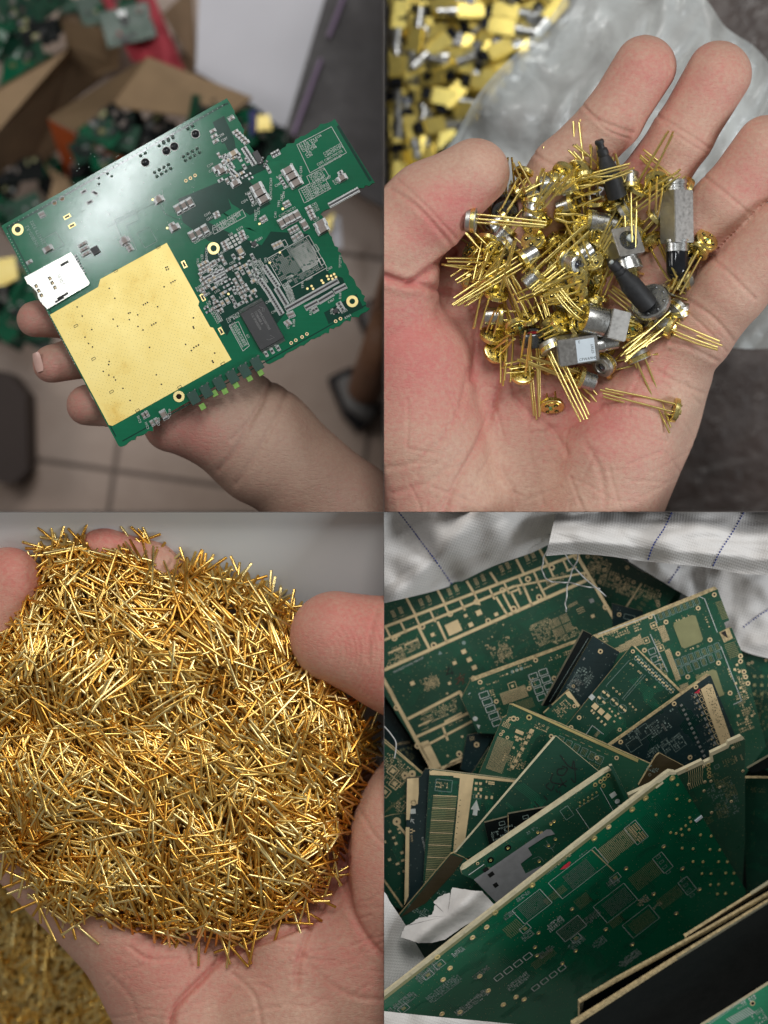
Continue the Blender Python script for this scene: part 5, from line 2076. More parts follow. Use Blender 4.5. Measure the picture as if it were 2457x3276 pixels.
def plastic_bag():
    t = NT('plastic_film')
    t.set(Base_Color=(0.90, 0.96, 0.95), Roughness=0.2, **{'Specular_IOR_Level': 0.6})
    n = t.noise(0.28, 3, 0.5, dist=1.2)
    n2 = t.noise(3.0, 4)
    ad = t.n('ShaderNodeMath', operation='MULTIPLY_ADD')
    t.l(n2.outputs[0], ad.inputs[0])
    ad.inputs[1].default_value = 0.15
    t.l(n.outputs[0], ad.inputs[2])
    t.bump(ad.outputs[0], 0.35, 0.8)
    tr = t.n('ShaderNodeBsdfTransparent')
    tl = t.n('ShaderNodeBsdfTranslucent')
    tl.inputs[0].default_value = (0.75, 0.82, 0.82, 1)
    m1 = t.n('ShaderNodeMixShader')
    m1.inputs[0].default_value = 0.2
    t.l(t.b.outputs[0], m1.inputs[1])
    t.l(tl.outputs[0], m1.inputs[2])
    m2 = t.n('ShaderNodeMixShader')
    t.l(t.ramp(n.outputs[0], [(0.3, 0.40), (0.7, 0.72)]), m2.inputs[0])
    t.l(tr.outputs[0], m2.inputs[1])
    t.l(m1.outputs[0], m2.inputs[2])
    t.l(m2.outputs[0], t.t.nodes['Material Output'].inputs[0])

    def edge(a, b):
        return a + (b - a)
    top = [(800, -60), (1300, -60), (1480, 120), (1620, 220), (1760, 420)]
    bot = [(150, 760), (400, 900), (900, 1200), (1400, 1480), (1760, 1500)]
    tp, bt = smoothline(top, 8), smoothline(bot, 8)

    def fn(u, v):
        i = u * (len(tp) - 1)
        k = min(int(i), len(tp) - 2)
        f = i - k
        x0, y0 = [tp[k][c] + (tp[k + 1][c] - tp[k][c]) * f for c in (0, 1)]
        x1, y1 = [bt[k][c] + (bt[k + 1][c] - bt[k][c]) * f for c in (0, 1)]
        x, y = x0 + (x1 - x0) * v, y0 + (y1 - y0) * v
        w = noise.noise(Vector((x * 0.0035, y * 0.0035, 1.0))) * 1.6 + abs(noise.noise(Vector((x * 0.008 + y * 0.004, y * 0.003, 5.0)))) * 1.5
        return x + 25 * math.sin(v * 9), y, -9.0 + w - 2.2 * (u < 0.04)
    mb = sheet('plastic_bag', 2, fn, 70, 60, 'plastic_film')
    solo('plastic_bag', mb, 'plastic_film', 'clear crumpled plastic bag behind the fingers', 'bag', smooth=True, clip=2)


plastic_bag()


def gold_modules():
    simple('brass_block', (0.86, 0.70, 0.20), 0.38, 0.8, 0.15, 2)
    mb = MB()
    mb.box((0, 0, 0), 1.5, 0.85, 0.6)
    blk = mb.mesh('body', 'brass_block')
    bm = bmesh.new()
    bm.from_mesh(blk)
    bmesh.ops.bevel(bm, geom=bm.edges[:], offset=0.08, segments=2, affect='EDGES')
    bm.to_mesh(blk)
    bm.free()
    mb = MB()
    A = (Vector((0, 1, 0)), Vector((0, 0, 1)), Vector((1, 0, 0)))
    mb.lathe([(0.34, 0.7), (0.34, 1.2), (0.26, 1.25), (0.26, 1.8)], 16, A)
    brl = mb.mesh('barrel', 'steel', None, 'auto')
    mb = MB()
    mb.box((-0.95, 0, 0), 0.5, 0.6, 0.35)
    plg = mb.mesh('plug', 'black_gloss')
    rn = random.Random(5)
    spots = []
    tries = 0
    while len(spots) < 120 and tries < 6000:
        tries += 1
        x, y = rn.uniform(-40, 760), rn.uniform(-60, 760)
        if x / 800 + y / 900 > 1.0:
            continue
        if all(math.hypot(x - a, y - b) > 46 for a, b in spots):
            spots.append((x, y))
    for k, (x, y) in enumerate(spots):
        near = x / 800 + y / 900 < 0.75
        p = P(2, x, y, -22 + rn.uniform(0, 2.2))
        far = p.x > 2.6
        p.x = max(p.x, 0.75)
        rz = rn.uniform(-0.3, 0.9) + (math.pi if rn.random() < 0.3 else 0) if far else rn.choice((-1, 1)) * math.pi / 2 + (0 if p.x < 1.3 else rn.uniform(-0.25, 0.25))
        m = Matrix.Translation(p) @ Matrix.Rotation(rz, 4, 'Z') @ Matrix.Rotation(rn.gauss(0, 0.35), 4, 'X') @ Matrix.Rotation(rn.gauss(0, 0.3), 4, 'Y')
        o = thing('gold_module', 'gold-bodied module lying blurred in the heap behind the thumb', 'module', group='gold modules in the heap behind the hand', mat=m)
        link('body', blk, o)
        link('barrel', brl, o)
        link('plug', plg, o)
    # the loose parts that fill the gaps
    mb = MB()
    for k in range(420):
        x, y = rn.uniform(-30, 800), rn.uniform(-60, 820)
        if x / 850 + y / 950 > 1.0:
            continue
        p = P(2, x, y, -23.2 + rn.uniform(0, 1.2))
        p.x = max(p.x, 0.6)
        ax = frame_z((rn.gauss(0, 1), rn.gauss(0, 1), rn.gauss(0, .5)), rn.uniform(0, 6))
        mb.box(p, rn.uniform(.2, .7), rn.uniform(.2, .6), rn.uniform(.2, .8), ax, rn.choice((0, 0, 1, 2, 2)))
    solo('loose_parts', mb, ['steel_dark', 'brass_block', 'steel'], 'small dark and silver scraps between the gold modules', 'scrap', kind='stuff')


gold_modules()
# ================================================================== third compartment: a heap of gold pins in a hand
skin('skin_red', (0.57, 0.32, 0.235), (0.57, 0.195, 0.155), (0.64, 0.42, 0.305))
HEAP = [(-150, 520), (20, 440), (120, 330), (185, 200), (260, 130), (420, 150), (560, 140), (700, 200), (820, 265), (960, 275), (1130, 345), (1260, 480), (1390, 660), (1520, 820), (1600, 950), (1570, 1130),
        (1500, 1300), (1440, 1480), (1350, 1640), (1200, 1770), (980, 1850), (760, 1840), (500, 1790), (270, 1730), (140, 1620), (60, 1480), (-20, 1380), (-150, 1300)]
HX, HY = np.array(HEAP, float).T


def inside(px, py):
    c = False
    n = len(HEAP)
    j = n - 1
    for i in range(n):
        if (HY[i] > py) != (HY[j] > py) and px < (HX[j] - HX[i]) * (py - HY[i]) / (HY[j] - HY[i]) + HX[i]:
            c = not c
        j = i
    return c


HEAPL = HEAP + [HEAP[0]]
GX, GY = np.meshgrid(np.arange(-160, 1700, 10.0), np.arange(0, 1930, 10.0), indexing='ij')
DIST = polydist(GX, GY, HEAPL)
INS = np.zeros(GX.shape, bool)
for i in range(GX.shape[0]):
    for j in range(GX.shape[1]):
        INS[i, j] = inside(GX[i, 0], GY[0, j])
_d = np.clip(DIST / 430.0, 0, 1)
HGT = np.where(INS, 2.5 * np.sqrt(np.clip(_d * (2 - _d), 0, 1)), 0.0)
for i in range(GX.shape[0]):
    for j in range(GX.shape[1]):
        if INS[i, j]:
            HGT[i, j] *= 1 + 0.35 * noise.noise(Vector((GX[i, j] * 0.0038, GY[i, j] * 0.0038, 3.1)))
BASE3 = -1.1


def heap_z(x, y):
    i = int(np.clip((x + 160) / 10, 1, HGT.shape[0] - 2))
    j = int(np.clip(y / 10, 1, HGT.shape[1] - 2))
    return HGT[i, j], (HGT[i + 1, j] - HGT[i - 1, j]) / 0.2, (HGT[i, j + 1] - HGT[i, j - 1]) / 0.2


def hand_three():
    g = SDF(-4.5, 19.5, -0.8, 24.5, -5.6, 2.6, 0.14)
    f1 = g.chain([(-150, 900, -2.2, 1.6), (-60, 560, -1.5, 1.55), (35, 300, -1.1, 1.5)], 0.4)
    f2 = g.chain([(500, 700, -3.0, 1.6), (800, 420, -2.5, 1.5), (640, 260, -1.6, 1.35), (450, 175, -1.35, 1.2)], 0.4)
    f3 = g.chain([(2050, 800, -1.4, 2.7), (1720, 620, -0.3, 2.5), (1450, 540, -0.1, 2.0)], 0.4)
    f4 = g.chain([(-160, 1300, -2.4, 1.5), (-40, 800, -2.2, 1.3), (0, 700, -2.0, 1.2)], 0.4)
    palm = g.ell((800, 1250, -3.4), (8.4, 7.6, 2.2), 10)
    palm = smin(palm, g.chain([(-100, 1250, -3.2, 1.9), (300, 1580, -2.8, 1.9), (640, 1980, -2.6, 2.1), (860, 2450, -2.6, 2.4)], 0.6), 0.8)
    palm = smin(palm, g.chain([(1250, 1950, -2.7, 2.4), (1300, 2450, -2.7, 2.6)], 0.6), 0.8)
    palm = smin(palm, g.ell((850, 2050, -2.9), (3.6, 3.4, 1.9)), 0.8)
    palm = smin(palm, g.ell((1250, 2250, -2.3), (4.6, 3.6, 2.3), -25), 0.5)
    palm = smin(palm, g.ell((1640, 1960, -2.7), (3.4, 4.2, 2.2)), 0.8)
    then = g.ell((1860, 1470, -1.2), (3.6, 5.2, 2.6), 8)
    g.join(palm, 0.5)
    g.join(f1, 0.25)
    g.join(f2, 0.25)
    g.join(f4, 0.25)
    g.join(then, 0.4)
    g.join(f3, 0.22)
    cr = [
        ([(1340, 1770), (1200, 1830), (1070, 1880), (960, 1930), (880, 2010), (800, 2090), (755, 2150), (735, 2230)], 13, 0.19),
        ([(1500, 1500), (1440, 1620), (1380, 1730), (1330, 1820), (1290, 1950), (1280, 2050)], 13, 0.10),
        ([(1500, 1380), (1500, 1560), (1520, 1720), (1590, 1850), (1680, 1940)], 14, 0.12),
        ([(960, 1930), (900, 1860), (830, 1840)], 10, 0.07),
        ([(1300, 1900), (1380, 2000), (1500, 2080), (1650, 2110)], 12, 0.05),
        ([(1000, 1990), (1100, 2090), (1130, 2220)], 10, 0.04),
        ([(560, 1880), (640, 1930), (760, 1930)], 9, 0.05),
        ([(470, 2000), (560, 2090), (600, 2200)], 10, 0.03),
        ([(1540, 1150), (1600, 1110), (1670, 1090)], 9, 0.05), ([(1560, 1300), (1620, 1400), (1670, 1440)], 9, 0.03),
        ([(1630, 420), (1600, 520), (1590, 640)], 10, 0.03),
    ]
    rn = random.Random(9)
    for _ in range(80):
        x, y = rn.uniform(450, 1640), rn.uniform(1700, 2210)
        a = rn.uniform(-0.9, 0.3)
        L = rn.uniform(60, 190)
        cr.append(([(x, y), (x + L * 0.5 * math.cos(a), y + L * 0.5 * math.sin(a) + rn.uniform(-10, 10)), (x + L * math.cos(a), y + L * math.sin(a))], 7, rn.uniform(0.012, 0.03)))
    # ridges of the print on the fingertip
    for k in range(11):
        r = 60 + k * 26
        cr.append(([(1395 + r * math.cos(t) * 0.85, 640 - 30 + r * math.sin(t)) for t in (-0.9, -0.5, -0.1, 0.3, 0.7)], 5, 0.013))
    fl = [(1450, 500, 260, 200, 0.35), (1650, 500, 200, 200, 0.2), (60, 260, 200, 200, 0.4), (450, 110, 250, 100, 0.45), (0, 700, 100, 200, 0.3), (650, 1980, 200, 200, 0.35),
          (1000, 2050, 240, 160, 0.15), (1500, 1950, 260, 200, 0.25), (1600, 1500, 160, 300, 0.2), (1250, 2150, 260, 120, -0.1), (1430, 1600, 90, 180, 0.2),
          (150, 1600, 260, 120, -0.05), (1620, 780, 120, 100, 0.35)]
    o = hand_mesh('hand', g, 3, cr, fl, 'skin_red')
    tag(o, 'cupped bare hand holding the big heap of loose gold pins', 'hand')


hand_three()


def pin_verts(c, d, L, r, n=6):
    x, y, z = frame_z(d)
    vs = []
    for e, rr in ((-L / 2, r * 0.86), (-L / 2 + 0.02, r), (L / 2 - 0.02, r), (L / 2, r * 0.86)):
        for k in range(n):
            a = 2 * math.pi * k / n
            vs.append(c + x * (rr * math.cos(a)) + y * (rr * math.sin(a)) + z * e)
    return vs


PF = [tuple(reversed(range(6)))] + [(b * 6 + k, b * 6 + (k + 1) % 6, b * 6 + 6 + (k + 1) % 6, b * 6 + 6 + k) for b in range(3) for k in range(6)] + [tuple(18 + k for k in range(6))]


def gold_heap():
    rn = random.Random(21)
    pins = []

    def put(x, y, ang, depth, L, tilt, r=0.064):
        h, sx, sy = heap_z(x, y)
        d = Vector((math.cos(ang), math.sin(ang), 0))
        sl = sx * d.x - sy * d.y
        sl = max(-0.9, min(0.9, sl)) + tilt
        d = unit((d.x, d.y, sl))
        c = P(3, x, y, BASE3 + h - depth + 0.05)
        for s_ in (-1, 1):
            e = c + d * (s_ * L / 2)
            if e.y > -0.06 or e.x > -0.06:
                return
        pins.append((depth - 0.6 * abs(sl - tilt) * 0, c, d, L, r))

    pts = np.argwhere(INS)
    # bundles that settled side by side
    for b in range(110):
        i, j = pts[rn.randrange(len(pts))]
        x, y = GX[i, 0] + rn.uniform(-5, 5), GY[0, j] + rn.uniform(-5, 5)
        if x > 780 and y < 1000 and rn.random() < 0.8:
            ang = R(rn.gauss(-60, 14))
        else:
            ang = rn.uniform(0, math.pi)
        dep = rn.uniform(0.0, 0.25)
        for k in range(rn.randint(2, 6)):
            off = (k - 2) * 13.0
            put(x - off * math.sin(ang) + rn.gauss(0, 40) * math.cos(ang), y - off * math.cos(ang) - rn.gauss(0, 40) * math.sin(ang), ang + rn.gauss(0, 0.07), dep + rn.uniform(0, 0.06), rn.uniform(1.9, 2.6), rn.gauss(0, 0.03))
    for k in range(3400):
        i, j = pts[rn.randrange(len(pts))]
        x, y = GX[i, 0] + rn.uniform(-5, 5), GY[0, j] + rn.uniform(-5, 5)
        dep = rn.uniform(0, 1) ** 0.8 * 0.95
        ang = rn.uniform(0, math.pi) if rn.random() < 0.6 else R(-55 + 60 * noise.noise(Vector((x * 0.002, y * 0.002, 9)))) + rn.gauss(0, 0.3)
        put(x, y, ang, dep, rn.uniform(2.0, 2.9), rn.gauss(0, 0.05))
    # strays round the rim
    rim = HEAPL
    for k in range(420):
        a = rn.randrange(len(rim) - 1)
        t = rn.random()
        x = rim[a][0] + (rim[a + 1][0] - rim[a][0]) * t + rn.gauss(0, 26)
        y = rim[a][1] + (rim[a + 1][1] - rim[a][1]) * t + rn.gauss(0, 26)
        ang = math.atan2(1000 - y, x - 780) + rn.gauss(0, 0.6) if rn.random() < 0.55 else rn.uniform(0, math.pi)
        put(x, y, ang, -0.12 - rn.random() * 0.15, rn.uniform(1.5, 2.3), rn.gauss(0.0, 0.12))
    pins.sort(key=lambda p: p[0])
    mats = ['gold_pin', 'gold_pale', 'gold_deep']
    base = []
    for m in mats:
        mb = MB()
        mb.add(pin_verts(Vector((0, 0, 0)), Vector((0, 0, 1)), 2.0, 0.064), PF)
        base.append(mb.mesh('gold_pin', m, None, 'pin'))
    # the 300 that lie on top and fully in view
    vis = [p for p in pins if p[1].x > -16.4][:300]
    ids = set(id(p) for p in vis)
    for p in vis:
        _, c, d, L, r = p
        o = link('gold_pin', base[rn.choice((0, 0, 0, 1, 1, 2, 2))])
        ax = frame_z(d)
        o.matrix_world = mat4(ax, c) @ Matrix.Diagonal((1, 1, L / 2.0, 1))
        tag(o, 'straight gold-plated pin lying loose on top of the heap in the hand', 'pin', 'loose gold pins on top of the heap')
    mb = MB()
    for p in pins:
        if id(p) in ids:
            continue
        _, c, d, L, r = p
        mb.add(pin_verts(c, d, L, r), PF, rn.choice((0, 0, 0, 1, 1, 2, 2)))
    solo('gold_pin_heap', mb, mats, 'mass of tangled gold-plated pins filling the hand', 'pins', kind='stuff', smooth='pin')


gold_heap()


def back_three():
    t = NT('grey_sheet')
    n = t.noise(0.08, 3, 0.5)
    t.l(t.ramp(n.outputs[0], [(0.35, (0.60, 0.62, 0.62)), (0.6, (0.68, 0.69, 0.68)), (0.72, (0.74, 0.72, 0.69))]), t.b.inputs['Base Color'])
    t.set(Roughness=0.5)
    mb = MB()
    z = -3.6
    mb.quad([(-44, -13.5, z), (-0.02, -13.5, z), (-0.02, -5.5, z), (-44, -5.5, z)])
    mb.quad([(-44, -5.5, z), (-0.02, -5.5, z), (-0.02, -0.02, -0.4), (-44, -0.02, -0.4)])
    mb.quad([(-44, -13.5, z), (-44, -13.5, -30), (-0.02, -13.5, -30), (-0.02, -13.5, z)])
    mb.quad([(-44, -44, -30), (-0.02, -44, -30), (-0.02, -13.5, -30), (-44, -13.5, -30)])
    solo('table_top', mb, 'grey_sheet', kind='structure')
    # blurred heap of the same pins lower left
    rn = random.Random(31)
    mb = MB()
    for k in range(2600):
        x, y = rn.uniform(-500, 640), rn.uniform(1380, 2500)
        if (x - 120) > (y - 1400) * 0.75 + 120:
            continue
        hz = -14.5 + 1.6 * noise.noise(Vector((x * .004, y * .004, 0))) + rn.uniform(-.4, .4)
        c = P(3, x, y, hz)
        a = rn.gauss(0.9, 0.7)
        d = unit((math.cos(a), math.sin(a), rn.gauss(0, .2)))
        if c.x + 1.5 > 0:
            continue
        mb.add(pin_verts(c, d, rn.uniform(1.8, 2.6), 0.085), PF, rn.choice((0, 0, 1, 1)))
    # a bed under them
    mb2 = MB()

    def fn(u, v):
        x, y = -600 + 1220 * u, 1360 + 1200 * v
        return x, y, -15.1 + 1.6 * noise.noise(Vector((x * .004, y * .004, 0))) - 6 * max(0, (x - 120 - (y - 1400) * 0.75 - 60) / 300)
    mb2 = sheet('bed', 3, fn, 40, 40, 'gold_deep')
    o = len(mb.v)
    mb.v += mb2.v
    mb.f += [tuple(i + o for i in f) for f in mb2.f]
    mb.m += [0] * len(mb2.f)
    solo('gold_pin_drift', mb, ['gold_pin', 'gold_pale', 'gold_deep'], 'blurred drift of gold pins below the hand at lower left', 'pins', kind='stuff')


back_three()
# ================================================================== fourth compartment: a sack of bare circuit boards
GB = 'bare boards standing in the sack'
rq = random.Random(44)


def B4(label, outline, p0, p1, p2, mats=('mask_green', 'fr4_edge'), thick=0.15, udir=None, holes=(), jag=None):
    b_ = Board(4, 'circuit_board', label, outline, p0, p1, p2, thick, mats, group=GB, udir=udir, holes=holes, jag=jag)
    if mats[0] in ('mask_green', 'mask_vivid', 'mask_deep'):
        b_.wear(rq, 0.35 if 'plain' in label else 1.0)
    elif mats[0] == 'mask_blue':
        b_.wear(rq, 0.5, 'trace_dark', 'silk_faint')
    return b_


# ---- the large board with the gold frame
HB = [(165, 495), (45, 545), (285, 440), (400, 388), (512, 338), (622, 290), (725, 240), (832, 195), (215, 575), (560, 418), (670, 368), (875, 272), (958, 410), (55, 845), (145, 1010), (325, 1045), (205, 1108)]
b = B4('largest board with a gold frame pattern along its upper edge, under the sack flap',
       [(-200, 470), (792, 103), (1100, 640), (900, 860), (372, 1062), (208, 1117)], (0, 690, -4.6), (880, 290, -4.2), (208, 1117, -4.6))
u1, u2 = (0, 690), (880, 290)


def along(p, q_, t):
    return (p[0] + (q_[0] - p[0]) * t, p[1] + (q_[1] - p[1]) * t)


G = 'pad_gold'
# frame strips
for (a, c, w) in [((-20, 505), (845, 178), 13), ((-20, 562), (560, 322), 12), ((560, 322), (870, 262), 9), ((-20, 692), (565, 432), 15), ((565, 432), (885, 290), 15), ((790, 112), (1005, 480), 15), ((-20, 690), (212, 1118), 17),
                  ((105, 893), (328, 777), 14), ((328, 777), (378, 885), 13), ((140, 972), (378, 862), 13), ((165, 1018), (378, 905), 11), ((235, 1112), (378, 1055), 13), ((255, 930), (275, 985), 11),
                  ((95, 368), (140, 452), 11), ((228, 330), (262, 395), 11), ((358, 300), (390, 352), 11), ((460, 262), (492, 310), 11), ((572, 205), (602, 262), 11), ((672, 160), (705, 222), 11),
                  ((150, 500), (197, 592), 13), ((232, 475), (272, 562), 11), ((485, 368), (535, 448), 10), ((515, 355), (560, 440), 10), ((548, 345), (590, 425), 10), ((600, 312), (640, 405), 11), ((660, 292), (700, 372), 11), ((540, 350), (580, 335), 9)]:
    b.line(G, [a, c], w)
for t in np.linspace(0.03, 0.99, 14):
    p = along((-20, 505), (845, 178), t)
    b.line(G, [p, (p[0] + 24, p[1] + 50)], 9)
b.poly(G, [(150, 1000), (190, 985), (250, 1108), (205, 1118)])
b.poly(G, [(255, 1112), (300, 1092), (330, 1075), (372, 1062), (372, 1046), (330, 1058), (290, 1075)])
for (x, y) in HB:
    b.ring(x, y, 14, 6.5)
b.ring(450, 470, 13, 6)
b.ring(520, 412, 7, 5, 'trace_dark')
for (x, y, w, h) in [(300, 500, 66, 54), (410, 435, 26, 24), (375, 487, 22, 20), (353, 448, 16, 14), (485, 442, 18, 16), (345, 603, 22, 20), (368, 638, 22, 20), (390, 672, 22, 20), (305, 652, 18, 16), (283, 740, 14, 13), (123, 740, 20, 19), (210, 530, 18, 17), (902, 450, 16, 15), (273, 784, 9, 8),
                     (338, 970, 10, 10), (275, 1053, 9, 9), (515, 487, 6, 6), (640, 336, 7, 7), (660, 326, 7, 7), (385, 713, 12, 10)]:
    b.solid(G, x, y, w, h)
for k, (x, y) in enumerate([(40, 440), (72, 425), (160, 390), (192, 375), (283, 345), (312, 330), (398, 300), (428, 285), (508, 245), (535, 232), (617, 197), (643, 185), (722, 147), (748, 136)]):
    b.grid(G, x, y, 18, 34, 3, 5, 0.62)
    b.grid(G, x + 8, y + 24, 20, 6, 5, 1, 0.5)
b.cluster(G, 200, 738, 88, 66, 90, rq, 4)
b.grid(G, 205, 742, 70, 34, 22, 11, 0.55, 0, 0.25, rq)
b.grid(G, 515, 605, 62, 62, 24, 24, 0.55, 0, 0.1, rq, lambda u, v: not (abs(u - .5) < .05 or abs(v - .5) < .05) and (u + v > .45))
b.cluster(G, 508, 600, 120, 110, 60, rq, 3.4)
b.grid(G, 765, 490, 92, 84, 32, 30, 0.55, 0, 0.06, rq, lambda u, v: not (abs(u - .55) < .03 or abs(v - .5) < .03) and (u > .18 or v > .3))
b.cluster(G, 690, 520, 110, 110, 130, rq, 3.6)
b.cluster(G, 790, 540, 130, 30, 40, rq, 4)
for (x, y) in [(535, 540), (830, 500), (740, 560), (448, 575)]:
    b.line(G, [(x - 12, y + 3), (x, y - 2), (x + 5, y + 8)], 3)
b.cluster(G, 455, 545, 40, 16, 20, rq, 4)
b.grid(G, 815, 400, 50, 14, 9, 3, 0.55, -4)
b.grid(G, 850, 425, 34, 30, 7, 3, 0.5)
b.cluster(G, 90, 590, 150, 60, 80, rq, 4)
b.cluster(G, 50, 640, 110, 30, 50, rq, 4)
b.cluster(G, 240, 865, 190, 60, 150, rq, 4.2)
b.cluster(G, 180, 935, 60, 10, 26, rq, 3)
b.cluster(G, 310, 910, 70, 10, 26, rq, 3)
b.cluster(G, 745, 290, 110, 44, 90, rq, 4)
b.cluster(G, 590, 345, 16, 40, 26, rq, 3)
for (a, c) in [((90, 575), (145, 550)), ((20, 610), (75, 585)), ((690, 335), (735, 312)), ((262, 905), (335, 868)), ((150, 925), (200, 900)), ((790, 255), (830, 238)), ((720, 320), (760, 302)), ((575, 315), (590, 355)), ((40, 545), (70, 532))]:
    b.line(G, [a, c], 8)
b.grid(G, 38, 783, 12, 52, 1, 16, 0.6, 0)
b.grid(G, 22, 778, 8, 58, 1, 18, 0.6, 0)
for k in range(90):
    x, y = rq.uniform(20, 950), rq.uniform(430, 800)
    b.rect(G, x, y, 3, 3)
b.text('silk', 'WD7DQTXH19JJ VER.B.0F', 42, 697, 13, -2)
b.disc('silk_faint', 345, 565, 9)
b.poly('silk_faint', [(240, 600), (252, 612), (234, 618)])
b.solid('pad_tin', 897, 383, 20, 19, 0.012, 'label_patch')
for st in [[(262, 690), (285, 672), (270, 700), (300, 695)], [(280, 660), (275, 700)], [(290, 668), (297, 705)], [(266, 705), (300, 690)]]:
    b.line('marker', st, 2.6)
for st in [[(305, 725), (352, 700)], [(330, 695), (318, 745)], [(310, 745), (345, 715), (340, 748)], [(322, 712), (350, 738)]]:
    b.line('brown_mark', st, 2.6)
b.done()

# ---- dense boards behind, upper right
b = B4('weathered board crowded with gold pads, under the sack fold at upper right', [(800, 150), (990, 180), (1110, 255), (1275, 335), (1170, 470), (960, 470)], (850, 190, -5.4), (1260, 345, -5.2), (985, 470, -5.6))
for (x, y, w, h, n) in [(930, 230, 110, 90, 190), (1000, 300, 150, 90, 200), (900, 260, 60, 120, 90), (1060, 340, 120, 60, 110), (1150, 350, 110, 60, 90)]:
    b.cluster(rq.choice((G, G, 'pad_olive')), x, y, w, h, n, rq, 5)
for (x, y) in [(1078, 303), (932, 302), (1010, 288), (880, 192), (1050, 240), (953, 250), (1185, 402), (1182, 388), (875, 310)]:
    b.ring(x, y, 9, 4.5)
b.line(G, [(1040, 420), (1112, 310)], 8)
for k in range(6):
    b.grid('pad_olive', 1090 + 14 * k, 425 - 18 * k + 8, 26, 14, 6, 2, 0.6, 10)
b.done()
b = B4('narrow green board edge between the sack folds', [(1080, 262), (1180, 262), (1285, 345), (1265, 420), (1150, 330)], (1080, 262, -6.2), (1180, 262, -6.2), (1150, 400, -6.4))
b.cluster(G, 1200, 330, 80, 50, 40, rq, 4)
b.done()
b = B4('dark blue-green board corner below the crowded board', [(985, 395), (1120, 430), (1090, 560), (990, 545)], (985, 395, -4.0), (1120, 430, -4.0), (990, 545, -4.2), ('mask_blue', 'fr4_dim'))
b.ring(1016, 443, 10, 5)
b.box_line('silk_faint', 1060, 455, 50, 22, 2)
b.done()

# ---- right hand boards
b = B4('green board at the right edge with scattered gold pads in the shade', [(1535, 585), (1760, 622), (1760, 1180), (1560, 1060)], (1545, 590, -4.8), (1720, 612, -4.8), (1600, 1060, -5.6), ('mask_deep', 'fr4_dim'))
for (x, y) in [(1590, 650), (1575, 655), (1650, 640)]:
    b.ring(x, y, 7, 3.5)
for k in range(4):
    for j in range(3):
        b.solid('pad_olive', 1600 + 32 * k, 710 + 38 * j, 14, 13)
b.cluster('pad_olive', 1625, 860, 110, 200, 60, rq, 5)
b.done()

HR = [(1150, 452), (1218, 475), (1357, 415), (1427, 357), (1125, 597), (1270, 612), (1408, 552), (1312, 712), (1445, 652), (1495, 782), (1562, 712), (1540, 645), (1555, 690), (1540, 622), (1572, 740)]
b = B4('big green board at upper right with two olive squares and a gold upper edge',
       [(898, 540), (1425, 326), (1440, 332), (1492, 468), (1470, 478), (1478, 505), (1502, 500), (1548, 610), (1650, 1010), (1480, 1250), (1180, 1130), (960, 760)], (900, 530, -2.6), (1430, 325, -2.4), (1160, 1100, -3.4))
b.plate('fr4_edge', [(893, 536), (1428, 321), (1441, 333), (905, 552)], 0.02, 'gold_edge')
b.plate('pad_olive', [(1252, 478), (1330, 445), (1346, 448), (1378, 548), (1372, 560), (1298, 590), (1285, 583), (1250, 492)], 0.02, 'contact_square')
b.plate('pad_olive', [(1345, 712), (1420, 680), (1436, 686), (1470, 790), (1390, 820)], 0.02, 'contact_square')
for k in range(7):
    for (x0, y0, x1, y1, n_) in [(1195, 448, 1350, 385, 7), (1272, 650, 1440, 582, 7), (1285, 690, 1445, 620, 6)]:
        if k < n_:
            x, y = x0 + (x1 - x0) * k / (n_ - 1), y0 + (y1 - y0) * k / (n_ - 1)
            b.box_line('silk_faint', x, y, 22, 34, 2)
            b.grid('pad_olive', x, y, 14, 28, 2, 9, 0.6)
for k in range(3):
    b.box_line('silk', 1158 + 12 * k, 602 + 34 * k, 30, 26, 2)
b.grid(G, 1045, 572, 150, 52, 30, 11, 0.75, 0, 0, rq, lambda u, v: v > .55 - u * .45)
b.grid(G, 1208, 525, 32, 75, 7, 17, 0.75, 0, 0, rq)
b.grid(G, 1248, 660, 24, 150, 5, 32, 0.75, 0)
b.grid(G, 1300, 760, 40, 40, 8, 8, 0.7)
for (x, y, w, h, n) in [(1000, 530, 130, 40, 60), (1098, 492, 50, 50, 50), (1170, 500, 40, 40, 40), (1395, 470, 20, 70, 30), (1290, 460, 70, 14, 26), (1330, 590, 70, 14, 26), (1205, 680, 30, 150, 60), (1180, 560, 30, 60, 30), (1370, 700, 80, 14, 26), (1495, 700, 20, 90, 24), (1560, 830, 60, 130, 70), (1545, 720, 36, 110, 40), (1560, 920, 80, 60, 30)]:
    b.cluster(G, x, y, w, h, n, rq, 5)
for (x, y) in [(1165, 490), (1133, 555), (1196, 588)]:
    b.box_line(G, x, y, 26, 26, 3)
    b.rect(G, x, y, 10, 10)
for (x, y) in HR:
    b.ring(x, y, 11, 5)
b.line('silk', [(925, 528), (1165, 442), (1180, 480)], 3)
b.line('silk', [(1362, 365), (1385, 375), (1440, 520)], 3)
b.line('silk', [(1455, 580), (1545, 815), (1510, 832)], 3)
b.line('silk', [(1150, 528), (1225, 690)], 3)
b.line('silk_faint', [(1280, 670), (1455, 592)], 2)
for k in range(13):
    x, y = 1432 + 2.4 * k, 392 + 6 * k
    b.line('pad_olive', [(x, y), (x + 26, y - 8)], 3)
for k in range(9):
    x, y = 1470 + 3 * k, 575 + 7 * k
    b.line('pad_olive', [(x, y), (x + 44, y - 14)], 3)
b.plate('fr4_edge', [(1448, 520), (1490, 500), (1508, 545), (1470, 565)], 0.02, 'bare_corner')
b.poly('hole_dark', [(1455, 522), (1475, 512), (1486, 545)], 0.03)
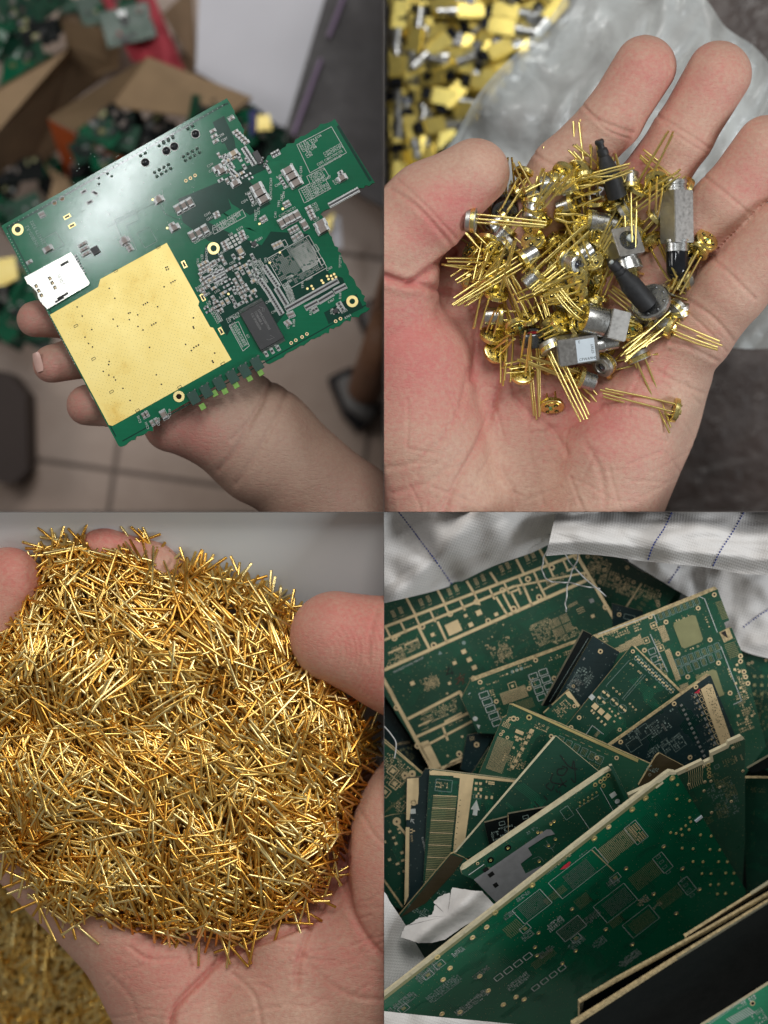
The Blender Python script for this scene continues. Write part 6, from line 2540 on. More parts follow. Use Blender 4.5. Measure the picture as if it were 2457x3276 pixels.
for (x, y) in [(1525, 660), (1535, 690), (1515, 680), (1540, 760), (1555, 775), (1520, 740), (1530, 880), (1590, 880), (1565, 895)]:
    b.solid(G, x, y, 11, 10)
b.done()

# ---- middle boards
b = B4('green board left of centre with two white-outlined chip columns and a pale round print',
       [(376, 722), (866, 545), (960, 720), (760, 900), (520, 960), (405, 955), (335, 805)], (380, 720, -3.0), (866, 548, -2.9), (470, 950, -3.4))
b.plate('fr4_edge', [(373, 716), (860, 540), (866, 552), (380, 733)], 0.02, 'gold_edge')
for k in range(5):
    b.box_line('silk', 432 + 14 * k, 790 + 30 * k, 42, 26, 3)
for k in range(4):
    b.box_line('silk', 645 + 12 * k, 710 + 30 * k, 38, 26, 3)
    b.box_line('silk', 688 + 12 * k, 692 + 30 * k, 38, 26, 3)
b.grid(G, 562, 790, 120, 56, 22, 11, 0.72)
b.grid('pad_olive', 610, 832, 80, 46, 18, 10, 0.6)
b.rect(G, 555, 752, 12, 12)
b.box_line(G, 555, 752, 34, 34, 3)
for (x, y) in [(415, 735), (655, 640), (735, 718), (627, 762), (485, 818)]:
    b.ring(x, y, 11, 5)
for (x, y, w, h, n) in [(480, 735, 90, 20, 40), (560, 690, 180, 20, 70), (600, 660, 60, 20, 20), (760, 620, 120, 30, 50), (430, 760, 40, 14, 18), (640, 740, 40, 60, 40), (470, 790, 24, 60, 24), (500, 870, 30, 60, 20)]:
    b.cluster(G, x, y, w, h, n, rq, 4.5)
for k in range(3):
    b.disc('silk_faint', 555 + 19 * k, 690 - 7 * k, 8)
b.disc('silk', 394, 893, 11)
b.poly('silk', [(398, 918), (416, 921), (410, 938)])
b.line('silk', [(366, 790), (368, 784), (374, 782)], 3)
b.done()
b = B4('nearly black narrow board leaning beside the grey one', [(862, 512), (900, 532), (722, 838), (684, 838)], (862, 512, -1.6), (900, 532, -1.8), (690, 838, -2.2), ('mask_black', 'fr4_dim'))
b.line('silk_faint', [(882, 545), (715, 820)], 1.5)
b.done()
b = B4('dusty grey-green board with silvery pads right of the narrow black one', [(902, 534), (1018, 605), (870, 900), (715, 858)], (902, 534, -1.9), (1018, 605, -1.9), (730, 858, -2.4), ('mask_blue', 'fr4_edge'))
b.ring(935, 602, 11, 5)
b.ring(818, 752, 7, 4)
b.cluster('pad_tin', 868, 628, 30, 40, 16, rq, 7)
b.cluster('silk_faint', 850, 730, 90, 130, 120, rq, 5)
b.cluster('pad_tin', 830, 745, 60, 50, 40, rq, 5)
b.done()
b = B4('small green board with a gold corner in the middle of the sack', [(690, 870), (800, 768), (850, 838), (770, 950)], (700, 860, -1.5), (800, 770, -1.4), (770, 940, -1.8))
b.poly(G, [(782, 782), (800, 772), (846, 835), (838, 845), (815, 812), (795, 800)])
b.cluster(G, 770, 850, 90, 60, 90, rq, 4)
b.ring(822, 838, 9, 4.5)
b.ring(718, 838, 8, 5, 'trace_dark')
b.done()
b = B4('green board with a row of oval footprints along its gold edge, right of centre', [(1070, 578), (1082, 582), (1292, 782), (1010, 1010), (890, 1010), (782, 930)], (1070, 580, -1.2), (1292, 783, -1.3), (785, 925, -1.7), ('mask_deep', 'fr4_edge'))
b.plate('fr4_edge', [(1072, 574), (1084, 578), (1296, 780), (1288, 788)], 0.02, 'gold_edge')
for k in range(11):
    x, y = 1092 + 15.2 * k, 630 + 14.2 * k
    b.box_line('silk_faint', x, y, 12, 22, 3)
    b.rect(G, x - 4, y - 5, 7, 7)
    b.rect(G, x + 4, y + 6, 7, 7)
b.ring(1075, 602, 9, 4.5)
for (x, y) in [(912, 840), (938, 862), (966, 884)]:
    b.solid(G, x, y, 26, 24)
for (x, y, w, h) in [(950, 778, 16, 9), (968, 792, 16, 9), (930, 802, 16, 9), (950, 822, 16, 9), (990, 812, 16, 9), (1005, 828, 16, 9), (1025, 842, 16, 9), (1040, 856, 16, 9), (898, 858, 8, 12), (906, 868, 8, 12), (925, 890, 8, 12), (940, 905, 8, 12), (955, 918, 8, 12), (975, 850, 8, 8), (985, 862, 8, 8), (1000, 880, 8, 8), (1012, 872, 8, 8), (1020, 890, 8, 8), (995, 905, 8, 8)]:
    b.solid(G, x, y, w, h, 0.02)
for (x, y) in [(990, 760), (1005, 775), (1018, 787), (1062, 828), (1075, 842), (1088, 854), (1065, 655), (1100, 688), (1135, 724), (1170, 756), (1075, 662), (1108, 695)]:
    b.ring(x, y, 4.5, 2.2)
b.ring(843, 888, 10, 5)
b.ring(808, 930, 10, 5)
b.ring(1018, 940, 9, 4.5)
for (x, y) in [(955, 790), (935, 815), (995, 820), (1030, 850)]:
    for k in range(14):
        a0, a1 = k * .45, k * .45 + .45
        b.line('silk_faint', [(x + 18 * math.cos(a0), y + 18 * math.sin(a0)), (x + 18 * math.cos(a1), y + 18 * math.sin(a1))], 1.5)
b.line('silk_faint', [(1060, 640), (960, 750), (962, 757)], 1.5)
b.line('silk_faint', [(1120, 700), (1028, 808)], 1.5)
b.line('silk_faint', [(1130, 704), (1036, 812)], 1.5)
b.line('silk', [(870, 965), (900, 922), (948, 960)], 2)
b.grid(G, 922, 958, 14, 34, 4, 8, 0.5)
b.solid('silk', 898, 800, 22, 22, 0.01, 'label_patch')
b.done()
b = B4('dark blue board with a broad gold strip and red tape at its right end', [(968, 1010), (1398, 704), (1412, 708), (1532, 1005), (1300, 1130), (1110, 1090)], (972, 1006, -0.9), (1400, 704, -0.9), (1110, 1085, -1.6), ('mask_blue', 'fr4_edge'))
b.plate('fr4_edge', [(966, 1006), (1398, 699), (1404, 706), (974, 1013)], 0.02, 'edge_strip')
b.plate(G, [(1368, 765), (1402, 742), (1418, 745), (1506, 1000), (1460, 1022)], 0.03, 'gold_strip')
for k in range(90):
    t, s_ = rq.random(), rq.random()
    b.disc('hole_dark', 1385 + 90 * t + 30 * s_, 765 + 245 * t - 14 * s_, 2, 0.012, 6)
for k in range(9):
    x, y = 1362 + 10.5 * k, 785 + 26 * k
    b.box_line(G, x, y, 14, 24, 2.5)
    b.solid('pad_tin', x - 16, y + 6, 9, 18, 0.02)
    b.cluster('pad_tin', x - 34, y + 16, 30, 24, 14, rq, 4.5)
    b.cluster('pad_gold', x - 16, y + 12, 24, 16, 5, rq, 5)
for k in range(12):
    x, y = 1285 + 9 * k, 835 + 20 * k
    b.solid('pad_tin', x, y, 12, 9, 0.05, 'component_pad')
    b.cluster('pad_tin', x + 18, y + 4, 16, 12, 4, rq, 4)
b.poly('red_mark', [(1340, 782), (1366, 762), (1362, 784)])
for (x, y) in [(1347, 755), (1253, 828), (1022, 993), (1322, 1060)]:
    b.ring(x, y, 11, 5)
for (x, y, w, h, n) in [(1165, 940, 90, 80, 60), (1220, 920, 40, 60, 26), (1080, 960, 60, 50, 40), (1190, 1030, 120, 70, 110), (1270, 990, 60, 70, 40), (1245, 860, 30, 30, 14)]:
    b.cluster('silk_faint', x, y, w, h, n, rq, 5)
for (x, y, w, h) in [(1080, 1005, 60, 50), (1270, 1000, 60, 60), (1120, 950, 60, 60)]:
    b.box_line('silk_faint', x, y, w, h, 1.5)
b.grid('pad_tin', 1210, 930, 12, 44, 3, 12, .55)
b.done()

b = B4('green board with a shiny gold upper edge crossing the middle of the sack', [(541, 832), (556, 831), (760, 915), (1255, 1135), (1160, 1230), (930, 1230), (408, 1135), (512, 890), (530, 880)], (545, 835, -0.7), (1255, 1135, -0.7), (410, 1130, -1.6), ('mask_green', 'fr4_edge'))
b.plate('pad_bright', [(545, 830), (560, 829), (1100, 1068), (1096, 1082)], 0.03, 'gold_edge')
b.ring(627, 887, 13, 6, 'pad_bright')
for x, y, r in [(545, 892, 8), (560, 892, 13), (576, 893, 8), (535, 902, 7), (515, 948, 7), (505, 960, 8), (533, 974, 8), (722, 968, 10), (920, 1062, 10), (1005, 1062, 10)]:
    b.ring(x, y, r, r * .45)
b.grid(G, 500, 1050, 75, 160, 14, 30, 0.55, -4)
b.grid(G, 528, 920, 36, 26, 5, 4, 0.6)
for (x, y, w, h) in [(577, 948, 18, 16), (594, 955, 18, 16), (572, 972, 16, 10), (590, 980, 16, 10), (575, 985, 14, 9), (635, 948, 16, 18), (560, 1018, 10, 10)]:
    b.solid(G, x, y, w, h)
for k in range(7):
    b.solid(G, 640 - 14 * k, 945 + 26 * k, 16, 14, 0.02)
    b.cluster(G, 630 - 14 * k, 955 + 26 * k, 40, 30, 14, rq, 4.5)
b.cluster(G, 680, 930, 70, 40, 60, rq, 4.5)
b.cluster(G, 560, 1080, 110, 60, 90, rq, 4.5)
b.poly('mask_deep', [(655, 980), (700, 950), (700, 1060), (620, 1130), (585, 1130)], 0.004)
for k in range(6):
    b.box_line('silk_faint', 762 + 34 * k, 986 + 17 * k, 26, 36, 2)
    b.grid('pad_olive', 762 + 34 * k, 986 + 17 * k, 20, 26, 3, 10, .5)
    b.grid(G, 790 + 34 * k, 966 + 16 * k, 20, 5, 5, 1, .5)
b.cluster('pad_olive', 900, 1110, 130, 60, 80, rq, 4)
b.done()
b = B4('small dark green board wedged below the gold-framed one', [(360, 965), (470, 940), (520, 880), (380, 1130), (330, 1110)], (360, 965, -3.9), (470, 945, -3.9), (370, 1110, -4.1), ('mask_blue', 'fr4_dim'))
b.ring(400, 1005, 13, 5)
b.grid(G, 380, 978, 24, 20, 4, 3, .5)
b.done()
b = B4('green board sliver with fine pads left of the gold-edged board', [(380, 1130), (455, 1015), (470, 1030), (560, 1140)], (380, 1130, -3.2), (455, 1015, -3.1), (500, 1140, -3.3), ('mask_deep', 'fr4_dim'))
b.cluster('pad_olive', 430, 1090, 60, 60, 60, rq, 4)
b.done()

b = B4('plain dark green board with black handwriting in the middle', [(733, 971), (745, 970), (1010, 1190), (700, 1420), (330, 1500), (302, 1478)], (735, 972, -0.1), (990, 1175, -0.3), (302, 1475, -0.7), ('mask_deep', 'fr4_pale'), 0.22)
b.plate('fr4_pale', [(731, 970), (740, 972), (312, 1470), (300, 1472)], 0.015, 'edge_strip')
for st in [[(762, 1050), (790, 1090), (812, 1106), (835, 1110)], [(812, 1106), (820, 1075), (826, 1130), (825, 1168), (808, 1150)], [(775, 1108), (752, 1112), (750, 1132), (775, 1136), (792, 1108), (770, 1098)], [(730, 1130), (722, 1165), (775, 1176)], [(762, 1150), (775, 1176), (788, 1185)], [(752, 1190), (790, 1160)],
           [(712, 1170), (700, 1185), (725, 1205)], [(735, 1180), (728, 1200)], [(742, 1198), (750, 1212)], [(690, 1225), (705, 1243)], [(650, 1250), (680, 1285)], [(648, 1270), (668, 1282), (690, 1270)], [(758, 1205), (762, 1220)]]:
    b.line('marker', smoothline(st, 5), 4)
b.done()
b = B4('pair of small black boards with grey prints tucked behind the silver-plated board', [(433, 1343), (532, 1318), (536, 1305), (745, 1268), (800, 1300), (600, 1460), (470, 1500)], (433, 1343, 0.0), (745, 1268, 0.0), (480, 1490, -0.4), ('mask_black', 'fr4_dim'))
b.cluster('silk_faint', 520, 1390, 120, 80, 60, rq, 5)
b.box_line('silk_faint', 510, 1345, 24, 16, 2)
b.box_line('silk_faint', 612, 1318, 24, 14, 2)
b.line('fr4_edge', [(536, 1308), (538, 1390)], 3)
b.done()

# ---- left boards
b = B4('green connector board with a long comb of contacts, gold band and white arrow', [(196, 1120), (208, 1111), (575, 1156), (420, 1370), (320, 1480), (168, 1640), (180, 1400)], (197, 1118, -1.4), (572, 1156, -1.4), (180, 1620, -1.8), ('mask_deep', 'fr4_pale'))
b.plate(G, [(196, 1121), (212, 1115), (572, 1158), (560, 1168), (388, 1150), (346, 1452), (298, 1478), (328, 1150), (300, 1146), (300, 1140), (198, 1136)], 0.025, 'gold_band')
for k in range(50):
    b.line('pad_olive' if k % 7 else G, [(214 - 0.75 * k, 1225 + 7.6 * k), (314 - 0.85 * k, 1229 + 7.6 * k)], 4)
for k in range(30):
    b.rect('hole_dark', 316 - 0.9 * k + (k % 3 == 0) * 14, 1245 + 8 * k, 5, 3)
b.box_line('silk_faint', 258, 1182, 72, 52, 2)
b.cluster(G, 250, 1180, 60, 36, 24, rq, 4)
for (x, y) in [(232, 1129), (258, 1131), (284, 1133), (345, 1168), (310, 1422)]:
    b.ring(x, y, 6, 5)
for (x, y, w, h) in [(399, 1172, 12, 11), (417, 1173, 12, 11), (396, 1197, 12, 14), (418, 1199, 12, 14), (400, 1228, 8, 12), (418, 1228, 8, 12), (408, 1216, 8, 8), (443, 1165, 6, 10), (464, 1167, 28, 5), (464, 1175, 28, 5), (442, 1233, 10, 14), (466, 1233, 10, 14)]:
    b.solid(G, x, y, w, h, 0.02)
b.box_line('silk_faint', 404, 1229, 34, 18, 1.5)
b.poly('silk', [(400, 1243), (413, 1290), (405, 1288), (402, 1312), (382, 1309), (386, 1286), (374, 1284)])
b.done()
b = B4('dark slim board with a gold edge bar and small white arrow, far left', [(96, 1150), (160, 1143), (178, 1110), (200, 1112), (215, 1140), (165, 1650), (98, 1690)], (97, 1150, -1.9), (200, 1140, -1.9), (110, 1650, -2.3), ('mask_blue', 'fr4_dim'))
b.plate(G, [(100, 1152), (150, 1148), (150, 1215), (145, 1262), (118, 1262), (110, 1330), (96, 1330)], 0.025, 'gold_bar')
b.plate(G, [(94, 1362), (110, 1362), (106, 1660), (88, 1700)], 0.025, 'gold_bar')
b.plate(G, [(205, 1155), (214, 1155), (208, 1265), (200, 1265)], 0.025, 'gold_bar')
for (x, y) in [(132, 1160), (132, 1179), (132, 1198), (131, 1220)]:
    b.ring(x, y, 6.5, 5)
b.ring(128, 1255, 14, 6)
b.solid('silk', 125, 1293, 24, 22, 0.01, 'label_patch')
b.line('silk', [(118, 1328), (130, 1345)], 3)
b.line('silk', [(116, 1340), (117, 1327), (130, 1330)], 3)
b.text('silk', 'RCSKMKEU A', 162, 1405, 12, 84)
for (x, y) in [(118, 1372), (118, 1385), (128, 1378)]:
    b.rect(G, x, y, 12, 5)
b.grid(G, 120, 1410, 10, 30, 2, 9, .5)
b.done()
b = B4('left edge board crowded with tiny gold pads and two big gold discs', [(-80, 915), (-20, 965), (166, 1128), (96, 1290), (40, 1335), (-80, 1340)], (0, 995, -2.3), (166, 1128, -2.2), (0, 1330, -2.8), ('mask_green', 'fr4_edge'))
b.line('fr4_edge', [(-20, 975), (164, 1128)], 8)
b.cluster(G, 40, 1120, 150, 130, 330, rq, 4.2)
for (x, y) in [(38, 1120), (47, 1175), (5, 1210)]:
    b.solid(G, x, y, 18, 18)
    b.box_line(G, x, y, 40, 40, 4)
for k in range(8):
    b.grid('pad_olive', 10 + 13 * k, 1290 - 10 * k, 8, 44, 1, 12, .5)
b.cluster(G, 70, 1270, 50, 70, 50, rq, 4)
b.ring(91, 1138, 17, 5)
b.ring(122, 1131, 17, 5)
b.done()
b = B4('lower left board with loose square gold pads and a curved gold strip', [(-80, 1345), (30, 1310), (96, 1300), (108, 1640), (80, 1720), (-80, 1640)], (0, 1340, -2.6), (96, 1300, -2.6), (0, 1640, -3.0), ('mask_deep', 'fr4_edge'))
b.line(G, [(55, 1345), (98, 1398)], 11)
b.ring(55, 1337, 19, 5)
for (x, y, w, h) in [(25, 1380, 14, 9), (42, 1407, 14, 9), (52, 1432, 13, 12), (78, 1472, 13, 12), (24, 1502, 13, 12), (58, 1520, 16, 9), (82, 1505, 16, 9), (62, 1370, 10, 8), (5, 1425, 8, 12), (68, 1385, 10, 8)]:
    b.solid(G, x, y, w, h)
b.ring(64, 1562, 5, 2.5)
b.ring(84, 1552, 5, 2.5)
b.line('fr4_edge', [(0, 1590), (80, 1705)], 9)
b.done()
b = B4('black-green board under the left end of the gold-framed board', [(-100, 800), (20, 840), (140, 1030), (190, 1130), (60, 1100), (-100, 950)], (0, 860, -5.6), (20, 840, -5.6), (190, 1130, -5.8), ('mask_blue', 'fr4_dim'))
for (x, y) in [(55, 1003), (70, 1001), (82, 999), (95, 997), (107, 994)]:
    b.ring(x, y, 6, 4)
for (x, y) in [(72, 1030), (85, 1025), (105, 1020), (118, 1022), (98, 1038), (120, 1010)]:
    b.solid('pad_olive', x, y, 8, 10, 0.02)
b.cluster('pad_olive', 110, 1060, 50, 40, 40, rq, 4)
b.done()
b = B4('brownish board with rounded slots leaning at lower left', [(288, 1478), (300, 1474), (345, 1493), (470, 1590), (300, 1760), (60, 1800), (52, 1758)], (290, 1477, -0.6), (430, 1560, -0.7), (55, 1757, -1.1), ('mask_deep', 'fr4_edge'), 0.22)
b.poly('mask_brown', [(290, 1480), (345, 1497), (300, 1560), (180, 1690), (70, 1752)], 0.004)
b.ring(303, 1502, 14, 5, 'mask_brown')
b.line('silk_faint', [(235, 1575), (275, 1532)], 3)
b.line('silk_faint', [(228, 1590), (282, 1532)], 2)
b.ring(195, 1625, 5, 3, 'mask_brown')
b.cluster('silk_faint', 240, 1640, 60, 30, 20, rq, 4)
b.cluster('silk_faint', 150, 1720, 110, 50, 50, rq, 4)
b.done()

# ---- silver plated board
b = B4('green board with a grey metal plate and gold studs in front of the handwriting board', [(338, 1566), (334, 1550), (345, 1532), (950, 1120), (975, 1108), (985, 1118), (1066, 1270), (900, 1450), (480, 1695), (382, 1585)], (336, 1555, 0.9), (980, 1112, 1.0), (480, 1690, -0.2), ('mask_green', 'fr4_pale'), 0.22)
b.plate('fr4_pale', [(334, 1548), (346, 1530), (955, 1116), (976, 1106), (984, 1114), (955, 1128), (350, 1542)], 0.015, 'edge_strip')
b.plate('plate_grey', [(388, 1588), (702, 1372), (722, 1372), (738, 1392), (700, 1402), (622, 1452), (640, 1482), (590, 1520), (612, 1562), (680, 1528), (690, 1540), (488, 1690)], 0.035, 'metal_plate')
for (x, y, w, h) in [(463, 1566, 26, 22), (483, 1612, 20, 24), (440, 1545, 24, 20)]:
    b.rect('hole_dark', x, y, w, h, 0, 0.012)
for (x, y) in [(535, 1450), (460, 1503)]:
    b.ring(x, y, 15, 7, 'mask_black', 'pad_bright')
for (x, y) in [(664, 1383), (680, 1384), (734, 1336), (720, 1346), (740, 1413), (710, 1440), (670, 1508), (448, 1540), (458, 1543), (606, 1592), (525, 1627), (482, 1613), (750, 1490)]:
    b.ring(x, y, 8, 6.5, 'fr4_dim', 'pad_bright')
for (x, y) in [(968, 1138), (952, 1152), (935, 1164), (912, 1178), (948, 1182)]:
    b.ring(x, y, 10, 5, 'pad_bright')
b.ring(404, 1518, 7, 4)
for k in range(9):
    b.ring(846 + (k % 5) * 18, 1255 + (k // 5) * 16 - (k % 5) * 11, 4.5, 2, 'pad_bright')
b.line('silk', [(366, 1568), (432, 1522)], 4)
b.cluster('silk_faint', 640, 1375, 60, 20, 22, rq, 4)
b.cluster('pad_olive', 830, 1215, 90, 14, 30, rq, 4)
b.line('silk', [(934, 1190), (998, 1305)], 2)
b.line('silk', [(830, 1285), (905, 1395)], 2)
b.line('silk_faint', [(833, 1283), (928, 1222)], 2)
b.box_line('silk_faint', 790, 1300, 40, 60, 2)
b.disc('silk', 1008, 1250, 12)
b.poly('silk', [(1010, 1268), (1026, 1262), (1018, 1278)])
b.solid('silk', 990, 1222, 28, 24, 0.012, 'label_patch')
for st in [[(690, 1440), (720, 1455), (740, 1435)], [(700, 1420), (735, 1470)], [(640, 1500), (670, 1490), (690, 1510)]]:
    b.line('silk_faint', smoothline(st, 4), 1.6)
b.done()
b = B4('slim upright board end beside the silver-plated board', [(974, 1098), (986, 1094), (1062, 1245), (1050, 1256)], (975, 1097, 1.4), (987, 1094, 1.4), (1055, 1250, 0.9), ('mask_deep', 'fr4_pale'), 0.18)
b.done()
b = B4('dim brown board corner beneath the stepped board', [(1100, 1180), (1175, 1055), (1190, 1042), (1300, 1100), (1200, 1220)], (1105, 1180, -0.5), (1178, 1050, -0.3), (1290, 1110, -0.6), ('mask_brown', 'fr4_edge'))
b.ring(1148, 1135, 7, 3.5, 'fr4_dim')
b.cluster('silk_faint', 1160, 1110, 30, 60, 16, rq, 4)
b.done()

# ---- stepped board, right
b = B4('green board with a stepped top edge and a column of gold dots, right side', [(1058, 1228), (1378, 1078), (1384, 1088), (1416, 1072), (1412, 1046), (1484, 1012), (1490, 998), (1545, 972), (1560, 985), (1560, 1420), (1545, 1680), (1250, 1600), (1100, 1400)], (1060, 1225, 0.2), (1550, 975, 0.2), (1545, 1650, -6.2), ('mask_green', 'fr4_pale'), 0.22)
b.plate('fr4_pale', [(1056, 1224), (1376, 1072), (1384, 1082), (1412, 1068), (1408, 1042), (1482, 1006), (1487, 992), (1545, 966), (1556, 976), (1552, 984), (1494, 1006), (1488, 1020), (1420, 1052), (1424, 1078), (1382, 1098), (1376, 1090), (1060, 1236)], 0.012, 'edge_strip')
for (x, y) in [(1400, 1092), (1402, 1110), (1404, 1127), (1405, 1143)]:
    b.ring(x, y, 10, 5, 'pad_bright')
for (x, y) in [(1380, 1100), (1308, 1110), (1412, 1162), (1450, 1188), (1382, 1204), (1415, 1298), (1507, 1018), (1550, 1118), (1500, 1250), (1386, 1165), (1316, 1176)]:
    b.ring(x, y, 7, 3.5)
for k in range(8):
    b.line('pad_gold', smoothline([(1314 + 8.5 * k, 1120 - 4 * k), (1318 + 8.5 * k, 1150 - 4 * k), (1314 + 8.5 * k, 1175 - 4 * k), (1320 + 8.5 * k, 1200 - 4 * k)], 4), 2)
b.grid('pad_olive', 1525, 1005, 34, 34, 4, 9, 0.5)
b.grid(G, 1520, 1065, 8, 40, 2, 8, .6)
b.grid(G, 1545, 1060, 8, 40, 2, 8, .6)
for (x, y, w, h, n) in [(1440, 1160, 40, 120, 110), (1490, 1190, 60, 160, 150), (1460, 1290, 60, 120, 100), (1400, 1330, 50, 60, 60), (1360, 1240, 60, 16, 20), (1490, 1080, 60, 60, 70)]:
    b.cluster('pad_olive', x, y, w, h, n, rq, 5)
b.box_line('silk_faint', 1438, 1100, 20, 24, 2)
b.cluster('silk_faint', 1470, 1240, 120, 260, 120, rq, 4)
b.done()
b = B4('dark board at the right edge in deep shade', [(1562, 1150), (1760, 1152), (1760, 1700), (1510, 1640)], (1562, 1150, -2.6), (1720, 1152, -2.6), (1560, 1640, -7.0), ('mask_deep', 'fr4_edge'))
b.cluster('pad_olive', 1620, 1200, 80, 40, 30, rq, 3)
b.done()
b = B4('black slab leaning at the right edge above the shaded board', [(1570, 1110), (1760, 1000), (1760, 1080), (1590, 1128)], (1570, 1110, -1.2), (1720, 1020, -1.0), (1700, 1100, -1.4), ('mask_black', 'fr4_dim'))
b.done()
b = B4('small black board with white prints between the two front boards', [(1432, 1405), (1528, 1332), (1552, 1345), (1570, 1680), (1520, 1640)], (1432, 1405, -3.4), (1528, 1332, -3.2), (1550, 1660, -6.6), ('mask_black', 'fr4_dim'))
b.poly('silk', [(1488, 1414), (1500, 1412), (1502, 1420), (1490, 1423)])
b.cluster('silk_faint', 1500, 1460, 40, 80, 26, rq, 5)
b.done()

# ---- the long front board
b = B4('long front board in bright green, its pale edge running across the picture', [(-60, 2135), (1216, 1135), (1236, 1122), (1262, 1126), (1566, 1640), (1300, 2400), (600, 2420), (-60, 2170)], (0, 2085, 1.7), (1240, 1125, 1.9), (1100, 2230, -7.5), ('mask_vivid', 'fr4_pale'), 0.2, udir=((0, 2085), (1240, 1125)))
b.plate('fr4_pale', [(-40, 2108), (1212, 1132), (1234, 1120), (1262, 1124), (1262, 1134), (1236, 1136), (-40, 2126)], 0.012, 'edge_strip')
b.poly('pad_olive', [(-40, 2128), (1180, 1172), (1205, 1168), (-30, 2134)], 0.001)
for (x, y) in [(1245, 1150), (1130, 1236), (1072, 1285), (908, 1410), (640, 1612), (480, 1730), (230, 1922)]:
    b.ring(x, y, 14, 6, 'pad_bright', 'pad_bright')
for (x, y) in [(970, 1360), (443, 1793), (382, 1838), (285, 1970), (255, 2020), (413, 2005), (450, 2068), (250, 2168), (328, 2160), (515, 2128), (570, 2095), (605, 2105)]:
    b.ring(x, y, 13, 6, 'pad_gold', 'pad_bright')
for (x, y) in [(1045, 1540), (1208, 1445), (1288, 1542), (1165, 1650), (1290, 1540), (1363, 1630), (812, 1715), (667, 1818), (652, 1880), (660, 1916), (770, 1950), (958, 1802), (1072, 1868), (828, 1895), (1262, 1734)]:
    b.ring(x, y, 11, 6, 'fr4_dim', 'pad_bright')
for (x, y) in [(1265, 1240), (1320, 1247), (1175, 1308), (1232, 1313), (1268, 1178), (1262, 1388), (1283, 1370), (1303, 1355), (1325, 1338), (1238, 1385), (1288, 1395), (1367, 1395), (1413, 1400), (1335, 1455), (1408, 1458), (1450, 1460), (1318, 1372), (1288, 1452),
               (1335, 1510), (1378, 1511), (1445, 1511), (1483, 1511), (1373, 1562), (1412, 1562), (1476, 1560), (1512, 1560), (1410, 1610), (1445, 1608), (1505, 1605), (1440, 1650), (1475, 1648), (1320, 1320)]:
    b.ring(x, y, 7, 3, 'pad_bright', 'pad_bright')
b.solid('label_white', 1360, 1326, 38, 16, 0.04, 'white_sticker', 0)
b.solid('fr4_pale', 1190, 1180, 40, 10, 0.03, 'white_chip')
for (x, y, w, h, nu, nv, m) in [(1015, 1435, 175, 125, 24, 19, 'pad_gold'), (1130, 1570, 140, 125, 19, 19, 'pad_olive'), (1235, 1665, 120, 90, 16, 14, 'pad_olive'), (1180, 1255, 95, 70, 14, 12, 'trace_green'), (1255, 1320, 95, 70, 14, 12, 'trace_green'),
                                  (845, 1565, 130, 120, 22, 20, 'pad_tin'), (1010, 1685, 130, 120, 22, 20, 'pad_tin'), (645, 1700, 120, 110, 20, 18, 'pad_tin'), (810, 1800, 120, 110, 20, 18, 'pad_tin'), (1115, 1770, 120, 100, 20, 18, 'pad_olive'), (860, 1680, 70, 80, 11, 12, 'pad_olive'), (1010, 1765, 80, 60, 12, 9, 'pad_olive'),
                                  (740, 1655, 110, 50, 18, 8, 'pad_olive'), (560, 1800, 80, 90, 9, 12, 'pad_olive'), (690, 1930, 120, 60, 18, 10, 'pad_olive'), (1330, 1470, 130, 120, 15, 15, 'trace_green'), (1400, 1540, 130, 120, 15, 15, 'trace_green')]:
    b.grid(m, x, y, w, h, nu, nv, 0.5, 0, 0.04, rq)
for (x, y, w, h) in [(840, 1560, 250, 150), (1000, 1690, 170, 160), (640, 1705, 150, 130), (810, 1800, 120, 100), (1110, 1770, 150, 130), (1090, 1385, 60, 150), (1205, 1515, 50, 140), (1310, 1615, 50, 120)]:
    b.box_line('silk', x, y, w, h, 2)
for k in range(4):
    b.box_line('silk', 495 + 42 * k, 2010 - 30 * k, 36, 34, 4)
    b.box_line('silk', 655 + 38 * k, 2055 - 28 * k, 32, 32, 4)
    b.box_line('silk_faint', 1185 + 14 * k, 1490 + 22 * k, 20, 18, 2)
    b.box_line('silk_faint', 1290 + 14 * k, 1590 + 22 * k, 20, 18, 2)
b.grid('pad_gold', 1095, 1385, 44, 130, 4, 12, 0.6, 0, 0.2, rq)
for k in range(22):
    b.rect('pad_gold', 900 + 4.4 * k, 1462 + 4.2 * k, 6, 6)
for (x, y, w, h, n) in [(900, 1750, 90, 60, 90), (990, 1600, 60, 60, 60), (1120, 1680, 60, 60, 60), (620, 1830, 60, 50, 60), (740, 1780, 90, 60, 90), (830, 1860, 90, 60, 90), (700, 1900, 90, 50, 70), (320, 1900, 60, 40, 30), (190, 1990, 120, 70, 120), (80, 2120, 140, 60, 120), (260, 2060, 180, 70, 140), (420, 1990, 90, 40, 50), (380, 2120, 180, 60, 100), (580, 2030, 120, 60, 60),
                        (780, 1500, 80, 24, 40), (720, 1545, 60, 30, 40), (600, 1660, 70, 30, 50), (540, 1740, 60, 40, 50), (860, 1475, 50, 16, 26), (930, 1860, 70, 60, 60), (1060, 1930, 120, 60, 60), (1180, 1700, 50, 30, 30)]:
    b.cluster(rq.choice(('silk', 'pad_tin', 'pad_gold', 'silk_faint')), x, y, w, h, n, rq, 4.2)
    b.cluster('silk_faint', x, y, w, h, n // 2, rq, 5)
for (x, y) in [(190, 2000), (240, 1955), (85, 2145), (610, 1800), (830, 1842), (1000, 1580)]:
    b.solid('pad_olive', x, y, 18, 18, 0.02)
    b.box_line('silk', x, y, 44, 44, 2)
b.poly('red_mark', [(760, 1546), (775, 1530), (800, 1510), (808, 1512), (800, 1530), (785, 1540)])
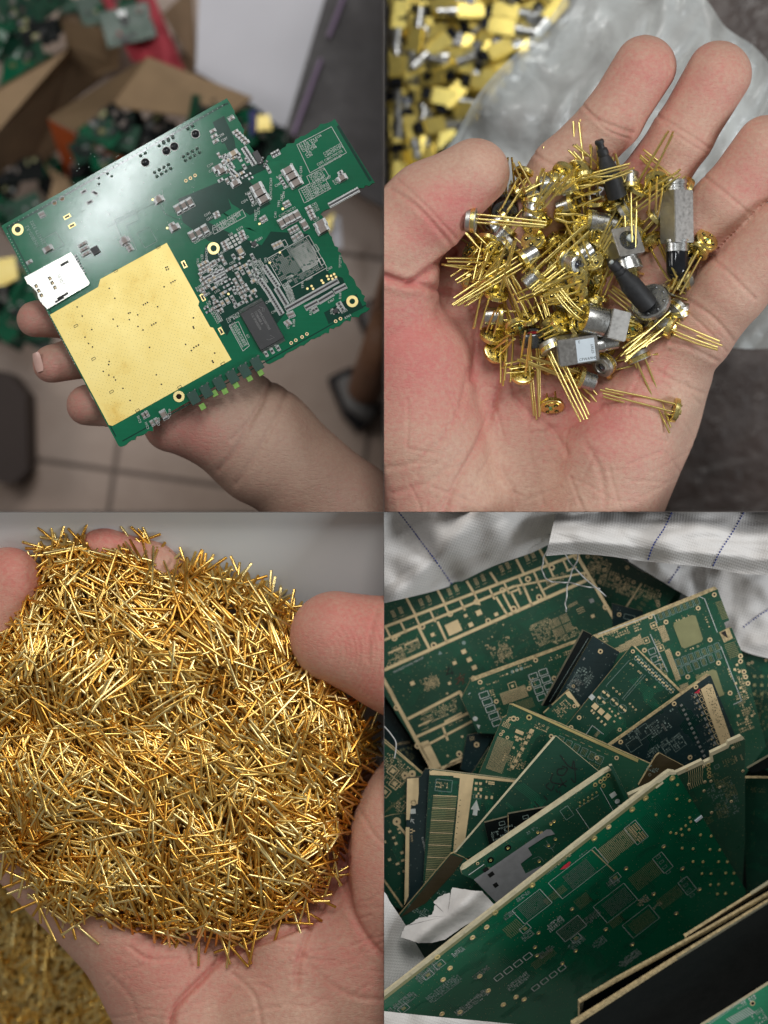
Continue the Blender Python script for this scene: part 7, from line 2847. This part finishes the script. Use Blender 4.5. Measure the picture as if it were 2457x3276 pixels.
b.plate('mask_vivid', [(885, 1658), (905, 1640), (930, 1665), (908, 1682)], 0.03, 'green_patch', 0.03)
b.plate('mask_vivid', [(1022, 1740), (1042, 1728), (1062, 1750), (1040, 1764)], 0.03, 'green_patch', 0.03)
b.done()

# ---- boards standing in front, their shade put into a near-black mask
b = B4('board shaded to near black standing in front, short pale top edge at right', [(1304, 1842), (1316, 1836), (1600, 1658), (1800, 1540), (1800, 1760), (1420, 1960)], (1305, 1842, 3.4), (1660, 1618, 3.7), (1420, 1930, -2.4), ('mask_black', 'fr4_edge'), 0.2)
b.plate('fr4_edge', [(1300, 1846), (1308, 1832), (1640, 1620), (1800, 1520), (1800, 1536), (1600, 1662)], 0.02, 'edge_strip')
b.plate('fr4_pale', [(1582, 1642), (1800, 1502), (1800, 1522), (1588, 1656)], 0.05, 'bright_edge')
b.done()
b = B4('board shaded to near black behind the lowest one, its tan edge running to the bottom', [(846, 2122), (1000, 2030), (1400, 1812), (1900, 1520), (1900, 2500), (846, 2500)], (846, 2122, 3.6), (1659, 1668, 4.2), (1500, 2300, -3.5), ('mask_black', 'fr4_edge'), 0.2)
b.plate('fr4_edge', [(846, 2124), (850, 2112), (1000, 2018), (1400, 1802), (1900, 1506), (1900, 1520), (1400, 1816), (1004, 2032)], 0.03, 'edge_strip')
b.plate('fr4_dim', [(846, 2130), (862, 2118), (858, 2150), (848, 2160)], 0.04, 'edge_corner')
b.done()
b = B4('lowest board, shaded to near black, with a faint red smear, its edge close to the one behind', [(815, 2215), (1270, 1930), (1900, 1546), (1900, 2500), (815, 2500)], (815, 2215, 3.9), (1659, 1692, 4.5), (1500, 2420, -3.0), ('mask_black', 'fr4_edge'), 0.2)
b.plate('fr4_edge', [(800, 2222), (1262, 1928), (1268, 1934), (806, 2234)], 0.03, 'edge_strip')
b.plate('fr4_dim', [(1262, 1928), (1900, 1534), (1900, 1542), (1268, 1936)], 0.03, 'edge_strip')
b.poly('red_mark', [(1550, 2095), (1610, 2058), (1600, 2080), (1556, 2112)])
b.done()
b = B4('bright green board corner at the bottom right', [(1372, 2222), (1520, 2130), (1760, 1978), (1760, 2400), (1372, 2400)], (1380, 2216, 4.0), (1659, 2042, 4.0), (1600, 2330, 3.4), ('mask_bright', 'fr4_pale'), 0.2)
for k in range(26):
    b.line('silk', [(1400 + 6 * k, 2205 - 4.2 * k), (1412 + 6 * k, 2212 - 4.2 * k)], 1.8)
for k in range(11):
    b.line('silk', [(1480 + 9 * k, 2190 - 5 * k), (1512 + 9 * k, 2214 - 5 * k)], 4)
b.cluster('silk', 1560, 2120, 110, 30, 50, rq, 5)
b.cluster('silk', 1620, 2180, 60, 80, 50, rq, 5)
b.ring(1592, 2122, 11, 7, 'pad_gold')
b.done()

# ---- the sack
def fabric():
    t = NT('woven_fabric')
    co = t.coord()
    w1 = t.n('ShaderNodeTexWave', Scale=2.6, Distortion=0.6)
    w1.bands_direction = 'X'
    w2 = t.n('ShaderNodeTexWave', Scale=2.6, Distortion=0.6)
    w2.bands_direction = 'Y'
    mp = t.n('ShaderNodeMapping')
    mp.inputs['Rotation'].default_value = (0, 0, 0.3)
    t.l(co, mp.inputs[0])
    t.l(mp.outputs[0], w1.inputs['Vector'])
    t.l(mp.outputs[0], w2.inputs['Vector'])
    mx = t.n('ShaderNodeMath', operation='MAXIMUM')
    t.l(w1.outputs['Fac'], mx.inputs[0])
    t.l(w2.outputs['Fac'], mx.inputs[1])
    n = t.noise(0.5, 5, 0.6)
    n2 = t.noise(0.22, 4, 0.6)
    m = t.n('ShaderNodeMath', operation='MULTIPLY_ADD')
    t.l(n.outputs[0], m.inputs[0])
    m.inputs[1].default_value = 2.0
    t.l(mx.outputs[0], m.inputs[2])
    t.bump(m.outputs[0], 0.28, 0.05)
    c = t.ramp(n2.outputs[0], [(0.30, (0.54, 0.51, 0.48)), (0.46, (0.68, 0.66, 0.64)), (0.7, (0.73, 0.72, 0.70))])
    t.l(c, t.b.inputs['Base Color'])
    t.set(Roughness=0.55, Specular_IOR_Level=0.35)


fabric()
simple('thread_blue', (0.03, 0.05, 0.26), 0.7)
simple('thread_white', (0.62, 0.62, 0.60), 0.6)
simple('paper', (0.66, 0.64, 0.62), 0.75, 0.0, 0.05, 2, bump=0.3, bscale=4, bdist=0.1)
simple('sack_shade', (0.05, 0.055, 0.05), 0.8)

FUN = {}


def sack_sheet(key, top, bot, zf, nu=70, nv=36):
    tp, bt = smoothline(top, 10), smoothline(bot, 10)

    def curve(c, u):
        i = u * (len(c) - 1)
        k = min(int(i), len(c) - 2)
        f = i - k
        return [c[k][e] + (c[k + 1][e] - c[k][e]) * f for e in (0, 1)]

    def fn(u, v):
        x0, y0 = curve(tp, u)
        x1, y1 = curve(bt, u)
        x, y = x0 + (x1 - x0) * v, y0 + (y1 - y0) * v
        return x, y, zf(u, v, x, y)
    FUN[key] = fn
    return sheet('sack', 4, fn, nu, nv, None)


def wob(x, y, f, a, s=0.0):
    return a * noise.noise(Vector((x * f, y * f, s)))


root = thing('woven_sack', 'big white woven sack with blue dashed stitch lines, holding the boards', 'sack', P(4, 830, 1100, -9))


def ridge(x, y, ax, ay, w, h):
    d = (x * ax + y * ay) / w
    return h * math.exp(-d * d)


def z_a(u, v, x, y):
    return 0.3 - 0.6 * v - 3.4 * v * v + wob(x, y, 0.004, 0.9, 2) + ridge(x - 330, y - 90, 0.72, 0.69, 60, 1.1) + ridge(x - 520, y - 120, 0.93, -0.35, 70, 0.8) - ridge(x - 180, y - 160, 0.75, -0.66, 60, 1.0) + wob(x, y, 0.012, 0.26, 7) + 0.35 * abs(noise.noise(Vector((x * 0.009 + y * 0.012, y * 0.004, 3))))


def z_b(u, v, x, y):
    return -1.0 - 1.2 * (1 - v) + 1.6 * math.sin(min(1, v * 1.05) * math.pi * 0.75) - 1.2 * max(0, v - .8) * 4 + wob(x, y, 0.0035, 0.7, 4) + wob(x, y, 0.011, 0.22, 3) + 0.4 * abs(noise.noise(Vector((x * 0.004 - y * 0.002, y * 0.016, 5))))


def z_c(u, v, x, y):
    return -3.4 - 2.2 * v * 0.3 + wob(x, y, 0.006, 0.8, 8) + wob(x, y, 0.015, 0.25, 9)


PANELS = [
    ('a', [(-120, -80), (300, -80), (700, -80), (1080, -80)], [(-120, 420), (40, 385), (280, 322), (470, 235), (640, 175), (780, 108), (900, 70), (1080, -20)], z_a),
    ('b', [(760, -80), (1000, -80), (1300, -80), (1800, -80)], [(700, 190), (830, 182), (960, 190), (1120, 212), (1380, 238), (1560, 268), (1800, 272)], z_b),
    ('c', [(1020, 150), (1250, 170), (1500, 200), (1800, 220)], [(1060, 215), (1250, 330), (1400, 420), (1470, 520), (1560, 605), (1800, 660)], z_c),
    ('d', [(-200, 1600), (-20, 1630), (30, 1690), (90, 1780), (130, 1850), (175, 1925)], [(-200, 2200), (-100, 2160), (0, 2085), (60, 2040), (120, 1975), (177, 1930)], lambda u, v, x, y: 0.9 - 2.0 * u + wob(x, y, .006, .5, 1)),
    ('e', [(-60, 2150), (200, 2178), (430, 2200), (760, 2232)], [(-60, 2420), (200, 2420), (430, 2420), (760, 2420)], lambda u, v, x, y: 1.0 + 0.8 * v + wob(x, y, .008, .5, 1)),
]
for (k, tp, bt, zf) in PANELS:
    mb = sack_sheet(k, tp, bt, zf)
    part('fabric_panel', mb, 'woven_fabric', root, True, clip=4)
mb = MB()
_n = 14
_vs = []
for i in range(_n + 1):
    for j in range(9):
        u, v = i / _n, j / 8
        _vs.append(Vector((18.6 + 0.9 * v + 0.35 * noise.noise(Vector((u * 5, v * 2, 1))), -8.5 - 17.5 * u, -9 + 15.5 * v + 0.6 * noise.noise(Vector((u * 4, v, 6))))))
mb.add(_vs, [(i * 9 + j, (i + 1) * 9 + j, (i + 1) * 9 + j + 1, i * 9 + j + 1) for i in range(_n) for j in range(8)])
part('shade_wall', mb, 'woven_fabric', root, True)  # unseen right side of the sack, added to shade the lower right boards
STITCH = [('a', [(55, -10), (110, 60), (170, 140), (230, 220), (300, 322)]), ('b', [(1248, -10), (1210, 70), (1165, 140), (1140, 208)]), ('b', [(1560, -10), (1510, 80), (1455, 165), (1418, 240)]), ('c', [(1278, 236), (1240, 290), (1222, 318)]), ('c', [(1700, 400), (1630, 440), (1550, 500)])]


def sheet_z(key, x, y):
    best = None
    f = FUN[key]
    for i in range(25):
        for j in range(17):
            px, py, pz = f(i / 24, j / 16)
            d = (px - x) ** 2 + (py - y) ** 2
            if best is None or d < best[0]:
                best = (d, i / 24, j / 16)
    u, v = best[1], best[2]
    st = 0.02
    for _ in range(40):
        imp = False
        for du, dv in ((st, 0), (-st, 0), (0, st), (0, -st)):
            px, py, pz = f(min(1, max(0, u + du)), min(1, max(0, v + dv)))
            d = (px - x) ** 2 + (py - y) ** 2
            if d < best[0]:
                best = (d, min(1, max(0, u + du)), min(1, max(0, v + dv)))
                imp = True
        u, v = best[1], best[2]
        if not imp:
            st *= 0.5
    return f(u, v)[2]


for key, ln in STITCH:
    sl = smoothline(ln, 40)
    mb = MB()
    acc, on = 0.0, []
    for a, c in zip(sl[:-1], sl[1:]):
        acc += math.hypot(c[0] - a[0], c[1] - a[1])
        ph = acc % 13.0
        if ph < 8.5:
            on.append(P(4, c[0], c[1], sheet_z(key, c[0], c[1]) + 0.04))
        elif len(on) > 1:
            mb.tube([on[0], on[-1]], 0.032, 5)
            on = []
        else:
            on = []
    o = part('stitch_line', mb, 'thread_blue', root, clip=4)
    o['kind'] = 'stuff'

TH = [([(632, -10), (700, 60), (715, 130), (690, 200), (685, 260), (720, 300), (800, 305), (860, 320), (930, 330)], 'long white thread looping over the gold-framed board from the sack edge'),
      ([(680, -10), (690, 50), (720, 90), (760, 120), (780, 180), (840, 260), (960, 365)], 'white thread hanging straight down across the board corner'),
      ([(745, -5), (790, 20), (835, 40), (848, 110), (835, 200), (800, 290), (785, 390), (788, 430)], 'thin curly white thread near the top of the sack'),
      ([(0, 925), (30, 960), (52, 1000), (45, 1065)], 'short white thread at the left edge of the sack')]
for ln, lab in TH:
    mb = MB()
    mb.tube([P(4, x, y, -0.9 if i < 4 else -2.4) + Vector((0, 0, 0.25 * math.sin(i))) for i, (x, y) in enumerate(smoothline(ln, 8))] if 'left' not in lab else [P(4, x, y, -1.6) for x, y in smoothline(ln, 8)], 0.03, 6)
    solo('loose_thread', mb, 'thread_white', lab, 'thread', smooth=True, clip=4)


def torn_paper():
    mb = MB()
    rim = [(295, 1622), (330, 1628), (380, 1635), (425, 1638), (478, 1700), (420, 1745), (330, 1800), (262, 1848), (205, 1862), (148, 1862), (110, 1848), (72, 1838), (78, 1815), (92, 1790), (118, 1778), (150, 1752), (185, 1750), (208, 1738), (218, 1710), (216, 1682), (240, 1662), (262, 1650), (288, 1642)]
    rn = random.Random(2)
    pts = []
    for i, (a, c) in enumerate(zip(rim, rim[1:] + rim[:1])):
        for k in range(5):
            t = k / 5
            j = 1.6 if i >= 11 else 0.5
            pts.append((a[0] + (c[0] - a[0]) * t + rn.gauss(0, j), a[1] + (c[1] - a[1]) * t + rn.gauss(0, j)))

    def zz(x, y):
        return 0.55 + 0.9 * ((x - 260) * 0.0022) + ridge(x - 250, y - 1760, 0.62, 0.78, 45, 0.5) + wob(x, y, .01, .25, 3)
    n = len(pts)
    cx, cy = 275, 1745
    vs = []
    fs = []
    rings = 9
    for r in range(rings):
        f = 1 - r / rings
        for (x, y) in pts:
            X, Y = cx + (x - cx) * f, cy + (y - cy) * f
            vs.append(P(4, X, Y, zz(X, Y)))
    vs.append(P(4, cx, cy, zz(cx, cy)))
    for r in range(rings - 1):
        for i in range(n):
            j = (i + 1) % n
            fs.append((r * n + j, r * n + i, (r + 1) * n + i, (r + 1) * n + j))
    for i in range(n):
        fs.append(((rings - 1) * n + (i + 1) % n, (rings - 1) * n + i, rings * n))
    mb.add(vs, fs)
    solo('paper_scrap', mb, 'paper', 'torn piece of creased white paper at the lower left of the sack', 'paper', smooth=True, clip=4)


torn_paper()
# bottom of the white sack, its shade put into a dark colour
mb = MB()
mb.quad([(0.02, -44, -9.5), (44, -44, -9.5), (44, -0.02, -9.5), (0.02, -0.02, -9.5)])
solo('sack_bottom', mb, 'sack_shade', kind='structure')
for k, (x, y, w, h, a, lab) in enumerate([(500, 1250, 900, 700, -25, 'added dark board lying deep under the middle of the sack'), (250, 1700, 700, 500, 40, 'added dark board lying deep under the lower left boards'), (1300, 1300, 900, 800, 15, 'added dark board lying deep under the right hand boards')]):  # boards added underneath to keep the gaps dark
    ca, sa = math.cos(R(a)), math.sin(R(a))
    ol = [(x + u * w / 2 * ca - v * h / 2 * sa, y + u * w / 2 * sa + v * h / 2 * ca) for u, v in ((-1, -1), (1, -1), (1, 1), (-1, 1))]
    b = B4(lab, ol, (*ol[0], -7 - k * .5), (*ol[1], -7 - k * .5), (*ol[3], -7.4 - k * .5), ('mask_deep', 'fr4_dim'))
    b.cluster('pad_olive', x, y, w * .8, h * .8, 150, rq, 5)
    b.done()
